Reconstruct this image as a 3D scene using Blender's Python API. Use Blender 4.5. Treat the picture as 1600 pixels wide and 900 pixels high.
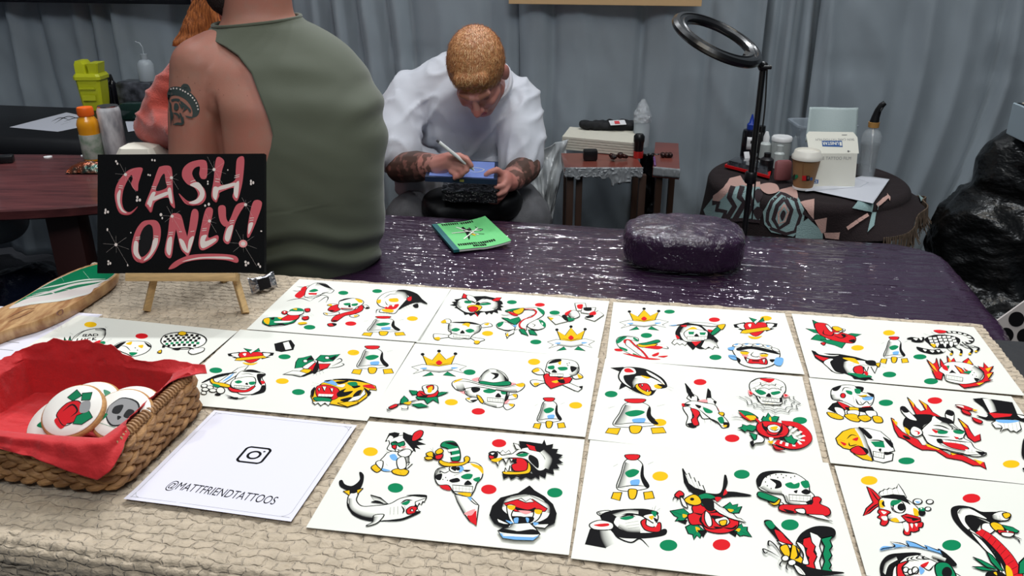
import bpy, bmesh, math, random
import numpy as np
from mathutils import Vector, Matrix, Euler, noise
from mathutils.geometry import tessellate_polygon
from mathutils.bvhtree import BVHTree
for o in list(bpy.data.objects): bpy.data.objects.remove(o)
C = bpy.context.scene.collection
PI = math.pi
R = math.radians
random.seed(4)

# ---------------- camera, world, lights, exposure ----------------
CAMZ, FPX, PITCH = 1.37, 1308.0, R(22.8)
cd = bpy.data.cameras.new('camera'); cam = bpy.data.objects.new('camera', cd); C.objects.link(cam)
cam.location = (0, 0, CAMZ); cam.rotation_euler = (PI/2 - PITCH, 0, 0)
cd.sensor_width = 36; cd.lens = FPX/1600*36; cd.clip_start = .05
bpy.context.scene.camera = cam
sc = bpy.context.scene
sc.view_settings.view_transform = 'Standard'; sc.view_settings.look = 'None'
sc.view_settings.gamma = 1; sc.view_settings.use_curve_mapping = False
sc.view_settings.exposure = 0.0
wd = bpy.data.worlds.new('hall'); sc.world = wd; wd.use_nodes = True
wd.node_tree.nodes['Background'].inputs[0].default_value = (.62, .72, .85, 1)
wd.node_tree.nodes['Background'].inputs[1].default_value = .10
def area(name, loc, aim, sx, sy, power, col):
    l = bpy.data.lights.new(name, 'AREA'); l.shape = 'RECTANGLE'; l.size = sx; l.size_y = sy
    l.energy = power; l.color = col
    o = bpy.data.objects.new(name, l); C.objects.link(o); o.location = loc
    o.rotation_euler = (Vector(aim)-Vector(loc)).to_track_quat('-Z', 'Y').to_euler()
    return o
area('hall_or_fill', (.5, .3, 4.0), (.0, 1.0, .7), 1.3, 1.3, 25, (1, .93, .80))
area('hall_or_fill', (-1.6, 2.3, 4.6), (-.4, 2.2, .7), 1.2, .5, 36, (.92, .96, 1))
area('hall_or_fill', (1.5, 2.2, 4.6), (.8, 2.3, .7), 1.2, .5, 36, (.92, .97, 1))
area('hall_or_fill', (.2, -2.2, 4.8), (.2, 2.9, .9), 3.0, 1.0, 96, (.9, .95, 1))  # fill added behind the camera to wash the drapes
for lx in (-1.2, -.1, .7, 1.8): area('glint_lamp', (lx, 5.6, 6.0), (lx*.3+.3, 1.8, .7), .2, .13, 88, (.94, .97, 1))  # small strong lamps added overhead to put glints on the cling film
area('glint_lamp', (.6, 2.5, 4.2), (.4, 1.9, .7), .4, .1, 16, (.95, .98, 1))  # one more lamp added above the bed for film glints

# ---------------- helpers ----------------
def ray(x, y):
    s, c = math.sin(PITCH), math.cos(PITCH)
    return Vector(((x-800)/FPX, c-(y-450)/FPX*s, -s-(y-450)/FPX*c))
def atz(x, y, z):
    d = ray(x, y); return Vector((0, 0, CAMZ)) + d*((z-CAMZ)/d.z)
def aty(x, y, Y):
    d = ray(x, y); return Vector((0, 0, CAMZ)) + d*(Y/d.y)
def lin(c):
    return tuple((v/255/12.92 if v/255 <= .04045 else ((v/255+.055)/1.055)**2.4) for v in c)
MATS = {}
def mat(name, col, rough=.6, metal=0, coat=0, trans=0, ior=1.45, alpha=1, bump=0, bscale=60, stretch=(1, 1, 1), var=0, vscale=8, col2=None, sheen=0, spec=.5, emit=0, detail=3, coatr=.05, sss=0, attr=False, bdist=.01):
    if name in MATS: return MATS[name]
    m = bpy.data.materials.new(name); m.use_nodes = True; nt = m.node_tree; b = nt.nodes['Principled BSDF']
    c = lin(col)+(1,)
    b.inputs['Base Color'].default_value = c; b.inputs['Roughness'].default_value = rough
    b.inputs['Metallic'].default_value = metal; b.inputs['Coat Weight'].default_value = coat
    b.inputs['Coat Roughness'].default_value = coatr
    b.inputs['Transmission Weight'].default_value = trans; b.inputs['IOR'].default_value = ior
    b.inputs['Alpha'].default_value = alpha; b.inputs['Sheen Weight'].default_value = sheen
    b.inputs['Specular IOR Level'].default_value = spec
    if sss:
        b.inputs['Subsurface Weight'].default_value = sss; b.inputs['Subsurface Radius'].default_value = (.012, .005, .003)
        b.inputs['Subsurface Scale'].default_value = 1
    tc = nt.nodes.new('ShaderNodeTexCoord'); mp = nt.nodes.new('ShaderNodeMapping')
    mp.inputs['Scale'].default_value = stretch; nt.links.new(tc.outputs['Object'], mp.inputs['Vector'])
    if attr:
        a = nt.nodes.new('ShaderNodeVertexColor'); a.layer_name = 'ink'; nt.links.new(a.outputs['Color'], b.inputs['Base Color'])
    elif var or col2:
        n = nt.nodes.new('ShaderNodeTexNoise'); n.inputs['Scale'].default_value = vscale; n.inputs['Detail'].default_value = detail
        nt.links.new(mp.outputs[0], n.inputs['Vector'])
        r = nt.nodes.new('ShaderNodeValToRGB'); r.color_ramp.elements[0].position = .35; r.color_ramp.elements[1].position = .65
        d = lin(col2)+(1,) if col2 else tuple(max(0, v*(1-var)) for v in c[:3])+(1,)
        r.color_ramp.elements[0].color = d; r.color_ramp.elements[1].color = c
        nt.links.new(n.outputs['Fac'], r.inputs['Fac']); nt.links.new(r.outputs['Color'], b.inputs['Base Color'])
    if bump:
        n2 = nt.nodes.new('ShaderNodeTexNoise'); n2.inputs['Scale'].default_value = bscale; n2.inputs['Detail'].default_value = detail
        nt.links.new(mp.outputs[0], n2.inputs['Vector'])
        bp = nt.nodes.new('ShaderNodeBump'); bp.inputs['Strength'].default_value = bump; bp.inputs['Distance'].default_value = bdist
        nt.links.new(n2.outputs['Fac'], bp.inputs['Height']); nt.links.new(bp.outputs[0], b.inputs['Normal'])
        if coat: nt.links.new(bp.outputs[0], b.inputs['Coat Normal'])
    if emit: b.inputs['Emission Color'].default_value = c; b.inputs['Emission Strength'].default_value = emit
    MATS[name] = m; return m

WL = {}
def tag(o, label, cat, group=None, kind=None):
    if label: o['label'] = label
    if cat: o['category'] = cat
    if group: o['group'] = group
    if kind: o['kind'] = kind
    return o
def thing(name, loc, label, cat, group=None):
    o = bpy.data.objects.new(name, None); C.objects.link(o); o.location = loc; o.empty_display_size = .05
    WL[o.name] = Vector(loc); return tag(o, label, cat, group)
def basis(ax):
    ax = ax.normalized(); t = Vector((0, 0, 1)) if abs(ax.z) < .9 else Vector((1, 0, 0))
    a = ax.cross(t).normalized(); return a, ax.cross(a).normalized()
class MB:
    def __init__(s): s.v = []; s.f = []; s.m = []; s.c = []
    def add(s, vs, fs, mi=0, col=None):
        n = len(s.v); s.v += [tuple(v) for v in vs]; s.f += [tuple(i+n for i in f) for f in fs]
        s.m += [mi]*len(fs); s.c += ([col or (1, 1, 1)]*len(vs)); return s
    def box(s, c, size, rot=(0, 0, 0), mi=0, bev=0):
        bm = bmesh.new(); bmesh.ops.create_cube(bm, size=1)
        bmesh.ops.scale(bm, vec=size, verts=bm.verts)
        if bev: bmesh.ops.bevel(bm, geom=bm.edges[:], offset=bev, segments=2, affect='EDGES', profile=.5)
        M = Matrix.Translation(c) @ Euler(rot).to_matrix().to_4x4()
        vs = [M @ v.co for v in bm.verts]; s.add(vs, [[v.index for v in f.verts] for f in bm.faces], mi); bm.free(); return s
    def rings(s, rings, mi=0, cap0=True, cap1=True, closed=True):
        n = len(rings[0]); vs = [p for r in rings for p in r]; fs = []
        for i in range(len(rings)-1):
            for j in range(n if closed else n-1):
                k = (j+1) % n; fs.append((i*n+j, i*n+k, (i+1)*n+k, (i+1)*n+j))
        if cap0: fs.append(tuple(range(n-1, -1, -1)))
        if cap1: fs.append(tuple(range((len(rings)-1)*n, len(rings)*n)))
        return s.add(vs, fs, mi)
    def lathe(s, prof, c=(0, 0, 0), n=32, mi=0, ax=None, cap0=True, cap1=True, sy=1):
        c = Vector(c); rs = []
        if ax is None: a, b, z = Vector((1, 0, 0)), Vector((0, 1, 0)), Vector((0, 0, 1))
        else: z = Vector(ax).normalized(); a, b = basis(z); a, b = b, a
        if ax is not None and a.cross(b).dot(z) < 0: a, b = b, a
        for r, h in prof:
            rs.append([c + a*r*math.cos(2*PI*i/n) + b*r*sy*math.sin(2*PI*i/n) + z*h for i in range(n)])
        return s.rings(rs, mi, cap0, cap1)
    def tube(s, pts, rad, n=10, mi=0, cap=True, flat=1, up=None):
        pts = [Vector(p) for p in pts]; rs = []
        if not hasattr(rad, '__len__'): rad = [rad]*len(pts)
        pa = None
        for i, p in enumerate(pts):
            t = (pts[min(i+1, len(pts)-1)]-pts[max(i-1, 0)]).normalized()
            if pa is None:
                a, b = basis(t)
                if up is not None: b = (Vector(up)-t*Vector(up).dot(t)).normalized(); a = b.cross(t)
            else:
                a = (pa - t*pa.dot(t)).normalized(); b = t.cross(a)
            pa = a
            rs.append([p + a*rad[i]*math.cos(2*PI*k/n) + b*rad[i]*flat*math.sin(2*PI*k/n) for k in range(n)])
        return s.rings(rs, mi, cap, cap)
    def cap(s, p0, r0, p1, r1, n=14, mi=0):
        p0, p1 = Vector(p0), Vector(p1); t = (p1-p0)
        if t.length < 1e-6: t = Vector((0, 0, .001))
        L = t.length; t.normalize(); a, b = basis(t); rs = []
        for k in range(5):
            an = PI/2*(k+.3)/4.3; rs.append((p0 - t*r0*math.cos(an), r0*math.sin(an)))
        for k in range(5):
            an = PI/2*(1-k/4.3); rs.append((p1 + t*r1*math.cos(an), r1*max(.05, math.sin(an))))
        return s.rings([[c + a*r*math.cos(2*PI*i/n) + b*r*math.sin(2*PI*i/n) for i in range(n)] for c, r in rs], mi)
    def ball(s, c, r, rot=(0, 0, 0), nu=20, nv=12, mi=0):
        c = Vector(c); E = Euler(rot).to_matrix(); rs = []
        if not hasattr(r, '__len__'): r = (r, r, r)
        for j in range(nv+1):
            th = PI*(j+.12)/(nv+.24); rs.append([c + E @ Vector((r[0]*math.sin(th)*math.cos(2*PI*i/nu), r[1]*math.sin(th)*math.sin(2*PI*i/nu), -r[2]*math.cos(th))) for i in range(nu)])
        return s.rings(rs, mi)
    def grid(s, fn, nu, nv, mi=0, closeu=False):
        vs = [fn(i/(nu if closeu else nu-1), j/(nv-1)) for j in range(nv) for i in range(nu)]; fs = []
        for j in range(nv-1):
            for i in range(nu if closeu else nu-1):
                k = (i+1) % nu; fs.append((j*nu+i, j*nu+k, (j+1)*nu+k, (j+1)*nu+i))
        return s.add(vs, fs, mi)
    def prism(s, poly, z0, z1, xf=None, mi=0):
        poly = [Vector((p[0], p[1], 0)) for p in poly]; n = len(poly)
        vs = [Vector((p.x, p.y, z0)) for p in poly]+[Vector((p.x, p.y, z1)) for p in poly]
        if xf: vs = [xf(v) for v in vs]
        tr = tessellate_polygon([poly])
        fs = [tuple(t) for t in tr]+[tuple(i+n for i in reversed(t)) for t in tr]+[(i, (i+1) % n, (i+1) % n+n, i+n) for i in range(n)]
        return s.add(vs, fs, mi)
    def build(s, name, mats, parent=None, smooth=True, mods=(), label=None, cat=None, group=None, kind=None, fix=True, ang=40, solid=0):
        if not hasattr(mats, '__len__'): mats = [mats]
        if parent is not None: off = WL.get(parent.name, Vector((0, 0, 0)))
        else:
            A = np.array(s.v); off = Vector(((A[:, 0].min()+A[:, 0].max())/2, (A[:, 1].min()+A[:, 1].max())/2, A[:, 2].min()))
        me = bpy.data.meshes.new(name); me.from_pydata([(v[0]-off.x, v[1]-off.y, v[2]-off.z) for v in s.v], [], s.f)
        for m in mats: me.materials.append(m)
        me.polygons.foreach_set('material_index', s.m)
        if any(c != (1, 1, 1) for c in s.c):
            ca = me.color_attributes.new('ink', 'FLOAT_COLOR', 'POINT')
            ca.data.foreach_set('color', [x for c in s.c for x in (c[0], c[1], c[2], 1)])
        if fix:
            bm = bmesh.new(); bm.from_mesh(me); bmesh.ops.recalc_face_normals(bm, faces=bm.faces[:]); bm.to_mesh(me); bm.free()
        me.update()
        if smooth:
            me.shade_smooth()
            try: me.set_sharp_from_angle(angle=R(ang))
            except Exception: pass
        o = bpy.data.objects.new(name, me); C.objects.link(o)
        if solid: q = o.modifiers.new('solid', 'SOLIDIFY'); q.thickness = solid; q.offset = 0
        if parent is not None: o.parent = parent; WL[o.name] = off
        else: o.location = off; WL[o.name] = off
        return tag(o, label, cat, group, kind)
def remesh(mb, name, mats, parent, voxel=.008, smooth=5, disp=None, sub=0, **kw):
    o = mb.build(name, mats, parent, smooth=False, fix=True, **kw)
    q = o.modifiers.new('r', 'REMESH'); q.mode = 'VOXEL'; q.voxel_size = voxel; q.use_smooth_shade = True
    if smooth: w = o.modifiers.new('s', 'SMOOTH'); w.factor = .5; w.iterations = smooth
    dg = bpy.context.evaluated_depsgraph_get(); me = bpy.data.meshes.new_from_object(o.evaluated_get(dg))
    o.modifiers.clear(); old = o.data; o.data = me; bpy.data.meshes.remove(old); me.name = name
    if not hasattr(mats, '__len__'): mats = [mats]
    me.materials.clear()
    for m in mats: me.materials.append(m)
    if disp:
        off = WL[o.name]; ns = [v.normal.copy() for v in me.vertices]
        for v, n in zip(me.vertices, ns):
            d = disp(v.co+off, n)
            v.co = v.co + (d if isinstance(d, Vector) else n*d)
    me.polygons.foreach_set('use_smooth', [True]*len(me.polygons)); me.update()
    return o
def copy_tree(o, loc=None, rz=0, label=None, group=None):
    c = o.copy(); C.objects.link(c)
    if loc is not None: c.location = loc
    c.rotation_euler.z += rz
    if label: c['label'] = label
    for ch in o.children:
        d = ch.copy(); C.objects.link(d); d.parent = c
        for g in ch.children: e = g.copy(); C.objects.link(e); e.parent = d
    return c
def spline(pts, n=4, closed=False):
    P = [Vector(p) for p in pts]; N = len(P); out = []
    if N < 3: return P
    for i in range(N if closed else N-1):
        p0 = P[(i-1) % N] if closed or i > 0 else P[0]*2-P[1]
        p1 = P[i]; p2 = P[(i+1) % N]; p3 = P[(i+2) % N] if closed or i+2 < N else P[-1]*2-P[-2]
        for k in range(n):
            t = k/n; out.append(.5*((2*p1)+(p2-p0)*t+(2*p0-5*p1+4*p2-p3)*t*t+(3*p1-p0-3*p2+p3)*t**3))
    if not closed: out.append(P[-1])
    return out
def nz(x, y=0, z=0): return noise.noise(Vector((x, y, z)))
AN = R(-10.07)                                   # the booth stands turned by ten degrees
BU = Vector((math.cos(AN), math.sin(AN), 0)); BV = Vector((-math.sin(AN), math.cos(AN), 0))
def B(u, v, z=0): return BU*u+BV*v+Vector((0, 0, z))
def toB(p): p = Vector(p); return p.dot(BU), p.dot(BV)
# ---------------- the hall: floor, curtain wall ----------------
mb = MB(); mb.box((0, 3, -.02), (12, 14, .04))
mb.build('floor', mat('dark_carpet', (26, 28, 34), .9, bump=.4, bscale=300), kind='structure', smooth=False)
CV = 3.06
DRAPE = mat('drape_cloth', (150, 160, 168), .36, sheen=.1, bump=.05, bscale=500, var=.10, vscale=5, detail=5, spec=.45)
# folds: (px at the picture's top, width px, depth m); negative depth goes back
def curtain(name, u0, u1, folds, label, v0=0, lean=0, creases=((.98, .011),), z1=2.15, amp=1, bottom=None, col=None):
    mb = MB(); nu = int((u1-u0)/.011); nv = 64
    def f(a, b):
        u = u0+(u1-u0)*a; z = .03+(z1-.03)*b
        v = 0
        for fu, w, d, ln in folds:
            x = (u-fu-ln*(1.2-z))/w
            v += d*math.exp(-abs(x)**1.45)
        v += amp*.010*nz(u*3.1, z*.7, 3)+amp*.004*nz(u*9, z*2.5, 8)
        for cz, ca in creases:
            q = (z-cz-.006*nz(u*4, 1, cz*9))/.007; v -= ca*math.exp(-q*q)*(.6+.8*nz(u*6, 2, cz))
        # soft buckles under the packing crease
        v += .0035*nz(u*22+z*9, z*7, 5); r_ = 1-abs(nz(u*7+z*2, z*2.2, 11))*5; v += .006*max(0, r_)
        if bottom: u += bottom*(max(0, 1.0-z))**1.5*(a)
        return B(u, CV+v0-v, z)
    mb.grid(f, nu, nv)
    o = mb.build(name, DRAPE, label=label, cat='curtain', group='grey drapes behind the booth', fix=False, solid=.002, ang=180)
    return o
def cu(px, py=60):                                # booth u of a picture point on the curtain plane
    d = ray(px, py); t = CV/(d.dot(BV)); return (d*t).dot(BU)
def folds(lst): return [(cu(a), w, d, ln) for a, w, d, ln in lst]
curtain('grey_curtain', cu(-170), cu(132), folds([(2, .03, .05, -.03), (35, .02, -.03, .05), (60, .1, .03, 0), (100, .03, .03, .02), (122, .02, -.03, .03), (-60, .06, .05, 0), (-110, .04, -.04, 0)]),
        'smooth grey drape behind the black tables at the far left', v0=.12, creases=((.93, .007),))
curtain('grey_curtain', cu(126), cu(500), folds([(132, .03, .03, .02), (150, .022, -.035, .02), (166, .03, .04, 0), (190, .09, .03, 0), (250, .05, -.02, 0), (300, .05, .03, 0), (360, .05, -.03, 0), (420, .05, .03, 0), (480, .03, -.03, 0)]),
        'grey drape behind the yellow sharps bin and the clear squeeze bottle', v0=.11, creases=((.93, .009),))
curtain('grey_curtain', cu(462), cu(812), folds([(500, .03, .05, 0), (517, .018, -.05, .05), (534, .035, .05, .04), (555, .02, -.05, .08), (575, .035, .045, .07), (603, .016, -.04, .09), (622, .04, .045, .08), (642, .018, -.04, .05), (690, .13, .025, 0), (765, .02, -.02, 0), (795, .035, .03, 0)]),
        'pleated grey drape right behind the man in the white t-shirt', v0=.0)
curtain('grey_curtain', cu(800), cu(1192), folds([(806, .012, -.045, .03), (835, .06, .03, 0), (866, .014, -.025, 0), (905, .10, .035, .02), (965, .05, .01, 0), (1003, .012, -.035, -.01), (1040, .1, .03, 0), (1105, .016, -.03, .02), (1145, .05, .025, 0), (1180, .02, -.02, 0)]),
        'grey drape hanging under the tan board behind the small side table', v0=-.015)
curtain('grey_curtain', cu(1176), cu(1300), folds([(1192, .016, -.09, 0), (1206, .014, .02, 0), (1218, .01, -.05, 0), (1232, .016, .035, 0), (1243, .01, -.05, 0), (1258, .02, .045, .02), (1272, .012, -.05, .03)]),
        'bunched narrow pleats of grey drape behind the ring light pole', v0=.02)
curtain('grey_curtain', cu(1272), cu(1740), folds([(1286, .02, .035, .08), (1340, .12, .02, .0), (1410, .035, -.02, .03), (1440, .035, .035, .03), (1475, .05, -.015, .03), (1500, .05, .04, .02), (1549, .012, -.03, .08), (1570, .04, .05, .06), (1640, .03, .03, 0)]),
        'wide grey drape with a long crease behind the patterned blanket table', v0=-.03, bottom=-.45)
mb = MB(); mb.box(B(0, CV+.34, 1.05), (5.2, .02, 2.1), (0, 0, AN))
mb.build('wall_back', mat('dark_backing', (38, 42, 50), .9), kind='structure', smooth=False)
mb = MB()
mb.tube([B(-2.6, CV+.06, 2.19), B(2.4, CV+.06, 2.19)], .02)
mb.build('drape_pole', mat('pole_metal', (150, 150, 150), .35, metal=1), label='metal crossbar holding the grey drapes up', cat='pole')
# navy valance at the top left
p = atz
mb = MB()
def nav(a, b):
    u = cu(-60)+(cu(300, 5)-cu(-60))*a; q = CV+.0+.004*nz(u*8, b)
    return B(u, q, aty(150, 8, 3.3).z+.5*b)
mb.grid(nav, 40, 6); mb.build('valance', mat('navy_cloth', (20, 24, 38), .8), label='dark navy cloth strip across the top of the left drapes', cat='valance', solid=.004)
# tan board hanging over the drape
a0 = aty(787, 9, 2.92); u0 = toB(a0)[0]; u1 = toB(aty(1098, 9, 2.80))[0]
mb = MB()
mb.box(B((u0+u1)/2, CV-.095, aty(940, 10, 2.9).z+.22), (u1-u0, .004, .44), (0, 0, AN), bev=.001)
mb.build('paper_banner', mat('tan_paper', (205, 170, 125), .7, var=.06, vscale=3), label='blank tan paper banner whose lower edge hangs in front of the grey drape', cat='banner', smooth=False)

# ---------------- main table with crinkled cloth ----------------
TZ = .75
bl = Vector((-.849, 1.593, 0)); U0, V1 = toB(bl); U1 = .557
V0 = V1-.775
DARKW = mat('dark_wood', (60, 38, 30), .5)
mb = MB()
t = thing('display_table', B((U0+U1)/2, (V0+V1)/2, 0), 'long display table under the crinkled beige cloth', 'table')
mb.box(B((U0+U1)/2, (V0+V1)/2, TZ-.027), (U1-U0-.02, V1-V0-.02, .03), (0, 0, AN), bev=.003); mb.build('tabletop', mat('table_grey', (120, 118, 112), .6), t)
for uu in (U0+.1, U1-.1):
    for vv in (V0+.1, V1-.1):
        MB().tube([B(uu, vv, 0), B(uu, vv, TZ-.04)], .015).build('leg', mat('grey_steel', (70, 70, 74), .4, metal=.8), t)
# cloth: one surface running over the top, rounded over the front edge and hanging
mb = MB()
CP = .0205; RP = .0145
def cloth(a, b):
    L = (V1-V0)+.40
    s = b*L; e = .012                                      # s runs from the front hem up and over to the back
    u = U0-.012+(U1-U0+.024)*a
    uw = u/CP; 
    drop = .40
    row = s/RP; ri = math.floor(row); fr = row-ri
    wob = .35*nz(u*14, s*14, 1)
    cx = uw+(.5 if ri % 2 else 0)+wob; fx = cx-math.floor(cx)
    dome = (1-(2*fx-1)**4)*(1-(2*fr-1)**2*.9)
    h = .0028*dome+.0016*nz(u*60, s*60, 3)+.0016*nz(u*28, s*28, 7)
    if s < drop-.02:
        h = .006*(1-dome)-.004+.002*nz(u*90, s*90, 3)+.012*nz(u*5, s*3, 2)
        return B(u, V0-.018-h-.02*(1-s/drop)+.03*nz(u*3, 5)*(1-s/drop), TZ-.012-(drop-s)+.01)
    if s < drop+.025:                                      # the bend
        th = (s-(drop-.02))/.045*PI/2
        n = Vector((0, -math.cos(th), math.sin(th))); r = .022+h
        return B(u, V0+.004+n.y*r, TZ-.0185+n.z*r)
    s2 = s-(drop+.025)
    # h stays under the papers
    hh = min(h, .0042) if True else h
    return B(u, V0+.004+s2*((V1-V0+.012-.004)/(L-drop-.025)), TZ+.0005+hh)
mb.grid(cloth, 520, 400)
CL = mat('beige_crinkle_cloth', (190, 174, 152), .9, var=.16, vscale=45, detail=4, sheen=.1)
nt = CL.node_tree; bs = nt.nodes['Principled BSDF']; tc = nt.nodes.new('ShaderNodeTexCoord'); N_ = nt.nodes.new; LK = nt.links.new
m1 = N_('ShaderNodeMapping'); m1.inputs['Rotation'].default_value = (0, 0, -AN); LK(tc.outputs['Object'], m1.inputs[0])
sp = N_('ShaderNodeSeparateXYZ'); LK(m1.outputs[0], sp.inputs[0]); sb_n = N_('ShaderNodeMath'); sb_n.operation = 'ADD'; LK(sp.outputs[1], sb_n.inputs[0]); LK(sp.outputs[2], sb_n.inputs[1])
cb = N_('ShaderNodeCombineXYZ'); LK(sp.outputs[0], cb.inputs[0]); LK(sb_n.outputs[0], cb.inputs[1])
nn = N_('ShaderNodeTexNoise'); nn.inputs['Scale'].default_value = 38; nn.inputs['Detail'].default_value = 2; LK(cb.outputs[0], nn.inputs['Vector'])
va = N_('ShaderNodeVectorMath'); va.operation = 'MULTIPLY_ADD'; LK(nn.outputs['Color'], va.inputs[0]); va.inputs[1].default_value = (.030, .024, 0); LK(cb.outputs[0], va.inputs[2])
bk = N_('ShaderNodeTexBrick'); bk.inputs['Scale'].default_value = 1; bk.inputs['Brick Width'].default_value = .019; bk.inputs['Row Height'].default_value = .0145; bk.inputs['Mortar Size'].default_value = .0022; bk.inputs['Mortar Smooth'].default_value = 1; bk.inputs['Bias'].default_value = 0
LK(va.outputs[0], bk.inputs['Vector'])
iv = N_('ShaderNodeMath'); iv.operation = 'MULTIPLY_ADD'; iv.inputs[1].default_value = -1; iv.inputs[2].default_value = 1; LK(bk.outputs['Fac'], iv.inputs[0])
b1_ = N_('ShaderNodeBump'); b1_.inputs['Strength'].default_value = 1; b1_.inputs['Distance'].default_value = .0014; LK(iv.outputs[0], b1_.inputs['Height'])
n3 = N_('ShaderNodeTexNoise'); n3.inputs['Scale'].default_value = 160; n3.inputs['Detail'].default_value = 4; LK(cb.outputs[0], n3.inputs['Vector'])
b2_ = N_('ShaderNodeBump'); b2_.inputs['Strength'].default_value = .6; b2_.inputs['Distance'].default_value = .004; LK(n3.outputs['Fac'], b2_.inputs['Height']); LK(b1_.outputs[0], b2_.inputs['Normal']); LK(b2_.outputs[0], bs.inputs['Normal'])
cl = mb.build('tablecloth', CL, label='crinkled beige cloth covering the display table and hanging over its front', cat='tablecloth', ang=180)
def plaincloth(px, name, lab): pass
TOPZ = TZ+.0055                                            # papers lie on the crests of the cloth
# ---------------- printed flash sheets ----------------
PCOL = {'k': (14, 13, 15), 'w': (226, 226, 216), 'r': (205, 26, 34), 'g': (4, 122, 78), 'y': (226, 178, 20), 'b': (110, 165, 215), 'o': (235, 120, 30), 'e': (150, 150, 150), 'p': (232, 150, 150), 's': (196, 92, 100), 'q': (40, 86, 150), 'n': (120, 70, 40), 't': (60, 70, 68), 'c': (226, 214, 208), 'h': (160, 60, 68)}
PCOL = {k: lin(v) for k, v in PCOL.items()}
INK = mat('printed_ink', (255, 255, 255), .7, attr=True, spec=.08)
PAPER = mat('flash_paper', (221, 221, 212), .55, spec=.35, var=.03, vscale=6)
def width_poly(pts, w, taper):
    n = len(pts); L, Rr = [], []
    for i, p in enumerate(pts):
        t = (pts[min(i+1, n-1)]-pts[max(i-1, 0)]); t = t.normalized() if t.length > 1e-9 else Vector((1, 0, 0))
        q = Vector((-t.y, t.x, 0)); s = w/2
        if taper: s *= max(.12, min(1, 3.2*min(i, n-1-i)/max(1, n-1)+.15))
        L.append(p+q*s); Rr.append(p-q*s)
    return L, Rr
def draw(mb, text, conv, xf, lw=.0014, dz=.000015, z=0, mi=1, ol='k'):
    """text: one shape per line; conv maps picture points into sheet coordinates (2D); xf lifts sheet coordinates into the world"""
    for line in text.replace(';;', '\n').split('\n'):
        tk = line.split()
        if not tk: continue
        code = tk[0]; col = PCOL[code[0]]; fl = code[1:]; mul = 1
        if tk[-1][0] == '*': mul = float(tk[-1][1:]); mul *= .68 if mul >= 2.5 and lw == .0014 else 1; tk = tk[:-1]
        if 'd' in fl:
            i = tk.index('|'); A = [conv(*map(float, t.split(','))) for t in tk[1:i]]; Bp = [conv(*map(float, t.split(','))) for t in tk[i+1:]]
            A, Bp = spline(A, 4), spline(Bp, 4); n = 12
            def sm(P, t): x = t*(len(P)-1); k = min(int(x), len(P)-2); return P[k].lerp(P[k+1], x-k)
            b0 = len(mb.v); wc = PCOL['w']
            for j in range(4):
                for i in range(n+1):
                    mb.v.append(tuple(xf(sm(A, i/n).lerp(sm(Bp, i/n), j/3), z))); f = (j/3)**.7
                    mb.c.append(tuple(a*(1-f)+b*f for a, b in zip(col, wc)))
            for j in range(3):
                for i in range(n): mb.f.append((b0+j*(n+1)+i, b0+j*(n+1)+i+1, b0+(j+1)*(n+1)+i+1, b0+(j+1)*(n+1)+i)); mb.m.append(mi)
            z += dz; continue
        if 'e' in fl or 'E' in fl:
            cx, cy = map(float, tk[1].split(',')); rx, ry = map(float, tk[2].split(','))
            P = [conv(cx+rx*math.cos(2*PI*i/28), cy+ry*math.sin(2*PI*i/28)) for i in range(28)]; closed = True; fill = True; out = 'e' in fl
        else:
            P = [conv(*map(float, t.split(','))) for t in tk[1:]]
            strk = '~' in fl or '-' in fl
            fill = not strk; out = strk or not ('.' in fl or ';' in fl); closed = not strk
            if not ('/' in fl or ';' in fl): P = spline(P, 5, closed)
            elif fill: P = P
        if fill and len(P) > 2:
            tr = tessellate_polygon([P]); mb.add([xf(p, z) for p in P], [tuple(t) for t in tr], mi, col); z += dz
        if out:
            c = col if not fill else PCOL[ol]
            Q = P+[P[0], P[1]] if closed else P
            Lq, Rq = width_poly(Q, lw*mul, '~' in fl); n = len(Q)
            vs = [xf(p, z) for p in Lq]+[xf(p, z) for p in Rq]
            mb.add(vs, [(i, i+1, n+i+1, n+i) for i in range(n-1)], mi, c); z += dz
    return z
CROWN = """w/ -1,.25 -.6,.05 .0,.2 .6,.0 1,.2 .75,.45 .9,.7 .5,.5 0,.65 -.5,.5 -.95,.75 -.75,.48
kd -.6,.5 0,.65 .5,.5 | -.6,.3 0,.45 .5,.3
y/ -.45,.1 -.6,-.6 -.25,-.25 0,-.85 .25,-.3 .6,-.65 .45,.05 0,.2
r. -.12,-.05 0,-.25 .12,-.05 0,.1;;k~ -.42,-.02 0,.1 .42,-.05;;kE -.6,-.68 .07,.1;;kE 0,-.92 .07,.1;;kE .6,-.72 .07,.1
g/ -.3,.62 -.6,.95 -.2,.85;;g/ .3,.6 .6,.95 .15,.85;;b. -.7,.35 -.45,.3 -.5,.42;;b. .45,.28 .7,.3 .5,.4"""
HEART = """k/ -1,-.3 -.5,-.5 -.3,-.1 -.5,.3 -.8,.1 -.65,0 -.95,-.05;;k/ 1,-.4 .5,-.5 .3,-.1 .5,.3 .85,.05 .65,-.02 .95,-.12
w. -.85,-.25 -.5,-.38 -.4,-.05 -.6,.1;;w. .85,-.32 .5,-.38 .4,-.05 .6,.1
r -.45,-.45 -.1,-.5 0,-.3 .1,-.5 .45,-.45 .5,0 0,.75 -.5,0;;w. -.35,-.3 -.2,-.35 -.25,-.05
y/ -.6,.2 .55,-.1 .7,.15 .5,.2 -.45,.5 -.7,.45;;k~ -.4,.35 .5,.05
g/ -.1,-.5 -.3,-.95 .05,-.75;;g/ .1,-.5 .35,-.95 .4,-.6;;y. -.35,.7 0,.8 .3,.7 .1,.98 -.2,.95"""
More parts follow.
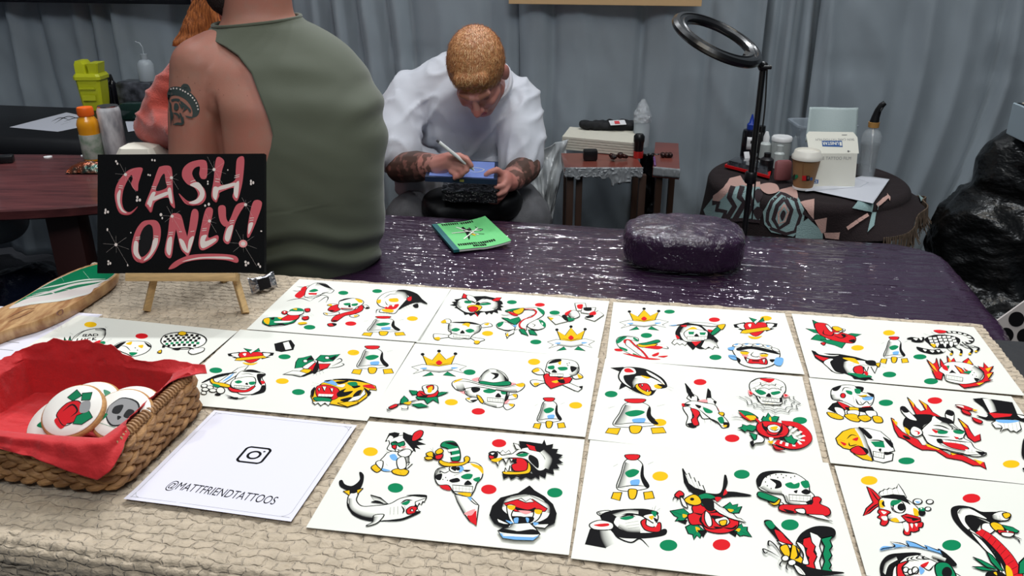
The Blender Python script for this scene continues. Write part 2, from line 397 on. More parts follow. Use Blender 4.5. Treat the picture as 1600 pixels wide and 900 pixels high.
BELL = """w -.55,-.2 -.35,-.75 .1,-.85 .45,-.6 .5,-.1 .75,.35 .3,.5 -.3,.55 -.75,.4
kd -.72,.4 -.5,-.2 -.35,-.7 | -.35,.45 -.2,-.1 -.1,-.6
k. .45,-.6 .5,-.1 .75,.35 .55,.35 .35,-.1;;r -.2,-.8 -.35,-1 .3,-1 .2,-.8;;g. -.35,-.25 0,-.4 .3,-.3 .1,-.1 -.2,-.05
y -.2,.5 0,.45 .2,.52 .1,.85 -.15,.85;;b. -.1,.1 .3,.05 .25,.3 -.05,.3;;k~ -.7,.4 0,.3 .7,.34;;y/ -.9,.6 -.5,.6 -.6,.95 -1,.85;;y/ .9,.55 .5,.6 .55,.9 1,.85;;k~ -.9,-.5 -.7,-.6;;k~ .7,-.6 .95,-.7"""
def stand(mb, kind, cx, cy, sx, sy, conv, xf, z):
    return draw(mb, kind, lambda x, y: conv(cx+x*sx, cy+y*sy), xf, z=z)
def teeth(x0, y0, x1, y1, h, n, col='k~'):
    o = ['w/ %g,%g %g,%g %g,%g %g,%g' % (x0, y0, x1, y1, x1-h*.1, y1+h, x0+h*.1, y0+h)]
    for i in range(1, n):
        a = i/n; x = x0+(x1-x0)*a; y = y0+(y1-y0)*a; o.append('%s %g,%g %g,%g *.8' % (col, x, y, x, y+h))
    o.append('%s %g,%g %g,%g *.8' % (col, x0, y0+h/2, x1, y1+h/2)); return '\n'.join(o)
def hairs(pts, dx, dy, mul=1):
    return '\n'.join('k~ %g,%g %g,%g *%g' % (x, y, x+dx, y+dy, mul) for x, y in pts)
def webs(cx, cy, ends, fr):
    o = ['k~ %g,%g %g,%g *.9' % (cx, cy, x, y) for x, y in ends]
    for f in fr:
        for (a, b), (c, d) in zip(ends, ends[1:]):
            p = (cx+(a-cx)*f, cy+(b-cy)*f); q = (cx+(c-cx)*f, cy+(d-cy)*f); m = (cx+((a+c)/2-cx)*f*.9, cy+((b+d)/2-cy)*f*.9)
            o.append('k- %g,%g %g,%g %g,%g *.7' % (p+m+q))
    return '\n'.join(o)
SHEETS = []
def sheet(fr, TL, TR, BL, lab, art, stands=(), h=0, grow=(0, 0)):
    x0, y0, s = fr; z = TOPZ+h
    a, b, c = atz(*TL, z), atz(*TR, z), atz(*BL, z); X = b-a; Y = c-a
    W, H = X.length, Y.length; X.normalize(); Y = (Y-X*Y.dot(X)); H = Y.length; Y.normalize()
    W += grow[0]; H += grow[1]
    org = a.copy()
    def xf(p, dz=0): return org+X*p.x+Y*p.y+Vector((0, 0, .0007+dz))
    def conv(px, py):
        q = atz(x0+px*s, y0+py*s, z+.0007)-org; return Vector((q.dot(X), q.dot(Y), 0))
    mb = MB()
    cs = [org, org+X*W, org+X*W+Y*H, org+Y*H]
    mb.add([c+Vector((0, 0, e)) for e in (0, .0007) for c in cs], [(0, 1, 2, 3), (7, 6, 5, 4), (0, 4, 5, 1), (1, 5, 6, 2), (2, 6, 7, 3), (3, 7, 4, 0)], 0, PCOL['w'])
    zz = draw(mb, art, conv, xf, z=.00004)
    for kd, cx, cy, sx, sy in stands: stand(mb, kd, cx, cy, sx, sy, conv, xf, .00004)
    o = mb.build('flash_sheet', [PAPER, INK], label=lab, cat='print', group='tattoo flash sheets on the display table', smooth=False, fix=False)
    SHEETS.append(o); return o
sheet((370, 420, .2125), (467.8, 436.6), (704.7, 451.9), (382.3, 514.6), 'back row flash sheet nearest the easel, with a skull over a long red tongue shape',
"""gE 783,177 37,15;;gE 1032,164 36,14;;gE 535,430 43,17;;rE 838,403 41,16;;yE 1291,366 40,17
r. 430,190 500,140 525,160 475,212 440,212
w 500,190 520,140 580,105 650,110 700,150 715,158 690,180 640,175 600,205 540,215 500,205
kd 590,104 650,112 708,150 | 570,130 630,135 680,165
k. 600,108 650,115 700,145 650,135;;g. 530,165 570,148 600,160 560,172;;r; 525,178 592,178 585,192 530,190;;r. 470,150 500,128 515,140 490,165
k~ 365,238 420,225 480,220 540,240 *1.3;;k~ 480,215 600,195 680,165 *1.5;;k~ 545,235 590,205 640,195 680,210;;k~ 600,245 650,210 672,215 655,250 *1.3;;k~ 410,160 450,165 500,150;;k~ 440,130 490,135 540,120
w 665,268 690,258 740,262 735,275 690,275;;y. 668,268 695,260 700,274;;w 640,325 690,330 745,318 750,335 690,345 650,340;;y. 645,328 665,330 670,342;;w 930,272 955,268 975,290 950,295;;k. 955,280 975,290 950,295;;w 830,345 870,335 900,345 870,358 840,355;;y. 860,345 895,342 870,356
r 670,300 700,275 750,265 760,300 720,318 690,315;;k. 680,305 720,308 700,316
r 905,262 930,280 920,310 860,335 800,345 760,370 730,390 695,385 720,350 790,325 850,310 890,290;;k. 700,380 740,380 720,390
w 750,260 760,235 820,220 890,222 930,240 925,262 880,285 860,300 780,300 745,285
k. 750,245 790,222 860,217 820,226 770,240;;y. 870,222 915,230 925,250 900,250 885,238;;g. 785,258 830,253 835,268 800,272;;g. 845,262 890,256 882,273 850,275;;k. 820,274 835,268 838,284 822,284;;r; 765,290 855,292 850,298 770,298
k~ 760,288 810,296 862,290 *1.4;;k~ 770,303 820,306 858,300
r 668,408 700,402 732,408 715,422 680,424;;k. 700,404 732,408 715,420
w 1030,240 1060,200 1110,175 1180,165 1240,170 1290,200 1260,240 1230,270 1190,300 1160,330 1100,325 1050,320 1060,300 1090,290 1050,275
k 1180,162 1240,158 1320,185 1360,225 1400,260 1350,245 1290,255 1230,280 1190,300 1240,240 1270,210 1230,175
kd 1180,162 1240,175 1265,215 | 1150,190 1200,200 1225,230
r 1250,220 1285,205 1285,235 1260,240;;y. 1120,225 1180,220 1185,245 1130,245;;k~ 1120,222 1185,222 *1.5;;r. 1090,285 1180,262 1190,275 1160,300 1100,300;;y. 1070,300 1150,305 1140,325 1080,318;;y. 1030,235 1060,230 1055,255 1035,255;;k~ 1080,220 1130,190 1180,190;;k~ 1090,240 1110,270 1160,262;;k. 1295,270 1330,260 1335,285 1310,288;;k~ 1300,262 1350,250 1405,270;;k~ 1025,330 1030,305 1060,298;;w. 1100,272 1110,288 1120,272;;w. 1140,268 1150,284 1160,266
"""+hairs([(1200, 290), (1220, 284), (1240, 276), (1260, 268), (1280, 262)], 15, 18)+"\n"+hairs([(1080, 318), (1100, 322), (1120, 324), (1140, 320)], 3, 14)+"""
g 190,390 210,368 280,360 360,365 400,345 440,355 430,390 380,410 300,415 230,420 195,405
y. 200,375 240,368 235,412 205,400;;k. 245,372 275,362 270,380;;y. 300,362 350,366 330,378;;k. 280,410 330,404 350,414
w. 280,392 360,385 420,380 380,398 290,402
r 330,372 400,335 460,335 450,370 400,385 340,385;;w 370,330 400,315 480,310 490,330 450,345 390,345;;g. 385,312 430,293 480,298 492,316 430,318;;y. 410,300 440,296 440,308
r 330,325 350,313 375,323 352,338;;w. 345,320 358,318 352,330;;r 500,300 535,296 537,315 510,320;;r 480,365 520,353 530,370 500,380;;k~ 190,405 250,425 340,418 430,398 *1.6;;y. 450,402 500,396 518,405 470,414;;k~ 535,345 553,352;;k~ 545,336 568,348;;k~ 440,345 480,350 530,370""",
[(BELL, 1080, 425, 160, 75)])
sheet((650, 440, .19375), (705.2, 452.6), (952, 471), (653.9, 536), 'back row flash sheet with a hissing cat face and playing cards',
"""gE 773,166 40,16;;rE 999,187 40,15;;gE 1118,251 42,17;;yE 577,418 45,20;;gE 966,487 45,19
k/ 275,190 310,180 290,165 325,160 310,145 350,140 400,125 480,120 560,118 640,135 690,160 700,180 680,190 705,205 680,210 690,235 655,230 660,258 625,245 610,265 590,250 570,268 555,245 520,250 500,275 470,262 440,278 425,262 395,270 385,250 330,215 310,212 325,200
w. 330,190 350,150 400,140 440,165 480,170 540,140 620,150 660,190 640,225 560,240 500,235 460,250 400,245 350,215
kd 335,160 330,190 355,215 | 365,165 365,190 380,205;;kd 660,165 662,200 635,228 | 620,165 622,195 600,215
r/ 370,130 385,95 410,110 405,135;;r/ 610,150 650,130 690,128 670,155 630,160;;w 415,110 460,120 490,160 450,165 410,135;;g. 390,160 440,155 445,175 400,175;;g. 510,180 590,172 600,185 530,192;;k~ 385,155 450,158 480,180 *2;;k~ 510,176 560,168 610,178 *2;;k. 480,182 500,165 520,182 500,192
y 415,205 440,192 500,190 532,205 510,232 470,245 425,230;;r 420,215 460,200 500,215 480,240 440,245;;r~ 475,250 490,270 500,285 *2.5;;k. 500,125 560,120 600,135 560,140;;k~ 530,150 570,140 610,150
w 205,325 240,305 265,303 282,318 275,340 240,335 215,335;;y. 203,325 235,310 243,333 210,335;;w 520,355 560,335 600,340 615,360 580,368 530,372;;y. 548,345 590,335 578,355;;w 140,435 160,423 270,435 265,450 200,460 180,475 150,465;;y. 148,455 190,450 190,472 160,470;;w 430,450 480,455 545,465 550,475 520,485 500,505 470,500 475,480;;y. 470,480 512,480 505,500 480,503
w 260,380 270,340 330,328 430,335 520,355 515,400 470,425 450,440 430,465 390,462 350,465 280,458 262,440 290,420 265,400
k. 280,332 430,326 522,352 430,344 330,337;;kd 268,345 262,380 285,415 | 300,350 290,375 300,390;;kd 520,355 515,400 470,428 | 470,365 480,385 455,405
y. 370,352 400,337 435,342 425,370 400,357;;g. 285,390 320,376 355,388 330,405 295,402;;g. 400,395 440,383 472,400 440,416 410,410;;k. 355,418 375,395 394,418 375,422;;k~ 270,425 300,420 340,428 *1.6
"""+teeth(300, 430, 430, 440, 22, 5)+"""
w 650,350 680,330 720,330 760,345 800,380 740,395 680,385 655,370;;g. 655,345 705,328 695,355 665,372;;k~ 660,375 740,400 830,385 *1.5
w 900,355 940,320 1000,310 1040,340 1040,370 1000,390 940,385 905,370;;g. 990,312 1042,335 1042,372 1012,352;;w. 1010,335 1025,340 1020,355;;k~ 905,372 960,396 1035,378 *1.8;;k~ 930,340 960,355 940,372
w 840,235 900,215 980,215 1030,240 1030,270 990,300 900,350 890,395 850,380 840,340 900,295 960,265 970,240 900,230;;g. 975,215 1032,237 1027,272 1000,250
k- 860,228 930,224 965,240 965,262 930,290 870,310 835,345 845,375 885,390 *3.6;;r- 860,228 930,224 965,240 965,262 930,290 870,310 835,345 845,375 885,390 *2.9;;k~ 925,280 950,298;;k~ 890,295 910,315;;k~ 845,320 868,340;;k~ 955,250 978,255;;k~ 900,218 905,232
y 780,245 820,225 870,218 860,250 820,268;;g 720,240 770,226 840,220 780,240 750,250;;r. 740,247 790,258 825,277 785,277;;k~ 735,242 738,265;;k~ 770,262 772,280
g/ 690,295 740,300 760,310 830,290 845,315 800,355 750,330;;g/ 830,390 870,385 905,442 850,422;;g/ 905,392 950,400 978,437 920,430;;w/ 735,462 722,420 790,390 790,420 750,440;;y. 725,440 742,418 745,446;;k~ 685,270 720,276 775,268;;b. 780,360 810,355 800,372
w/ 1060,290 1150,275 1225,325 1125,350;;y; 1065,292 1112,300 1090,320;;w/ 1280,180 1365,180 1380,240 1295,240;;r. 1300,195 1345,190 1335,225 1305,222;;w/ 1340,215 1450,215 1430,270 1330,255;;k. 1350,220 1410,215 1412,240 1365,242;;w/ 1360,300 1470,240 1515,275 1440,325;;r. 1398,262 1440,245 1452,270 1415,282;;k. 1365,290 1420,275 1432,290 1390,302;;w 1230,270 1260,240 1300,245 1320,280 1290,300 1250,300;;r. 1200,262 1250,235 1245,250 1215,282;;g. 1205,290 1250,300 1282,310 1230,326;;k. 1175,285 1205,275 1228,322 1200,317;;kd 1235,260 1240,290 1270,302 | 1260,255 1265,275 1290,285""",
[(CROWN, 1250, 460, 190, 105)])
sheet((930, 460, .20625), (958.5, 472.4), (1226, 489.9), (945.2, 561.8), 'back row flash sheet with a hooded reaper skull in its middle and a bleeding snake',
"""gE 563,131 40,15;;gE 388,311 43,19;;rE 903,192 42,17;;yE 1294,181 43,18;;gE 911,477 46,20
w 160,360 180,325 250,315 320,330 325,355 290,350 240,345 230,380 280,420 350,470 400,490 330,475 250,445 190,410
g. 160,360 185,325 240,318 220,340 175,372;;k~ 180,350 225,320 320,330 *1.3;;g. 180,395 240,415 238,432 195,412;;g. 285,445 340,468 300,466;;g. 290,325 325,345 318,356 290,340
k- 225,370 225,347 260,347 300,385 360,435 400,485 *4;;r- 225,370 225,347 260,347 300,385 360,435 400,485 *3.2;;k~ 270,350 262,372;;k~ 300,375 290,400;;k~ 330,400 320,425;;k~ 360,425 350,448
r. 210,448 280,455 350,470 400,480 495,492 420,495 330,480;;r. 145,415 185,412 207,430 160,430;;r. 430,460 480,440 477,460 445,471;;r. 475,470 550,465 520,479;;y 320,380 400,380 470,375 440,395 370,402 330,395;;g 330,375 390,365 470,345 490,360 430,378 370,385;;r. 370,402 450,390 512,400 480,416 420,411;;k~ 490,405 552,412 540,393;;k~ 480,385 525,380
k 610,290 640,240 700,215 780,225 850,280 930,355 860,365 880,400 800,415 760,400 740,415 690,370 650,345 620,320
w 640,290 670,245 720,235 790,245 840,290 850,330 800,355 700,360 660,340;;kd 640,290 670,245 720,232 | 665,295 690,260 730,250
w 675,290 720,265 790,270 850,285 845,330 800,350 720,350 680,320;;y. 690,272 740,248 772,265 720,268;;g; 705,285 750,285 745,305 710,305;;g; 790,290 840,290 830,310 795,308;;k. 750,318 768,300 785,320
"""+teeth(695, 322, 848, 322, 28, 7)+"""
w/ 580,370 600,345 660,350 700,370 680,390 660,375 640,385 620,370 600,385;;w/ 800,400 830,345 900,350 935,410 905,395 890,420 860,400 835,418 810,405;;kd 830,345 870,340 925,370 | 830,370 870,372 915,395;;r; 728,360 802,360 760,396;;k/ 690,362 762,396 740,422;;r. 645,242 690,235 685,250;;r. 610,310 640,330 622,340
k~ 555,238 620,235 700,222 *1.8;;w 700,218 820,218 930,235 880,245 780,232;;b. 560,238 620,233 600,240;;r. 850,270 890,275 870,290;;g 878,292 940,240 955,265 895,312;;y 925,240 985,230 960,270;;k. 860,300 900,320 880,340
w 1040,420 1100,390 1250,385 1370,420 1400,460 1370,520 1300,555 1200,560 1100,530 1070,480
w 1040,395 1075,378 1115,388 1095,404;;w 1110,385 1155,376 1195,388 1165,400;;w 1190,384 1240,378 1275,392 1240,402;;w 1270,390 1320,392 1340,408 1300,412;;w 1335,408 1380,418 1395,440 1350,430;;b. 1050,384 1085,379 1070,390;;b. 1130,380 1165,378 1145,387;;b. 1215,381 1250,382 1230,389;;b. 1295,392 1325,398 1305,403
k. 1075,412 1180,398 1330,425 1402,460 1300,442 1180,418 1085,432
b. 1005,410 1050,402 1050,425 1015,425;;b. 1008,465 1060,468 1072,500 1030,492;;b. 1370,485 1425,492 1405,545 1355,530;;k~ 995,410 1040,405;;k~ 1005,470 1060,480 1080,500;;k~ 1375,480 1425,495;;k~ 1370,545 1410,552
y. 1100,440 1160,445 1150,462 1110,458;;y. 1250,462 1305,460 1300,477 1260,477;;k~ 1090,435 1130,436 1170,446 *1.8;;k~ 1240,458 1280,452 1315,464 *1.8;;p. 1110,464 1160,466 1140,480;;p. 1240,480 1300,482 1270,492
r 1130,480 1170,495 1230,500 1290,490 1300,535 1230,530 1160,525;;w/ 1140,488 1168,498 1152,524;;w/ 1262,500 1290,493 1280,532;;k; 1185,505 1245,507 1240,515 1190,513;;k. 1070,482 1100,500 1092,524 1075,505;;k~ 1200,440 1180,466 1220,480 1250,470;;k. 1320,500 1360,500 1340,520""",
[(CROWN, 370, 190, 185, 88), (HEART, 1215, 255, 165, 85)])
sheet((1225, 480, .234375), (1236.7, 490.5), (1521.5, 511.6), (1263.2, 589.5), 'back row flash sheet at the right end, with red rose, scorpion and flaming skull',
"""yE 700,171 40,18;;yE 490,271 42,18;;gE 906,331 44,17;;gE 703,449 45,19;;gE 980,494 47,20
g/ 190,85 215,98 260,110 240,130 205,140;;g/ 145,142 180,147 215,150 250,180 200,170;;g/ 180,215 200,195 220,180 270,200 300,240 240,225;;g/ 390,190 450,175 515,180 460,205;;g/ 240,215 330,220 410,240 385,275 340,255 280,240;;k~ 195,95 230,125;;k~ 150,145 220,172;;k~ 400,198 500,182
r 205,110 280,110 330,150 420,180 475,200 470,235 430,240 340,225 270,200 225,170;;w 275,120 300,125 325,160 305,160;;w 330,172 388,167 408,150 375,143 395,155 360,180;;y 320,135 355,130 390,150 350,160;;k~ 265,150 265,180 320,190 335,160 *1.6;;k~ 330,188 380,207 425,190 *1.6;;k. 380,180 412,185 400,202;;k. 430,225 470,215 465,238;;r 245,240 277,237 265,256;;k~ 265,250 285,265
k/ 185,290 240,310 370,315 480,335 560,360 530,370 450,360 400,380 410,430 470,470 400,440 320,430 270,380 210,340
w. 215,297 300,320 365,322 320,328 240,318;;w. 400,370 470,355 560,365 600,380 560,390 520,385 470,400 440,430 410,410;;kd 398,365 395,400 420,445 | 425,370 420,400 445,430
y. 390,340 470,345 502,382 450,366;;r. 205,320 260,335 302,345 290,365 240,350;;w 262,368 300,345 330,350 310,372 345,430 400,442 340,438 290,400;;r 470,400 520,395 530,440 500,450 465,430;;w/ 530,400 552,437 562,400;;w/ 580,400 605,443 622,400;;k 545,362 600,360 610,388 560,385;;y 610,380 640,375 630,402;;g. 430,440 560,455 582,470 500,475 450,460;;k/ 440,450 500,475 570,470 595,488 560,482 540,490 500,482 470,480;;k~ 640,385 682,380;;k~ 638,392 675,405;;k~ 430,385 470,375;;k~ 430,395 470,388;;r. 530,430 560,440 550,460
r. 995,158 1040,154 1092,165 1040,176
k- 1080,168 1150,170 1220,188 1253,215 1235,238 1190,240 *7.5;;w- 1092,168 1112,169 *5.8;;w- 1124,170 1146,172 *5.8;;w- 1160,175 1182,180 *5.8;;w- 1196,184 1214,190 *5.8;;w- 1226,196 1240,208 *5.8;;w- 1248,216 1246,226 *5.8;;w- 1236,234 1222,238 *5.8;;w- 1208,240 1196,240 *5.8
k 940,215 1000,190 1090,190 1165,212 1160,245 1100,272 1000,268 960,240
"""+"\n".join("w; %g,%g %g,%g %g,%g %g,%g" % (960+i*31+j*8, 205+j*19-(8 if 1 < i < 5 else 0), 984+i*31+j*8, 203+j*19-(8 if 1 < i < 5 else 0), 986+i*31+j*8, 217+j*19-(8 if 1 < i < 5 else 0), 964+i*31+j*8, 219+j*19-(8 if 1 < i < 5 else 0)) for i in range(6) for j in range(3))+"""
k 820,215 850,205 900,212 930,205 925,232 880,236 850,228 860,220;;w. 860,212 890,214 880,226;;w. 900,212 920,210 915,226;;k 885,270 930,280 990,290 1040,285 1060,305 1000,315 940,305 900,290;;w. 925,285 950,290 940,300;;w. 970,294 1000,296 990,308;;w. 1015,292 1040,294 1030,306
k~ 930,180 980,200 *2;;k~ 980,170 1020,195 *2;;k~ 1060,175 1080,195 *2;;k- 1080,270 1120,300 1110,322 *3.5;;k- 1130,265 1180,290 1175,325 *3.5;;k- 1170,250 1250,285 1235,322 *3.5;;k- 1200,255 1295,275 1275,305 *3.5;;w- 1095,282 1112,296 *2;;w- 1150,274 1170,284 *2;;w- 1195,262 1225,276 *2;;w- 1230,262 1265,270 *2;;yE 1112,318 10,6;;yE 1176,320 10,6;;yE 1237,316 10,6;;yE 1278,300 10,6;;y. 975,250 1010,255 1000,275;;w. 1010,250 1030,252 1020,275;;w. 1060,250 1080,250 1075,275;;w. 1100,250 1125,248 1115,272;;w. 1040,285 1075,290 1060,305
r/ 950,355 990,385 1010,375 1015,345 1030,400 1060,450 1050,490 1010,480 985,430 1000,440;;r/ 1085,330 1110,365 1130,345 1150,385 1090,380;;r/ 1225,345 1260,390 1200,392 1190,370;;r/ 1040,350 1060,380 1075,400 1040,395;;r/ 1290,400 1330,410 1330,375 1360,410 1395,400 1370,440 1395,440 1360,490 1390,492 1340,505 1300,530 1200,545 1165,520 1280,510 1320,480 1330,440
y; 962,368 1000,400 1022,440 995,415;;y; 1095,345 1118,375 1100,374;;y; 1232,358 1252,385 1215,385;;y; 1340,418 1382,408 1358,438;;y; 1280,515 1332,510 1300,527;;y; 1350,455 1385,446 1362,480;;y; 965,400 990,425 1005,445 985,425
w 1050,400 1090,375 1180,375 1270,400 1330,450 1320,490 1270,510 1210,520 1150,515 1080,495 1065,455 1030,430
kd 1270,398 1330,450 1300,505 | 1240,415 1285,455 1265,490;;k; 1098,448 1118,425 1148,450 1125,446;;g. 1060,405 1100,398 1088,425;;r. 1045,388 1080,400 1092,432 1060,420;;r/ 1135,395 1180,415 1222,452 1195,412 1238,440 1230,455 1175,450;;y; 1145,400 1180,425 1190,445 1165,425;;g. 1190,442 1245,432 1232,452;;k. 1265,480 1300,488 1280,505;;kE 1250,430 3,3;;kE 1265,445 3,3;;kE 1255,460 3,3;;kE 1280,470 3,3
"""+teeth(1078, 460, 1190, 478, 26, 6, 'g~'),
[(BELL, 735, 290, 95, 92)])
sheet((0, 480, .2375), (122.3, 493), (371.7, 518), (-5, 594), 'flash sheet partly under the red napkin basket, with a plate reading BAD LUCK',
"""yE 595,114 41,18;;rE 932,190 41,18
w 470,250 480,205 540,160 620,142 685,148 690,190 640,235 520,252;;k~ 480,215 560,155 680,140 695,175 *2.6;;kd 625,145 690,150 690,190 | 630,158 665,165 665,185
k- 545,192 552,178 *1.3;;k- 552,178 572,180 560,186 572,192 545,192 *1.3;;k- 580,192 592,176 604,190 *1.3;;k- 586,186 600,185 *1.3;;k- 616,176 614,190 *1.3;;k- 616,176 640,178 640,188 614,190 *1.3
k- 512,206 506,224 526,222 *1.3;;k- 540,206 536,220 554,222 562,204 *1.3;;k- 598,203 578,206 576,220 596,218 *1.3;;k- 614,200 608,218 *1.3;;k- 632,200 612,210 634,217 *1.3
g/ 420,243 425,198 445,235;;g/ 442,243 462,192 472,247;;r. 375,245 415,228 418,250 390,252;;g. 620,242 680,224 692,240 650,250;;k~ 350,256 500,250 720,252 *1.3;;r. 620,232 660,218 655,236;;k~ 660,240 735,206;;k~ 690,235 735,212;;y. 470,240 520,236 510,250;;k~ 460,170 480,180;;k~ 690,135 715,130;;k~ 690,128 705,140
we 440,272 36,10;;k. 480,262 540,266 510,280;;k~ 400,270 480,280;;k. 580,268 630,268 610,280
w 745,265 800,230 880,225 960,230 995,260 960,300 880,325 840,310 790,290;;k. 742,268 790,238 830,230 800,255 770,277;;y. 828,242 868,228 860,250;;y. 908,257 942,250 935,272;;g. 850,300 905,302 870,322;;k. 950,230 998,262 975,262;;k~ 790,255 830,262 860,290;;kE 890,270 4,3;;kE 905,285 4,3
we 1207,222 150,56
"""+"\n".join("%s; %g,%g %g,%g %g,%g %g,%g" % (('k' if j < 2 else 'g'),) [0:1] % () if False else ("%s %g,%g %g,%g %g,%g %g,%g" % (('k;' if j != 3 else 'g;'), 1085+i*34+(j % 2)*17-j*4, 190+j*16-10*math.sin(i/7*3.1), 1104+i*34+(j % 2)*17-j*4, 189+j*16-10*math.sin(i/7*3.1), 1102+i*34+(j % 2)*17-j*4, 203+j*16-10*math.sin(i/7*3.1), 1082+i*34+(j % 2)*17-j*4, 204+j*16-10*math.sin(i/7*3.1))) for i in range(7) for j in range(5))+"""
k~ 1058,235 1080,190 1160,170 1260,172 1330,190 1360,220 1340,250 *2.5;;y 1172,178 1195,163 1228,172 1215,188 1185,188
w 1240,296 1270,276 1340,272 1338,292 1290,310 1260,312;;k~ 1140,275 1240,270 1280,285 *2;;y 1036,300 1062,285 1060,305;;k. 1130,275 1190,272 1170,285
w 170,402 210,350 280,325 375,318 360,380 300,400 250,420 180,425;;k 110,398 160,345 260,318 372,310 380,320 280,325 210,350 170,402 130,410;;kd 170,402 215,348 300,324 | 215,395 245,360 320,340
r. 106,412 145,405 142,422;;k~ 105,442 150,430 250,452 *1.6;;k~ 120,425 250,428 *1.3;;y 222,430 300,393 312,400 245,442;;k~ 240,375 300,392 350,372;;w 150,428 200,432 240,445 180,450;;r. 310,400 330,395 320,410""", h=.0002)
sheet((300, 510, .21875), (375.5, 515.5), (647.8, 536), (268.5, 630.5), 'middle row flash sheet by the basket, with roaring tiger head and green butterfly',
"""gE 661,217 44,18;;yE 1153,187 42,20;;gE 170,314 46,20;;yE 645,391 46,20;;gE 760,469 46,21
k/ 590,125 640,112 705,98 732,135 722,168 640,182 600,175;;w; 650,118 690,108 712,160 668,168
g/ 735,300 742,255 760,228 800,222 850,208 872,240 840,262 790,292;;g/ 882,240 920,205 980,208 1058,198 1005,248 940,255;;we 810,248 17,10;;we 965,225 17,9;;k. 820,240 850,215 868,238;;k. 980,232 1030,210 1010,240;;w 790,292 860,250 880,262 830,302
r/ 830,302 878,260 905,268 900,315 860,322;;r/ 905,268 990,268 965,300 910,312;;y/ 755,330 800,305 858,310 830,338;;w/ 650,345 720,318 770,322 830,340 770,362 720,350;;k/ 770,362 860,320 870,330 800,358;;kd 650,345 720,350 770,362 | 680,338 730,338 780,345;;k. 860,322 890,255 900,240 905,300 880,340;;k. 880,330 940,305 960,298 930,315
k~ 950,300 1040,292 1085,275 1068,262;;k~ 1000,285 1068,250 1058,230 1030,242;;k~ 870,330 865,355;;k~ 890,328 890,352;;k~ 910,325 918,345;;k~ 930,318 940,335
w/ 185,402 330,300 405,280 370,320 230,408;;b. 215,398 300,335 270,372;;k 70,405 180,350 320,330 240,350 150,375
w 340,330 420,312 490,330 525,345 500,370 525,420 505,470 380,490 320,470 300,400;;k. 360,325 430,312 490,335 420,330;;k. 465,345 528,345 495,372 500,425 475,400;;k. 500,425 528,430 515,472 420,492 480,460;;k~ 350,345 400,340 440,350;;r. 490,392 522,398 505,418
w 290,390 350,368 440,365 455,410 420,440 330,450 280,430;;r 258,430 300,448 380,458 430,432 452,432 400,470 300,472 265,455;;g. 305,400 335,388 360,400 330,412;;g. 408,402 450,398 445,418 415,420;;k. 380,415 395,405 400,422;;k~ 320,382 360,375 *1.6
"""+teeth(300, 425, 410, 432, 16, 6)+"""
y 130,388 150,378 165,400 230,410 272,425 262,440 200,430 145,412;;g. 150,412 200,425 190,440 155,430
we 88,428 22,12;;we 130,440 24,12;;we 95,455 24,12;;we 150,462 26,12;;we 85,480 20,10;;we 205,462 30,22;;kE 185,490 22,8;;k~ 235,492 330,520 400,505 *1.6;;k. 250,512 325,512 320,524
y/ 1000,390 1100,382 1200,390 1262,412 1310,430 1320,460 1270,455 1250,510 1180,560 1110,582 1050,570 990,560 870,550 848,500 880,450 930,410
k. 1000,384 1100,378 1200,388 1255,412 1180,398 1080,392;;r 888,440 950,422 1040,448 1052,500 1000,532 900,512;;r. 900,450 940,440 950,470;;k. 905,505 1000,505 990,520 910,518;;w; 905,488 1012,492 1000,508 902,505;;k~ 925,488 925,506;;k~ 950,490 948,507;;k~ 975,490 972,508;;w/ 930,436 946,470 962,436;;w/ 985,448 1000,478 1012,450;;w/ 900,450 908,470 918,448;;g 878,512 992,522 980,545 885,538
w/ 858,545 880,565 900,552 920,572 950,552 975,572 992,545 930,540;;k. 1040,478 1100,450 1085,475 1150,468 1110,500 1045,510;;k. 1030,402 1120,395 1060,418;;k. 1140,425 1205,432 1160,448;;k; 1225,440 1282,478 1262,502 1240,470;;k. 1060,530 1140,512 1100,545;;g. 1110,410 1170,403 1182,428 1140,432;;k. 1180,470 1215,462 1190,500 1150,505;;r. 1220,430 1280,422 1312,450 1260,447;;b. 940,402 1010,395 1042,432 985,418;;w. 1030,432 1092,420 1078,442;;k~ 850,430 930,428;;k~ 860,405 930,425;;k. 945,395 1000,388 970,402
w/ 1100,552 1150,512 1200,500 1230,455 1242,490 1190,532;;y/ 1040,555 1110,545 1190,545 1180,560 1110,582;;k. 850,470 880,440 870,500 858,510""",
[(HEART, 420, 215, 165, 62), (BELL, 1290, 245, 150, 105)])
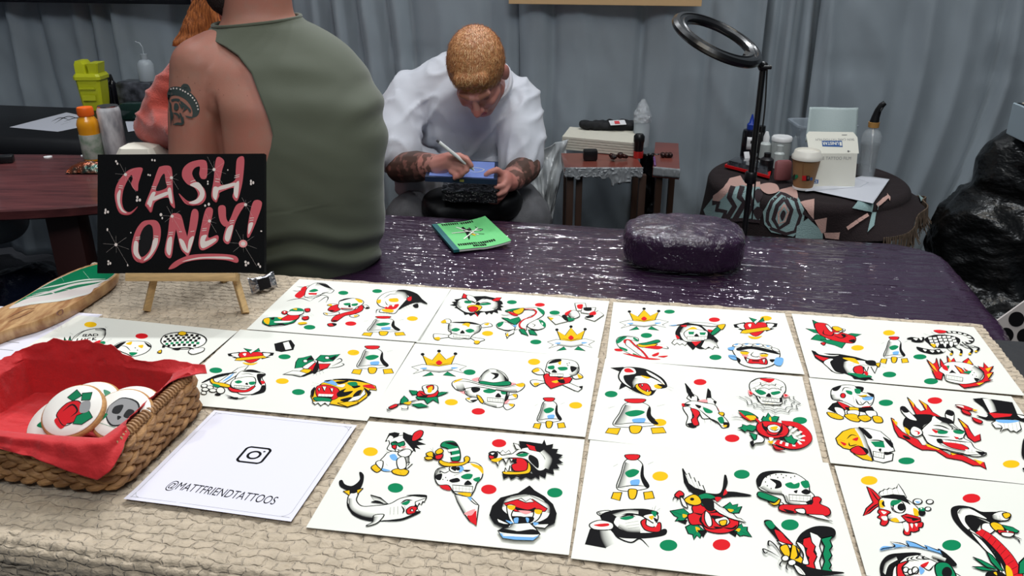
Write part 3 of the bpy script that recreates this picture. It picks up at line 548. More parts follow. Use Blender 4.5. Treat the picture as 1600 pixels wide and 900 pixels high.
sheet((575, 530, .23125), (649, 536.9), (935.8, 560), (580.8, 651.4), 'middle row flash sheet with a skull wearing a wide-brimmed hat',
"""gE 686,223 41,19;;yE 1122,153 41,21;;yE 563,426 44,21;;rE 745,488 45,22;;yE 1403,447 44,22
p. 600,340 660,355 650,372;;p. 700,272 750,258 740,285;;p. 955,292 1000,300 970,312;;p. 900,410 960,400 930,440
w 665,400 730,392 738,410 700,428 670,415;;y. 664,400 690,398 685,412;;k. 690,415 735,408 715,425;;w 915,440 985,440 980,460 940,478 918,460;;y. 950,442 985,440 975,458;;w 935,392 1000,370 1005,400 950,408;;y. 975,378 1004,374 1000,398
w 655,350 672,322 760,318 850,330 945,345 945,400 922,425 910,455 865,462 800,442 765,432 742,400 690,390 660,372
kd 657,350 675,385 740,400 | 690,345 700,370 750,380;;k. 698,330 755,330 750,352 712,362;;kd 745,400 800,445 870,462 | 760,395 810,425 870,440;;g. 780,347 830,335 866,350 830,366 790,362;;g. 900,350 945,345 938,372 905,372;;k. 860,392 880,365 900,392;;y 735,378 760,390 782,425 765,432 745,405
"""+teeth(805, 396, 915, 405, 26, 6)+"""
k. 940,350 945,400 920,420 930,380
w 568,310 580,285 640,270 700,283 760,300 850,318 940,322 1010,305 1050,300 1056,325 1010,358 940,358 860,345 750,325 660,335 640,352 600,345
kd 655,335 635,350 600,345 | 640,290 610,305 590,305;;kd 1010,358 940,356 860,345 | 1000,335 940,335 870,328;;y. 575,298 600,276 640,272 600,290;;y. 1000,308 1052,300 1052,322 1022,325;;k~ 590,285 680,290 780,315 900,332 1030,312 *1.2
w 752,288 772,240 812,208 862,207 922,235 945,290 850,300;;kd 752,288 772,240 812,208 | 780,285 800,245 835,222;;k. 895,228 935,262 952,300 922,285;;kd 930,290 915,240 870,210 | 895,285 885,250 860,230;;k. 828,230 880,235 875,260 838,275 858,250
g 770,286 850,296 945,286 962,310 870,318 755,302
w 1110,215 1140,197 1170,205 1192,238 1150,242 1118,228;;y. 1112,215 1145,198 1160,215 1125,228;;w 1098,285 1130,278 1200,292 1165,305 1130,322 1105,305;;y. 1118,300 1160,300 1130,320;;w 1380,252 1420,232 1452,260 1400,272;;y. 1415,238 1450,258 1425,268;;w/ 1308,292 1330,285 1420,325 1450,320 1445,338 1420,357 1395,350 1300,305;;k. 1425,325 1450,320 1442,338
r/ 1185,250 1205,235 1245,240 1290,265 1345,248 1380,270 1360,300 1310,312 1235,338 1198,300;;k~ 1290,265 1330,290;;y. 1240,290 1280,280 1320,265 1300,285 1270,300;;k. 1280,280 1320,275 1330,300 1300,300
w 1202,200 1225,150 1310,138 1400,155 1426,200 1412,240 1370,255 1330,262 1230,252 1228,230 1202,218;;kd 1425,190 1412,240 1370,255 | 1395,190 1385,225 1350,235
g. 1213,190 1255,182 1257,205 1225,207;;g. 1283,195 1340,192 1346,210 1300,216;;k. 1240,228 1258,208 1278,230;;k. 1368,187 1412,198 1378,228;;k. 1218,168 1250,145 1302,140 1300,155 1240,168;;y. 1283,165 1305,153 1300,178;;kE 1345,170 4,3;;kE 1360,165 4,3;;kE 1350,182 4,3
"""+teeth(1226, 238, 1320, 240, 18, 5)+"""
g/ 278,350 330,355 342,375 300,382;;g/ 320,395 400,388 470,395 478,438 440,415 400,442 380,412 340,412;;g/ 468,368 500,362 545,363 500,382 470,392;;k~ 285,353 335,370;;k~ 475,378 535,365;;k~ 400,395 400,430
r 330,380 350,355 400,365 472,352 462,390 400,400 350,397;;w 368,325 410,314 465,320 470,350 440,375 390,377 375,350;;r 395,325 440,318 442,345 415,352;;y. 405,338 435,325 430,362 405,367;;k. 340,392 400,385 390,400;;k~ 350,365 380,385 430,380 *1.3
k~ 130,482 190,450 280,430 350,412 *3;;g/ 218,440 222,415 245,388 262,405 275,420 250,442;;g/ 290,447 360,440 412,462 340,468;;r 140,468 185,445 202,455 165,474;;k~ 125,475 140,490 162,480;;k~ 270,450 268,475 235,478 225,468;;y. 240,438 292,428 280,448;;k~ 300,455 400,462""",
[(CROWN, 480, 165, 185, 92), (BELL, 1225, 505, 110, 108)], h=.0008)
sheet((915, 550, .2375), (945.9, 560.7), (1253.4, 589.2), (923.3, 687.3), 'middle row flash sheet with a cobweb skull and a horned dragon skull',
"""rE 753,198 42,20;;gE 168,277 42,21;;yE 486,464 46,24;;gE 1410,451 47,23;;rE 964,568 48,25
k/ 165,105 250,100 240,135
k 215,160 240,110 300,100 400,115 500,170 535,225 500,240 470,240 430,285 350,270 290,240 235,200
w. 240,120 270,103 318,110 330,140 290,150 250,158 262,200 300,235 250,205 222,165;;r. 255,115 285,108 318,132 265,134;;k. 375,115 410,118 430,135 395,130;;w. 400,125 450,150 500,185 525,225 480,185 420,150
w. 322,170 360,158 430,170 505,212 480,238 440,252 400,212 345,208 312,232;;kd 322,168 305,200 312,232 | 350,175 340,200 345,220;;y. 362,155 425,168 400,176;;k~ 345,152 400,158 435,172 *2.5
y 326,225 350,212 415,245 435,268 408,288 350,256;;r 348,215 400,208 428,240 415,262 370,246;;w/ 365,215 372,230 380,214;;w/ 400,262 405,245 415,262;;y. 453,218 515,213 492,240 460,238;;k. 470,212 525,218 505,232;;k/ 235,207 265,225 222,247;;k~ 530,225 578,240;;k~ 520,235 572,258;;k~ 340,180 420,190;;k~ 335,190 430,202
"""+hairs([(265, 240), (285, 250), (305, 260), (325, 268), (345, 276), (365, 282)], 30, 12)+"""
k/ 655,208 690,250 700,290 680,290;;w/ 680,285 700,275 735,295 748,330 700,328 665,305;;k/ 655,208 700,270 715,295 690,295 668,265;;k/ 805,243 820,262 826,315 795,310;;w/ 795,305 825,305 858,330 850,352 800,338
k. 680,290 700,285 695,310;;k. 735,300 752,325 735,330;;k. 840,325 862,330 850,345
r. 632,342 665,345 642,365;;p. 850,350 880,385 860,385;;p. 740,325 790,315 800,335
w 650,350 700,325 780,338 850,352 880,400 932,455 942,490 900,502 870,465 820,442 770,440 745,400 700,375
w 642,365 690,368 703,420 700,470 728,490 705,500 662,482 672,430 648,390;;k. 665,478 700,470 728,490 700,502
r 693,375 735,385 752,410 735,440 745,480 712,486 695,450 712,430 700,400;;k~ 705,430 740,440;;g. 772,368 832,392 826,406 790,402;;k~ 768,362 835,390 *2;;g. 868,440 900,430 912,470 885,472;;k. 905,468 942,470 942,497 915,497;;y 873,405 900,400 912,412 898,425;;y. 900,488 930,485 920,500;;k~ 745,380 820,442 900,492 *1.3;;k. 720,350 760,360 745,375;;k~ 780,445 785,470;;k~ 820,450 825,472;;k~ 850,460 855,480;;k. 650,345 690,350 670,360
w 1080,210 1130,180 1220,176 1300,205 1316,255 1290,300 1285,345 1180,345 1135,322 1120,292 1085,260
r. 1145,180 1240,182 1215,205 1190,202
"""+webs(1205, 195, [(1085, 250), (1100, 275), (1150, 250), (1205, 262), (1260, 255), (1300, 268), (1316, 240)], (.45, .85))+"\n"+webs(1205, 195, [(1090, 215), (1085, 250)], (.5,))+"""
k~ 1085,205 1130,180 1200,176 *1.5;;g. 1116,262 1150,255 1188,276 1150,287;;g. 1218,272 1270,263 1280,275 1235,288;;k. 1185,298 1205,276 1220,298;;k. 1120,295 1145,300 1150,330 1135,322;;k. 1275,310 1292,310 1285,345
"""+teeth(1148, 303, 1278, 316, 24, 7)+"\n"+webs(1215, 300, [(990, 300), (1055, 362), (1100, 378), (1165, 400), (1248, 418), (1342, 418), (1410, 392), (1430, 352), (1380, 300)], (.5, .75, .92))+"""
w. 1130,300 1150,340 1180,350 1280,352 1290,320 1280,345 1180,344;;y~ 1180,346 1240,350 *2;;p. 1068,258 1100,280 1078,292;;p. 1300,285 1337,295 1310,308;;r. 1078,268 1098,282 1082,288;;r. 1308,285 1328,292 1312,302
g/ 1155,455 1170,430 1185,438 1200,408 1220,438 1242,430 1272,435 1250,478 1190,480;;g/ 1000,512 1030,500 1030,485 1060,495 1080,488 1135,502 1100,532 1060,522 1050,535 1020,515;;g/ 1075,540 1132,555 1130,580 1108,592;;y. 1205,450 1215,435 1222,470
k- 1290,478 1380,488 1438,530 1455,580 1410,620 1340,630 1250,600 *14;;r- 1290,478 1380,488 1438,530 1455,580 1410,620 1340,630 1250,600 *12.6
w- 1350,500 1330,520 *4;;w- 1385,510 1355,535 *4;;w- 1418,532 1385,555 *4;;w- 1440,560 1400,572 *4;;w- 1440,592 1405,590 *4;;w- 1415,618 1395,598 *4;;w- 1370,632 1365,610 *4;;w- 1320,630 1325,608 *4;;w- 1280,615 1290,595 *3
r 1125,490 1160,468 1215,468 1290,482 1335,520 1315,562 1240,578 1170,562 1128,530;;k~ 1160,470 1170,510 1200,545 *1.8;;k~ 1290,485 1285,530 1250,560 *1.8;;k~ 1180,540 1230,560 1300,550 *1.8;;k. 1170,500 1195,510 1185,535;;w 1195,500 1240,488 1282,508 1262,540 1210,535;;y. 1212,508 1262,500 1245,528;;k~ 1200,510 1240,530 1275,515
g/ 1300,570 1335,570 1352,555 1365,580 1395,590 1370,622 1320,602;;k. 1275,570 1310,575 1290,592;;g 1005,398 1060,402 1110,425 1132,450 1060,440;;y 1050,430 1112,430 1122,456 1070,460;;r. 1008,402 1050,435 1092,467 1035,440;;k- 1118,448 1145,478 *4.5;;r- 1118,448 1145,478 *3.5;;k~ 955,442 1000,440 1050,452;;k~ 960,425 1000,438;;r 1228,620 1270,638 1310,655 1250,652;;w 1130,555 1172,580 1165,605 1115,612 1098,635 1083,605 1120,588;;k. 1083,605 1105,600 1098,635;;y. 1195,600 1232,598 1222,617;;w. 1205,575 1235,580 1215,600""",
[(BELL, 330, 430, 200, 120)], h=.0003)
sheet((1255, 580, .215625), (1263.6, 590.8), (1580, 620), (1303.5, 724.5), 'middle row flash sheet at the right, with horned devil head and black top hat',
"""gE 599,229 52,23;;rE 954,213 53,24;;gE 748,650 59,25;;yE 1507,673 61,28
k/ 180,275 215,235 245,225 310,268 290,300 230,300;;w 225,262 290,275 300,328 250,312
w 200,170 215,125 300,100 380,110 420,150 500,170 512,200 490,250 430,265 380,262 320,232 260,212 215,208
k. 213,122 275,105 250,140 218,142;;k. 375,112 437,118 422,152;;k. 460,155 512,168 503,190;;k. 205,175 235,200 290,215 230,212;;kd 200,170 215,205 260,212 | 235,170 245,190 275,195;;k~ 280,150 300,120 350,125
g. 308,140 352,148 352,172 320,162;;g. 373,128 415,135 412,162 380,160;;re 288,178 18,18;;b. 430,188 502,188 490,210 440,210;;y. 405,180 462,172 442,192;;k~ 385,170 440,185 500,185 *1.5;;k~ 380,200 400,240 440,245 *1.5;;k~ 410,215 430,240 460,220 480,240 500,225;;k~ 360,180 370,230
r 245,222 300,240 342,265 300,278;;k. 300,262 345,270 330,290;;y 335,262 402,270 392,292 340,287;;r. 425,262 480,255 490,270 440,275;;k/ 400,268 500,262 515,290 470,302 410,292;;w 320,290 402,288 395,332 340,332;;w 450,292 522,292 532,332 480,332
y 172,300 240,310 292,340 262,352 200,335;;y 298,320 370,313 412,340 402,368 340,357;;y 398,330 460,322 492,350 450,368 410,352;;y 503,330 560,333 575,372 520,372;;k~ 200,320 230,345;;k~ 340,340 400,350;;k~ 430,340 480,355;;k~ 520,350 565,352
y/ 235,490 285,440 340,420 400,412 450,480 482,570 502,655 430,640 370,605 335,570 290,560 250,530
w/ 400,415 470,418 560,440 630,500 662,580 620,592 652,600 645,650 580,667 510,650 485,570
kd 400,412 450,480 500,640 | 372,420 415,490 455,600;;k. 400,410 445,425 500,480 470,490;;g; 488,515 580,510 592,558 520,552;;k. 578,480 645,520 645,560 605,522;;k~ 480,505 540,505 590,515 *1.8;;k. 545,570 565,565 560,590
r 340,575 400,545 465,580 452,608 390,608;;k. 400,545 465,570 460,605 430,570;;r. 355,498 397,483 388,508;;r. 268,515 312,530 295,543;;k~ 315,495 350,465 390,475;;k~ 255,500 300,510;;k~ 330,520 340,545 390,535 *1.3
"""+teeth(505, 585, 588, 600, 38, 4)+"""
k. 585,590 650,598 600,612
r/ 636,342 655,352 675,400 712,440 760,470 830,500 860,540 920,545 980,565 1060,610 1120,600 1180,625 1250,660 1310,665 1325,714 1280,690 1230,688 1150,652 1040,632 960,580 900,575 860,575 800,545 740,500 690,480 660,430
r/ 753,193 800,240 815,265 850,295 885,285 862,245 835,210 900,250 935,300 1000,338 930,330 820,325 790,270;;y; 758,203 802,240 800,270 785,240;;y; 842,215 892,248 895,285 870,245;;r/ 1120,345 1190,400 1210,440 1240,480 1280,460 1285,505 1240,520 1190,482 1165,420;;y; 1130,358 1165,385 1190,420 1160,405
y; 640,350 682,375 675,402;;y; 728,398 772,440 765,472 740,440;;y; 880,530 1002,562 980,577 900,552;;y; 1230,640 1302,663 1280,682;;y; 1060,590 1120,605 1080,615;;k. 720,470 760,480 775,500 740,495
k 728,400 740,345 800,322 932,325 912,370 865,400 850,455 785,432;;w 705,270 730,262 770,300 825,362 765,352 715,305;;k. 703,270 735,262 765,300 728,305;;w 1028,322 1045,288 1085,300 1092,340 1080,388 1040,352;;k. 1032,315 1048,288 1088,305 1078,332
w 858,430 920,370 945,332 1050,362 1120,420 1172,450 1162,490 1212,520 1245,565 1325,602 1290,622 1220,622 1100,585 980,562 900,522 868,472
k. 955,335 1050,348 1092,382 1055,388 1000,370;;kd 1000,372 1060,390 1120,425 | 985,390 1040,410 1090,435;;g. 968,435 1042,440 1035,460 980,460;;g. 1088,435 1165,440 1150,462 1100,457;;r. 930,428 972,440 960,457;;k~ 930,425 990,430 1050,445 *2.5;;k~ 1080,430 1130,432 1175,450 *2.5
r 998,512 1100,522 1192,560 1172,582 1060,558;;w; 1005,502 1202,522 1195,545 1100,528 1015,520;;k~ 1000,500 1100,512 1210,525 *1.8;;k~ 1030,505 1035,520;;k~ 1065,508 1070,525;;k~ 1100,512 1105,530;;k~ 1135,516 1140,536;;k~ 1170,520 1172,540;;w; 1170,575 1260,575 1240,600 1180,592;;k~ 1190,578 1195,595;;k~ 1220,575 1222,598
k. 965,500 1000,500 1010,530 975,525;;kd 985,530 1060,565 1170,590 | 985,545 1060,580 1160,602;;w 775,430 800,408 850,430 862,462 820,482 780,462;;r~ 800,440 835,450 830,470 *2;;k~ 875,480 905,530 1000,572 1150,612 1300,612 *1.5;;k~ 940,400 1000,405 1060,430 *1.8;;k~ 1040,385 1080,420 1070,430;;k~ 960,380 1010,390;;k~ 1090,480 1130,500 1160,490 *1.5;;r. 1095,485 1125,490 1110,500;;k~ 900,470 960,480 1060,485 *1.5;;k/ 1250,590 1328,600 1290,618
k/ 1230,210 1300,204 1512,235 1545,318 1600,328 1640,345 1640,385 1540,352 1480,366 1330,358 1255,330 1345,318 1300,260
w; 1298,208 1358,210 1402,300 1352,310;;w. 1260,325 1330,322 1320,342;;r; 1342,310 1512,320 1500,336 1380,348;;kd 1360,212 1385,250 1402,300 | 1330,212 1350,250 1365,305;;w. 1550,325 1610,340 1580,350
w/ 1362,385 1400,365 1560,368 1578,430 1545,452 1525,440 1500,445 1480,425 1450,432 1425,446 1440,420 1390,420;;k~ 1400,395 1430,405 1440,430;;k~ 1480,385 1490,440;;k~ 1510,385 1520,445;;k~ 1540,385 1550,440;;k~ 1450,380 1460,425;;b. 1400,362 1562,368 1500,385 1420,382
r 1100,255 1160,258 1230,285 1180,292;;y. 1225,285 1262,292 1240,300;;r 1143,285 1200,305 1212,328 1160,312;;r 1223,345 1292,370 1285,388 1240,372;;w. 1105,257 1150,260 1160,275;;k. 1590,510 1620,500 1620,640 1580,620;;k. 1585,715 1620,710 1610,740""", h=.0002)
sheet((465, 650, .2875), (575.7, 658.6), (913.5, 687.4), (471.3, 823.9), 'front row flash sheet with a shark, a howling wolf and a fanged black spade',
"""yE 396,194 40,24;;rE 1095,148 39,22;;gE 532,391 42,26;;rE 1039,399 42,26;;gE 1398,417 42,26
w 470,220 500,195 590,185 605,230 590,285 520,302 460,298 438,260;;kd 590,190 608,240 590,290 | 565,200 570,240 555,285;;k. 560,190 600,185 590,215;;b. 500,215 530,208 545,240 515,240;;b. 450,282 505,297 470,300;;k~ 480,260 490,272
w 495,120 550,108 600,108 640,150 612,205 540,195 488,182 500,150;;k/ 478,140 500,95 528,90 552,95 545,112 500,128;;w. 485,135 502,108 520,120;;k/ 575,90 600,102 640,112 680,130 650,138 695,155 645,160 665,180 635,172 640,195 600,150 575,120;;r 620,132 632,95 665,78 683,88 672,115 640,135;;k~ 640,115 665,92
g 508,150 530,138 548,148 575,138 582,158 558,170 540,158 520,165;;k~ 505,142 545,148 585,135 *1.8;;r 513,165 535,158 535,178 520,178;;k~ 520,180 550,190 590,175;;p. 560,168 590,165 575,178;;w/ 530,182 532,195 548,193 550,183;;w 545,205 590,182 618,190 610,215 575,225;;k~ 480,190 500,205
y 400,285 415,268 440,265 455,290 430,308;;y 512,300 545,288 602,298 585,325 530,318;;k~ 405,290 430,295;;k~ 530,308 540,322;;k~ 555,305 565,322;;w 425,260 440,245 465,250 455,290;;w/ 588,262 610,252 598,272 625,262 600,285 590,290;;w 540,240 580,225 590,280 550,290
w 275,500 280,430 330,418 320,460 350,492 420,490 500,480 560,450 640,435 697,435 690,465 650,485 622,500 612,532 662,520 600,552 520,567 430,572 330,547
kd 277,450 285,510 350,548 430,562 | 300,450 310,495 365,520 440,530
k 228,360 240,352 255,375 290,385 320,372 342,345 338,308 357,325 352,368 330,408 300,422 270,405 235,385;;y/ 248,412 285,405 283,435;;y/ 322,405 357,395 325,428
k. 272,470 295,515 350,548 425,562 432,578 350,565 290,530;;k/ 397,432 450,447 495,482 400,470 425,462;;kd 400,435 450,452 490,480 | 415,460 445,465 470,478;;g. 565,480 598,464 612,468 592,487;;k~ 560,478 590,460 625,462 *1.6
r 592,515 618,495 650,500 640,528 600,537;;w/ 640,485 652,495 662,476 672,486 682,466 690,472 695,450 640,470;;w/ 612,520 622,505 632,522;;w/ 640,522 650,508 662,522;;k. 590,436 640,430 698,433 697,445 640,440;;k~ 505,500 502,540 *1.3;;k~ 525,498 522,540 *1.3;;k~ 545,496 545,538 *1.3;;k~ 565,492 578,515 570,535 *1.3;;k~ 580,490 590,515
w 373,600 408,580 415,545 470,540 440,580 400,598;;kd 373,600 408,580 412,550 | 400,595 430,578 445,550;;k. 460,572 560,562 662,522 655,535 560,572;;k~ 350,492 330,480;;k~ 640,440 680,445
w/ 853,430 940,445 985,490 970,600 935,575 905,535 870,470;;r; 920,548 972,518 972,600 940,580;;p. 905,535 965,510 945,545;;k~ 920,445 960,480 985,490;;kd 853,430 870,470 905,535 | 875,440 890,475 920,520;;b. 925,445 945,448 940,465
g 778,168 795,145 850,143 880,185 882,242 838,245 835,205 812,180;;w; 815,188 873,178 877,190 822,200;;w; 828,220 880,210 881,221 832,230;;k. 800,150 850,148 870,170 830,160
r. 772,378 825,385 830,408 790,400;;w 745,330 765,290 830,280 900,265 960,258 1002,285 1003,335 975,370 960,410 930,442 855,425 820,382 765,378
kd 745,330 765,292 800,283 | 775,335 790,305 815,300;;y. 940,262 1000,282 1008,320 980,292 955,280;;k. 748,330 785,318 778,352 755,350;;kE 775,310 5,4;;kE 790,350 3,3;;kE 805,340 3,3;;kE 815,355 3,3;;k~ 770,300 800,315 830,300
r. 808,265 850,253 905,262 880,282 830,285;;we 862,292 38,22;;b. 878,275 905,292 880,312;;k. 832,288 862,278 858,305;;ke 872,292 8,9
y 768,258 778,245 800,255 850,262 905,255 905,235 920,224 936,235 925,258 880,277 800,278;;k~ 785,262 880,268 *1.5
g. 888,335 920,320 952,325 938,348 905,348;;g. 955,348 990,338 985,362 965,360;;k. 905,380 925,356 947,378;;k. 825,355 868,343 882,360 842,368;;y. 868,425 938,425 932,445;;k~ 850,330 900,310 *1.5;;k. 900,300 940,300 920,310
"""+teeth(842, 382, 952, 390, 34, 6)+"""
y 698,212 725,200 745,215 740,230 715,228;;y 750,200 775,182 792,195 785,208 758,215;;y 690,232 725,228 735,240 705,245;;r 745,225 790,215 780,238 755,242;;k. 735,205 748,215 750,240 738,235;;k~ 735,205 735,178;;k~ 742,205 720,182
k/ 1205,145 1260,150 1330,160 1340,138 1350,168 1388,160 1380,185 1415,188 1400,210 1440,220 1412,240 1442,262 1402,265 1422,292 1385,290 1392,322 1352,310 1345,342 1312,325 1315,350 1280,325 1270,280 1290,240
w 1040,215 1060,200 1110,208 1160,215 1200,190 1260,178 1312,200 1345,240 1350,290 1310,305 1270,270 1230,240 1150,235 1080,245
kd 1340,190 1385,240 1365,300 | 1318,205 1345,240 1335,285;;k/ 1115,318 1160,328 1200,335 1260,318 1302,330 1270,348 1240,335 1215,350 1190,335 1160,350 1150,332 1120,348;;w/ 1172,155 1200,163 1218,190 1188,187;;k/ 1205,145 1245,155 1215,188;;r/ 1238,158 1290,172 1312,203 1262,192;;k. 1290,175 1312,203 1295,195
r 1158,240 1220,238 1252,268 1245,302 1180,307 1163,275 1190,262;;k. 1165,250 1190,240 1185,262;;y 1120,310 1200,312 1245,300 1252,258 1268,285 1258,318 1190,327 1125,325;;w/ 1118,240 1132,268 1146,240;;w/ 1152,240 1162,258 1172,242;;w/ 1072,248 1090,280 1097,250;;w/ 1125,312 1130,290 1142,312;;w/ 1148,308 1155,278 1165,308
w/ 1085,200 1100,212 1115,195 1130,210 1148,195 1160,212 1110,222;;k 1040,225 1055,205 1085,210 1080,235 1050,242;;r. 1042,225 1068,232 1050,242;;w. 1050,212 1070,210 1060,220;;y. 1055,245 1112,236 1088,258 1060,255;;g. 1190,222 1235,210 1252,220 1225,230;;k~ 1185,220 1220,205 1260,215 *2;;k. 1265,220 1305,245 1308,292 1275,268 1255,240;;k~ 1120,222 1150,228;;k~ 1200,235 1270,250
k/ 1260,390 1285,415 1340,448 1385,490 1405,540 1395,590 1345,612 1300,600 1255,575 1200,590 1120,615 1070,590 1045,550 1060,500 1105,455 1200,430
w 1110,505 1140,455 1200,440 1260,437 1330,462 1370,510 1372,540 1350,570 1290,590 1225,560 1160,555 1120,530
kd 1110,505 1140,455 1260,437 | 1130,505 1155,470 1260,450;;kd 1372,540 1362,490 1260,437 | 1345,535 1340,490 1260,450
r/ 1120,485 1190,465 1213,462 1240,478 1275,462 1357,515 1345,530 1300,532 1240,535 1180,530 1135,500;;k. 1183,505 1250,520 1292,508 1280,530 1200,527;;w/ 1195,465 1215,458 1240,476 1265,460 1285,478 1240,482
w 1138,498 1182,500 1162,550 1185,605 1150,570;;w 1288,520 1327,525 1305,575 1238,608 1278,560;;y. 1142,497 1182,500 1172,522 1145,515;;y. 1290,520 1327,524 1318,545 1292,540;;p. 1200,525 1270,530 1240,545
k. 1200,565 1280,560 1270,590 1200,595;;b. 1175,570 1200,565 1195,600 1182,600;;b. 1240,565 1258,570 1250,595;;w/ 1085,568 1150,598 1172,595 1160,602 1120,600 1090,590;;b. 1130,578 1170,590 1160,600;;w/ 1278,600 1365,598 1345,622 1290,615;;b. 1280,590 1310,595 1290,608
w/ 1165,598 1260,592 1295,625 1318,655 1280,688 1180,685 1115,675 1088,635 1140,615;;k. 1095,632 1140,612 1190,638 1280,628 1315,655 1200,655 1110,645;;b; 1098,648 1115,675 1180,685 1280,688 1312,662 1280,672 1180,668;;w; 1110,655 1280,662 1285,670 1120,665;;kd 1165,600 1150,615 1120,625 | 1195,605 1190,620 1180,635""")
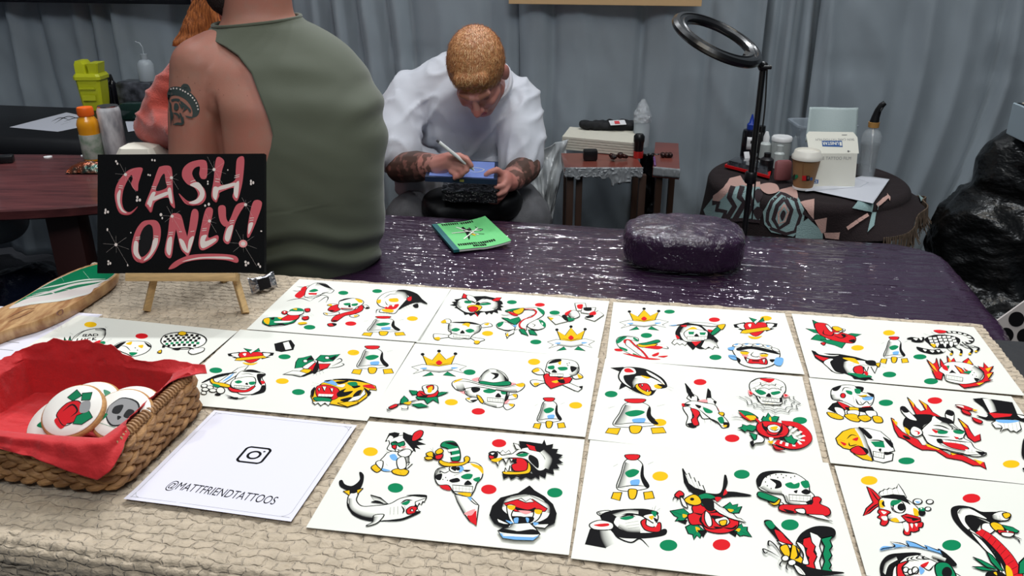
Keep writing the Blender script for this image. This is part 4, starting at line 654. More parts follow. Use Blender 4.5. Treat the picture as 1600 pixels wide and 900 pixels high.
sheet((880, 680, .29375), (922, 688.2), (1294, 724), (886.5, 872.4), 'front row flash sheet with a blue-black swallow over a red rose',
"""yE 516,218 42,25;;gE 950,208 42,24;;gE 560,586 47,30;;rE 842,583 47,30;;gE 1206,477 47,29
k/ 145,500 190,495 240,500 225,600 118,580;;kd 190,495 200,550 225,600 | 240,500 265,545 270,575
w 180,410 250,402 235,440 205,435;;kd 182,408 205,435 235,440 | 215,412 220,425 235,430
k 200,435 250,405 340,395 440,395 505,415 440,445 330,420 272,445 300,500 380,520 480,520 542,500 542,528 480,543 400,548 300,542 262,512
w. 272,455 345,425 425,438 435,480 410,515 340,512 290,490;;kd 400,400 340,398 260,420 | 400,420 340,415 285,435;;kd 290,490 340,515 410,520 | 300,470 345,485 410,490
w 140,475 195,453 262,470 255,502 165,502;;r. 163,478 235,470 242,482 200,488;;g. 302,442 358,430 375,440 335,452;;k~ 300,438 350,425 385,435 *2
r 413,462 440,447 442,478 480,490 508,465 520,475 515,512 470,515 430,500;;w 425,430 478,418 505,432 490,470 450,450;;y. 455,435 482,430 472,452;;g. 468,410 495,408 490,438;;k. 480,440 500,450 490,462;;k~ 470,410 475,385;;k~ 480,408 492,378;;k~ 490,410 515,390
w. 480,470 490,490 500,470;;k~ 255,500 290,545 360,572 408,552 456,596 *1.4;;k~ 330,470 400,458;;k~ 335,485 405,475;;k~ 345,498 405,490
g/ 568,405 600,400 640,392 672,420 640,462 615,455 595,460 610,440 590,430;;g/ 650,490 670,480 700,465 762,520 735,530 728,550 710,535 695,558 688,530 665,525;;g/ 850,385 870,372 888,358 900,375 930,368 925,385 950,380 935,415 900,418;;g/ 895,500 920,490 950,473 955,490 980,490 978,510 1002,543 960,535 940,540
y. 635,422 662,430 640,442;;y. 703,490 727,500 712,518;;y. 875,395 908,400 890,412;;y. 912,500 942,500 932,517;;k~ 580,408 640,430 *1.3;;k~ 690,540 720,500;;k~ 990,535 930,505;;k~ 940,385 890,410
k/ 610,460 660,455 650,475;;k/ 715,510 762,512 745,545;;k/ 880,520 925,515 915,542
r 662,430 690,415 685,385 720,362 762,370 800,395 880,420 930,455 925,495 880,520 820,525 760,510 735,480 680,478;;k~ 690,415 740,425 760,400 *2;;k~ 735,478 780,500 850,495 *2;;k~ 850,495 900,500 925,480 *2;;k~ 740,425 730,460 760,490 *2
r. 740,425 800,400 880,430 890,480 800,500 750,480;;k~ 760,420 850,410 890,450 *2;;w 757,408 782,430 792,478 772,490 752,452;;w 805,452 860,438 885,468 845,490;;y 830,462 868,455 865,480 840,485;;k. 790,430 850,440 800,450;;k. 800,490 850,495 820,502
w/ 635,181 655,215 668,205 680,235 695,228 705,252 718,248 728,275 742,270 756,305 720,318 670,300;;k/ 635,181 645,255 665,290 700,318 760,318 750,300 700,285 665,260;;k~ 655,215 675,262 *1.3;;k~ 680,235 700,280 *1.3;;k~ 705,252 722,290 *1.3
k 740,312 820,318 848,292 860,215 872,255 862,300 920,308 1000,325 900,328 850,335 800,345;;r. 862,292 872,312 850,325;;g 712,328 760,313 812,335 765,352 745,382 722,352;;y 645,345 690,320 722,333 735,365 702,378 660,366;;ke 685,345 8,6
r 593,322 618,300 642,318 630,338 605,335;;k. 615,330 640,325 635,345;;w 622,338 640,345 662,390 635,378;;k~ 582,352 590,335 610,340 600,355;;r. 808,335 842,338 818,358
k 735,350 790,348 802,398 768,402;;w/ 800,358 835,385 860,395 880,415 905,425 925,445 945,450 972,470 910,455 880,445 830,420 800,395;;k~ 810,370 890,430;;k~ 805,385 880,440;;k~ 845,392 940,460
w 1030,250 1055,212 1150,198 1240,213 1302,258 1310,300 1335,330 1318,372 1200,368 1175,330 1160,318 1100,312 1045,292
k. 1025,245 1060,203 1150,194 1245,212 1140,208 1072,232 1045,282;;kd 1045,285 1100,312 1165,320 | 1070,270 1110,290 1160,295;;g. 1180,265 1210,256 1228,266 1255,258 1252,285 1215,290 1188,280;;g. 1262,255 1300,248 1308,280 1282,287;;k. 1098,238 1152,250 1160,280 1125,290 1130,265;;k. 1265,308 1290,292 1315,310 1292,322;;k. 1225,305 1245,298 1240,315
kd 1180,325 1200,368 1260,380 | 1195,330 1215,355 1260,362
"""+teeth(1200, 322, 1316, 330, 32, 6)+"\n"+"\n".join("kE %g,%g 3,3" % q for q in [(1080, 230), (1100, 222), (1130, 216), (1160, 215), (1185, 222), (1210, 232), (1170, 232), (1075, 255), (1085, 275), (1105, 290), (1230, 225), (1140, 232)])+"""
g 1030,322 1045,308 1100,325 1155,350 1130,365 1060,345 1040,335;;y 1088,360 1120,368 1150,345 1150,370 1120,380;;w 1150,365 1170,372 1155,390
r 1160,378 1250,378 1320,372 1325,340 1355,335 1372,350 1365,372 1410,395 1420,425 1390,438 1300,432 1275,395 1235,422 1150,405;;k. 1290,365 1325,350 1320,378;;w/ 1298,428 1380,432 1432,466 1350,448;;w 1232,402 1280,400 1285,425 1250,420;;k. 1170,400 1230,415 1200,420
k 1070,472 1100,462 1125,490 1180,545 1218,592 1195,625 1140,560;;g. 1073,473 1103,465 1125,492 1102,508;;r 1120,510 1160,525 1185,555 1220,590 1160,578 1140,560;;w 1135,570 1180,585 1220,600 1190,610;;y 1152,602 1190,592 1207,640 1192,662 1162,632
k 1238,588 1270,530 1345,495 1430,503 1442,542 1390,572 1340,545 1290,560
g/ 1368,560 1432,545 1418,570 1430,600 1415,620 1428,650 1412,675 1425,700 1415,720 1440,742 1368,738 1388,680 1378,640 1388,600
w/ 1308,522 1352,540 1372,560 1362,600 1375,640 1362,680 1375,735 1345,738 1330,680 1345,640 1325,600
r/ 1275,560 1312,550 1322,580 1340,600 1332,630 1348,655 1332,690 1340,722 1285,712 1305,660 1285,640 1295,610 1270,600
w 1238,578 1278,598 1292,650 1305,695 1270,690 1275,640
y/ 1203,665 1215,590 1235,600 1258,620 1258,650 1275,670 1265,692;;k~ 1235,600 1250,650 1230,670 *1.8
k 1205,672 1300,712 1400,732 1492,742 1400,752 1300,760 1240,720;;we 1180,665 20,15;;we 1215,688 22,16;;w 1225,700 1260,715 1290,755 1250,745;;k~ 1250,715 1280,755 *2
k~ 1165,655 1130,600 1095,572 1090,595 1110,600 *1.2;;k~ 1150,660 1100,630 1062,615 1072,638 1090,628 *1.2;;k~ 1165,675 1150,700 1160,710;;k~ 1190,690 1185,715 1195,730;;k~ 1215,705 1215,740;;k~ 1150,670 1140,695""",
[(BELL, 370, 230, 115, 125)], h=.0005, grow=(.0, .0))
sheet((1290, 710, .2112), (1303.7, 728), (1620, 760), (1353.5, 900), 'front row flash sheet at the right with a big-lipped red fish',
"""yE 322,193 62,33;;rE 1079,325 66,34;;gE 932,672 70,40
r/ 303,238 345,258 380,290 410,325 402,375 365,400 325,435 278,455 300,400 350,355 330,310;;k~ 330,260 380,330 400,345 *1.3;;k~ 295,440 350,390 395,362 *1.3
w/ 393,290 405,275 425,268 435,258 455,262 470,250 495,258 515,248 525,250 537,218 570,265 600,320 500,300 410,312;;k~ 425,268 430,300;;k~ 455,262 460,298;;k~ 490,256 500,296;;k~ 525,250 545,300
w 393,360 415,322 500,310 600,335 680,395 692,440 645,462 565,502 480,492 410,442
kd 393,360 405,430 480,492 | 420,365 430,420 495,465;;k/ 408,312 500,298 580,305 625,372 585,350 520,330 430,322
y. 398,345 428,342 432,392 402,390;;k~ 430,345 425,370 440,390 *2;;y. 480,485 520,470 545,500 510,502
g. 478,370 495,340 560,342 540,362 500,385;;w 500,385 520,358 565,352 590,400 570,432 530,430 502,408;;g. 495,350 555,342 545,362 505,378;;kE 560,392 29,28;;k~ 480,375 500,420 550,440;;kE 665,430 14,12
y. 648,400 682,415 690,450 660,462;;r/ 560,458 600,442 640,452 700,470 705,495 650,512 610,505 585,485;;k~ 575,462 640,475 700,482 *3;;k. 640,480 700,478 650,495
r 385,428 400,408 440,412 480,430 455,455 465,500 440,530 405,520 410,485 383,468 400,448;;w. 410,420 450,430 430,445;;w. 410,465 450,460 455,490 430,490;;k~ 405,428 490,440;;k~ 400,470 490,455;;k~ 420,500 500,470
r 575,580 590,520 565,505 640,512 715,505 715,540 690,545 690,565 655,578 630,575 625,597 595,600;;w. 570,510 610,515 612,570 590,570;;w. 625,518 645,518 640,550;;w. 660,516 680,516 672,540;;k~ 612,515 622,590;;k~ 645,515 655,575;;k~ 675,512 690,548
we 680,352 33,20;;b. 660,350 700,355 680,366;;we 770,354 26,16;;we 756,407 22,14;;ke 712,435 22,22;;g. 688,402 722,398 732,422 700,420;;w. 700,400 715,404 705,412
k 930,425 945,395 1000,385 1080,398 1150,430 1240,432 1330,432 1368,455 1345,492 1290,500 1240,512 1180,485 1080,455 1042,470 1050,510 1120,565 1220,650 1310,750 1360,850 1375,940 1295,940 1255,800 1150,680 1030,580 950,490
w. 975,440 1000,405 1060,405 1130,440 1190,482 1080,452 1035,462 1030,500 1060,545 1110,600 1020,530
kd 975,440 1000,405 1060,400 | 1000,450 1020,420 1070,415;;k 1035,470 1070,455 1130,480 1215,520 1150,515 1110,560 1060,520;;w 1150,540 1165,515 1215,518 1255,560 1200,600 1165,580;;w 1060,560 1130,600 1220,690 1290,790 1335,900 1300,900 1240,780 1140,670;;k~ 1045,560 1160,640 1270,780 1310,900 *3
k- 1130,572 1200,615 1280,690 1340,760 1385,840 1420,930 *15;;r- 1130,572 1200,615 1280,690 1340,760 1385,840 1420,930 *13;;k~ 1185,575 1160,615 *1.6;;k~ 1225,605 1195,645 *1.6;;k~ 1260,640 1230,680 *1.6;;k~ 1295,672 1262,712 *1.6;;k~ 1330,708 1292,748 *1.6;;k~ 1362,748 1318,785 *1.6;;k~ 1390,790 1345,820 *1.6;;k~ 1415,835 1368,860 *1.6;;k~ 1435,880 1385,900 *1.6
w 1228,455 1290,428 1350,440 1365,465 1340,495 1250,490;;kd 1228,455 1240,485 1300,500 | 1270,450 1280,475 1310,485;;y 1310,442 1355,440 1368,462 1335,482 1312,465;;k~ 1285,460 1290,492;;k~ 1258,465 1265,490
g/ 1300,528 1380,545 1430,575 1415,588 1370,580 1330,560;;y 1215,518 1250,508 1300,530 1322,572 1270,575 1235,555;;k~ 1250,525 1290,550;;r 1268,568 1330,572 1390,582 1380,598 1300,600;;w 1300,585 1392,592 1370,618 1310,610;;w; 1335,570 1345,588 1352,572;;k~ 1370,608 1410,620 1452,637;;k~ 1375,612 1420,635 1437,665
g/ 1185,723 1230,755 1270,800 1315,870 1280,862 1220,800;;g/ 1088,768 1150,790 1210,820 1275,862 1190,842;;g/ 1083,840 1160,840 1255,872 1160,866;;g/ 1480,760 1430,810 1425,890 1480,890;;k~ 1195,735 1290,850;;y. 1330,832 1372,862 1385,940 1345,940;;k 1190,890 1240,870 1310,890 1330,930 1200,930;;y. 1240,885 1260,880 1265,905
b. 400,718 425,688 515,690 478,653 560,668 612,690 592,648 660,663 745,705 730,678 830,715 845,708 915,772 850,742 750,712 640,690 560,692 470,705;;k~ 400,718 430,705 510,690 475,655 *1.1;;k~ 475,655 560,668 612,690 592,648 *1.1;;k~ 592,648 660,665 745,705 730,678 *1.1;;k~ 740,685 830,718 835,710 900,760 *1.1
w 540,810 590,770 660,750 780,790 905,860 985,940 440,940 500,850
k 403,860 420,800 470,755 560,742 660,738 700,748 600,765 540,795 500,850 480,940 425,940;;kd 420,880 440,810 520,765 | 440,900 465,830 530,790;;k 830,790 870,770 850,722 900,755 962,820 940,832 870,808;;kd 780,770 840,790 880,805 | 790,750 850,765 890,780
k~ 620,770 600,790 650,800;;k~ 650,765 630,785 690,798;;k~ 690,760 670,780 730,790;;k~ 730,762 715,780 770,788 *1.5
g 805,840 850,808 920,830 965,940 840,940;;kE 895,885 38,42;;r 525,835 560,812 610,800 565,845 570,880 600,940 535,940;;r. 700,830 760,805 740,840 715,850;;r~ 640,880 690,900 *2;;we 590,865 22,20;;we 625,880 20,20;;we 660,870 24,26;;b. 690,840 730,870 700,900;;k~ 560,845 580,900 640,900 690,860;;k~ 700,830 760,870 800,830;;k. 470,850 500,830 490,880""", h=.0)
# ---------------- wrapped treatment bed, bolster, booklet ----------------
def wrapmat(name, col, sc1, sc2, s1, s2, rot=-AN, rough=.35, d1=.010, d2=.003, det=1.2):
    m = mat(name, col, rough, coat=1, coatr=.05, spec=.15); nt = m.node_tree; b = nt.nodes['Principled BSDF']
    tc = nt.nodes.new('ShaderNodeTexCoord'); m1 = nt.nodes.new('ShaderNodeMapping'); m1.inputs['Rotation'].default_value = (0, 0, rot)
    nt.links.new(tc.outputs['Object'], m1.inputs[0]); last = None
    for scv, st, dist in ((sc1, s1, d1), (sc2, s2, d2)):
        m2 = nt.nodes.new('ShaderNodeMapping'); m2.inputs['Scale'].default_value = scv; nt.links.new(m1.outputs[0], m2.inputs[0])
        n = nt.nodes.new('ShaderNodeTexNoise'); n.inputs['Scale'].default_value = 1; n.inputs['Detail'].default_value = det; n.inputs['Distortion'].default_value = .3
        nt.links.new(m2.outputs[0], n.inputs['Vector'])
        bp = nt.nodes.new('ShaderNodeBump'); bp.inputs['Strength'].default_value = st; bp.inputs['Distance'].default_value = dist
        nt.links.new(n.outputs['Fac'], bp.inputs['Height'])
        if last: nt.links.new(last.outputs[0], bp.inputs['Normal'])
        last = bp
    nt.links.new(last.outputs[0], b.inputs['Coat Normal'])
    return m
BEDW = wrapmat('wrapped_purple_vinyl', (46, 27, 49), (4, 42, 30), (34, 150, 150), 1, 1)
BED_T = .67; BU0, BU1, BV0, BV1 = -1.16, .705, 1.475, 2.125
bed = thing('massage_bed', B((BU0+BU1)/2, (BV0+BV1)/2, 0), 'purple padded treatment bed wrapped in clear cling film behind the display table', 'bed')
def bedtop(a, b):
    # closed cushion: b runs round the section (top, far side, bottom, near side)
    uc, vc = (BU0+BU1)/2, (BV0+BV1)/2; L, Wd, T = (BU1-BU0)/2, (BV1-BV0)/2, .045
    an = 2*PI*b
    c, s = math.cos(an), math.sin(an)
    p = .32
    sy = math.copysign(abs(c)**p, c); sz = math.copysign(abs(s)**p, s)
    e = 2*a-1; ee = abs(e)
    k = 1-max(0, (ee-.84)/.16)**3.2*.42                           # rounded plan corners
    tz = T*(1-max(0, (ee-.965)/.035)**2*.75)
    u = uc+e*L; v = vc+sy*Wd*k
    hz = 0
    if s > 0:
        hz = .0022*nz(u*2.5, v*38, 3)+.0016*nz(u*6, v*90, 4)+.004*nz(u*3, v*3, 9)
        if ee > .93: hz += .003*nz(u*60, v*10, 4)
    return B(u, v, BED_T-T+sz*tz+hz)
mb = MB(); mb.grid(lambda b, a: bedtop(a, b), 220, 300, closeu=True)
n = len(mb.v); mb.f.append(tuple(range(0, 220))); mb.m.append(0); mb.f.append(tuple(range(n-220, n))); mb.m.append(0)
mb.build('padded_top', BEDW, bed, ang=180)
mb = MB(); mb.box(B((BU0+BU1)/2, (BV0+BV1)/2, BED_T-.115), (BU1-BU0-.1, BV1-BV0-.1, .05), (0, 0, AN), bev=.004)
mb.build('bed_frame', DARKW, bed)
for uu in (BU0+.12, BU1-.14):
    for vv in (BV0+.1, BV1-.1):
        MB().box(B(uu, vv, (BED_T-.14)/2), (.045, .045, BED_T-.14), (0, 0, AN), bev=.003).build('leg', DARKW, bed)
# bolster
BOLM = wrapmat('wrapped_bolster_vinyl', (46, 27, 50), (28, 28, 24), (130, 130, 130), 1.0, 1, d1=.012, d2=.0045, det=2)
def bol(a, b):
    an = 2*PI*a; th = PI*(b-.5)
    ct, st = math.cos(th), math.sin(th); e1 = .30; e2 = .55
    cc = abs(ct)**e1; x = math.copysign(abs(math.cos(an))**.75, math.cos(an))*cc; y = math.copysign(abs(math.sin(an))**.75, math.sin(an))*cc
    z = math.copysign(abs(st)**.45, st)
    p = B(0, 0) + BU*(x*.137) + BV*(y*.105); zz = .043*(1+z)
    if z > .3: zz += .006*(1-(x*x+y*y)*.8)+.004*nz(x*5, y*5, 2)+.0022*nz(x*16, y*16, 5)
    w = 1+.02*nz(x*6, y*6, z*4)
    return Vector((p.x*w, p.y*w, zz))+Vector((.395, 1.822, BED_T+.004))
mb = MB(); mb.grid(bol, 120, 60, closeu=True)
mb.f.append(tuple(range(0, 120))); mb.m.append(0); mb.f.append(tuple(range(7200-120, 7200))); mb.m.append(0)
mb.build('bolster_cushion', BOLM, label='round purple bolster cushion in crinkled cling film on the treatment bed', cat='cushion', ang=180)
# text on things
def txt(mb, s, conv, xf, x, y, size, sx=1, rot=0, col='k', z=.00008, bold=0, shear=0, align='LEFT', spacing=1, mi=1):
    cu_ = bpy.data.curves.new('t', 'FONT'); cu_.body = s; cu_.size = size; cu_.align_x = align; cu_.offset = bold; cu_.shear = shear; cu_.space_character = spacing
    o = bpy.data.objects.new('t', cu_); C.objects.link(o)
    dg = bpy.context.evaluated_depsgraph_get(); me = bpy.data.meshes.new_from_object(o.evaluated_get(dg))
    c, sn = math.cos(rot), math.sin(rot); vs = []
    for v in me.vertices:
        q = v.co; X, Y = q.x*sx, q.y
        p = conv(x+X*c-Y*sn, y+X*sn+Y*c); vs.append(xf(p, z))
    mb.add(vs, [tuple(p.vertices) for p in me.polygons], mi, PCOL[col])
    bpy.data.objects.remove(o); bpy.data.meshes.remove(me); bpy.data.curves.remove(cu_)
def frame(org, X, Y):                                             # flat local frame
    X = Vector(X).normalized(); Y = Vector(Y); Y = (Y-X*Y.dot(X)).normalized(); N = X.cross(Y)
    if N.z < 0 and abs(N.z) > .3: N = -N
    return lambda p, dz=0: org+X*p.x+Y*p.y+N*dz
ident = lambda x, y: Vector((x, y, 0))
# booklet
bz = BED_T+.008
pts = [atz(*q, bz) for q in [(677, 352), (758, 343), (784, 383), (692, 391)]]
X = (pts[1]-pts[0]).normalized(); Yv = pts[3]-pts[0]; Yv = (Yv-X*Yv.dot(X)).normalized(); W_, H_ = (pts[1]-pts[0]).length, .205
org = pts[0]+X*.0
bk = thing('booklet', org+X*W_/2+Yv*H_/2-Vector((0, 0, .006)), 'small green booklet with black lettering lying on the wrapped purple bed', 'book')
def bxf(p, dz=0):
    c = .012*(abs(p.x/W_-.45)*1.6)**2 if p.x > W_*.45 else .002*(1-p.x/W_)
    return org+X*p.x+Yv*p.y+Vector((0, 0, c+dz))
def slab(mb, x0, x1, y0, y1, z0, z1, mi=0, n=12, xf=bxf, col=None):
    a = [[xf(Vector((x0+(x1-x0)*i/n, y, 0)), z) for i in range(n+1)] for y, z in ((y0, z0), (y1, z0), (y1, z1), (y0, z1))]
    mb.rings([[a[k][i] for k in range(4)] for i in range(n+1)], mi)
GREENC = mat('green_cover', (104, 196, 120), .4, coat=.2)
mb = MB(); slab(mb, .003, W_-.001, .001, H_-.001, -.005, .0); mb.build('pages', mat('white_pages', (225, 225, 220), .7), bk)
mb = MB(); slab(mb, .0, W_, 0, H_, .0001, .0008)
W2, H2 = W_, H_
cv = lambda x, y: Vector(((x-110)/1060*W2, (y-200)/480*H2, 0))
mb.c = [PCOL['w']]*len(mb.v)
import itertools
rr = random.Random(3)
bt = []
for k in range(15): x = 250+k*43; bt.append('k; %d,%d %d,%d %d,%d %d,%d' % (x, 215, x+34, 212, x+34-rr.randint(0, 8), 250, x+rr.randint(0, 8), 252))
for k in range(17): x = 230+k*42; bt.append('k; %d,%d %d,%d %d,%d %d,%d' % (x, 590, x+34, 588, x+34-rr.randint(0, 8), 622, x+rr.randint(0, 8), 624))
for k in range(6): x = 480+k*42; bt.append('k; %d,%d %d,%d %d,%d %d,%d' % (x, 632, x+33, 630, x+33, 658, x, 660))
draw(mb, '\n'.join(bt)+"""
w- 300,400 900,405 *3;;w- 480,300 760,470 *3;;w- 420,520 860,360 *3;;k. 560,330 620,300 640,350 720,330 700,400 620,420 560,500 500,540 540,460 560,400;;p- 330,400 560,405 *2;;k- 320,400 880,408;;k- 620,420 860,480 *1.5;;k- 830,330 850,420 *1.5;;w. 640,360 700,350 690,390;;p. 600,350 640,380 600,420;;k. 860,380 920,400 860,415;;y. 640,440 700,460 680,480""", cv, bxf, z=.001, lw=.0012)
mb.build('cover', [GREENC, INK], bk, smooth=False, fix=False)
mb = MB(); slab(mb, -.004, .010, 0, H_, -.0055, .0012, n=3); mb.build('spine', mat('teal_spine', (10, 92, 96), .5), bk)

# ---------------- the hand-painted sign on its easel ----------------
c0, c1, c2, c3 = aty(152, 427, 1.375), aty(413, 425.5, 1.375), aty(413, 241, 1.46), aty(156, 241.5, 1.46)
sg = thing('painted_sign', (c0+c1)/2, 'black painted board lettered CASH ONLY! in pink and white, standing on the small easel', 'sign')
X = (c1-c0).normalized(); Wb = (c1-c0).length; Yv = (c3-c0); Yv = (Yv-X*Yv.dot(X)); Hb = Yv.length; Yv.normalize(); Nn = X.cross(Yv)
if Nn.y > 0: Nn = -Nn
mb = MB()
sxf = lambda p, dz=0: c0+X*p.x+Yv*p.y+Nn*dz
def pslab(mb, xf, x0, x1, y0, y1, z0, z1, mi=0):
    vs = [xf(Vector((x, y, 0)), z) for z in (z0, z1) for x, y in ((x0, y0), (x1, y0), (x1, y1), (x0, y1))]
    mb.add(vs, [(0, 3, 2, 1), (4, 5, 6, 7), (0, 1, 5, 4), (1, 2, 6, 5), (2, 3, 7, 6), (3, 0, 4, 7)], mi)
pslab(mb, sxf, 0, Wb, 0, Hb, -.013, 0)
mb.build('board', mat('black_canvas', (9, 10, 12), .7, bump=.15, bscale=900, spec=.12), sg, smooth=False)
def scv(px, py):
    x, y = 130+px*.3, 230+py*.3; d = ray(x, y); t = (c0-Vector((0, 0, CAMZ))).dot(Nn)/d.dot(Nn); q = Vector((0, 0, CAMZ))+d*t-c0
    return Vector((q.dot(X), q.dot(Yv), 0))
mb = MB()
star = lambda x, y, L: '\n'.join('c~ %g,%g %g,%g *%g' % (x, y, x+dx*L*m, y+dy*L*m, w) for dx, dy, m, w in [(-.5, -.95, 1, 1), (.6, 1, 1.5, 1), (-1, -.08, .9, .9), (1, .35, .9, .8), (.8, -.55, .9, .9), (-.75, .6, .9, .9), (0, -.9, .7, .7), (.05, .8, .7, .6)])+'\ncE %g,%g 8,8' % (x, y)
draw(mb, """s. 308,108 300,150 288,190 284,228 262,215 250,190 258,165 250,145 225,185 208,230 203,285 215,325 245,338 285,308 255,345 215,353 188,337 170,290 165,240 178,190 215,138 255,112
c. 176,250 190,222 196,232 192,280 205,322 228,342 202,335 182,300
s. 325,292 355,215 388,120 405,100 450,98 464,130 468,230 478,315 455,298 440,262 375,285 356,340 330,312
k. 380,228 395,180 410,148 424,140 430,180 434,212
c. 334,290 358,238 378,236 366,268 352,312 340,300;;c. 362,262 436,232 440,248 368,278;;c. 440,222 457,215 466,292 450,275
s. 640,72 644,155 618,165 605,140 608,102 580,110 568,140 590,180 630,215 640,262 615,297 570,303 530,292 498,240 545,280 585,273 598,245 580,212 540,190 515,150 525,105 570,74
c. 556,196 600,183 632,230 624,272 590,295 550,290 592,270 608,240 590,215
s. 695,56 735,72 722,130 718,195 788,175 795,120 803,60 838,54 834,150 822,220 802,280 778,258 785,212 715,235 708,255 692,287 668,255 680,170
c. 680,208 706,212 702,240 692,275 676,255;;c. 708,206 788,185 785,202 704,224;;c. 788,200 812,178 804,262 786,248
s. 340,380 385,385 405,430 395,505 355,578 305,602 265,582 252,520 272,440 305,392
k. 342,402 362,420 364,480 345,540 308,572 290,545 292,480 312,425
c. 268,490 287,498 287,545 303,582 280,575 262,545;;c. 366,482 390,476 382,520 345,575 315,590 350,545
s. 455,357 490,348 488,400 474,480 458,575 425,548 442,445;;s. 470,357 508,352 530,425 545,480 550,558 512,535 490,450;;s. 568,330 600,336 592,420 552,560 530,540 550,430
c. 442,478 464,472 454,560 434,540;;c. 500,478 525,490 545,548 518,530;;c. 552,482 578,466 556,538 544,548
s. 640,322 676,325 664,400 652,470 697,458 706,475 690,502 625,537 602,510 612,430
c. 616,465 645,458 636,490 684,474 692,488 628,526 610,506
s. 705,312 740,308 746,370 762,402 738,414 712,382;;s. 800,300 846,292 815,345 790,400 762,500 730,485 742,425 770,365
c. 752,422 782,408 760,488 738,476;;s. 890,280 932,290 905,380 866,468 854,450 868,350;;c. 863,400 886,395 870,442 860,450
s. 445,634 480,595 560,562 680,555 780,562 808,582 800,602 740,588 620,585 530,600 475,630;;c. 515,597 600,574 740,570 785,584 740,582 620,580
h~ 170,300 195,345 245,350 285,310;;h~ 328,300 352,340 362,312;;h~ 505,250 560,302 620,292;;h~ 670,258 692,287 705,262;;h~ 255,545 300,602 355,580
c- 188,200 208,203;;c- 186,210 207,213;;c- 358,205 382,208;;c- 360,215 380,218;;c- 434,185 458,182;;c- 436,196 460,192;;c- 560,180 585,172;;c- 690,165 712,168;;c- 688,178 710,182;;c- 790,150 815,143;;c- 788,160 814,153;;c- 274,470 298,468;;c- 272,480 298,478;;c- 370,462 393,465;;c- 368,472 392,475;;c- 447,445 470,443;;c- 446,455 468,453;;c- 500,440 515,440;;c- 560,440 580,437;;c- 622,425 645,422;;c- 620,435 644,432;;c- 765,385 788,382;;c- 765,397 785,393;;c- 868,370 890,368;;c- 868,382 888,380"""
+'\n'+star(222, 143, 60)+'\n'+star(683, 117, 70)+'\n'+star(465, 360, 55)+'\n'+star(173, 508, 75)+'\n'+star(835, 503, 78)+'\n'+star(462, 160, 40)+'\n'+star(660, 385, 40)+'\n'+star(848, 300, 40)+"""
pE 835,503 22,20;;cE 835,503 12,11""" +'\n'+'\n'.join('cE %g,%g %g,%g' % q for q in [(285, 262, 6, 8), (298, 276, 6, 8), (283, 278, 6, 7), (120, 328, 5, 8), (132, 338, 6, 7), (118, 342, 5, 7), (362, 68, 4, 6), (376, 70, 4, 6), (342, 145, 4, 5), (352, 147, 4, 5), (876, 178, 5, 8), (888, 186, 5, 8), (876, 192, 5, 7), (408, 352, 7, 8), (415, 370, 4, 6), (638, 305, 5, 6), (657, 298, 6, 8), (135, 595, 5, 6), (145, 605, 5, 7), (134, 609, 4, 6), (848, 598, 6, 7), (862, 604, 6, 7), (850, 614, 6, 7), (915, 610, 5, 7), (924, 622, 5, 7), (175, 75, 5, 6), (182, 87, 5, 6), (652, 180, 4, 5), (652, 192, 4, 5), (756, 120, 3, 4), (130, 430, 4, 8), (930, 438, 5, 4), (235, 615, 3, 6), (252, 446, 3, 4)]),
scv, sxf, lw=.0011, z=.0003, mi=0)
mb.build('lettering', mat('sign_paint', (255, 255, 255), .6, attr=True, spec=.25), sg, smooth=False, fix=False)
PINE = mat('pine', (205, 170, 118), .6, var=.22, vscale=5, stretch=(8, 8, 60), bump=.05, bscale=20)
ea = thing('tabletop_easel', atz(300, 480, TOPZ-.004), 'small pale pine easel holding the black CASH ONLY sign', 'easel')
zf = TOPZ-.002
la, lb = c0+X*.058+Nn*.006-Yv*.008, c0+X*(Wb-.045)+Nn*.006-Yv*.008
mb = MB(); mid = (la+lb)/2; L = (lb-la).length+.0
rotz = math.atan2(X.y, X.x); tilt = -math.atan2(Yv.y, Yv.z)
mb.box(mid-Yv*.0, (L, .026, .014), (tilt, 0, rotz), bev=.001); mb.build('ledge', PINE, ea)
for s, foot, ft in ((-1, atz(229, 486, zf), -.8), (1, atz(384, 490, zf), .8)):
    top = c0+X*(Wb/2+s*.018)+Yv*.19-Nn*.022
    lo = foot+Vector((0, .0, .0))
    # the leg passes behind the board and in front of nothing else
    d = (lo-top); a = Vector((1, 0, 0)); mbq = MB()
    thr = top+d*((top.z-c0.z)/(top.z-lo.z))
    q = thr-c0; shift = Nn*(-q.dot(Nn)-.021)
    mbq.tube([top, thr+shift, lo], .0115, n=4, flat=.62, up=(1, 0, 0)); mbq.build('leg', PINE, ea, smooth=False)
bt_ = c0+X*(Wb/2)+Yv*.17-Nn*.03
MB().tube([bt_, Vector((bt_.x+.03, 1.50, zf))], .009, n=4).build('rear_leg', PINE, ea, smooth=False)
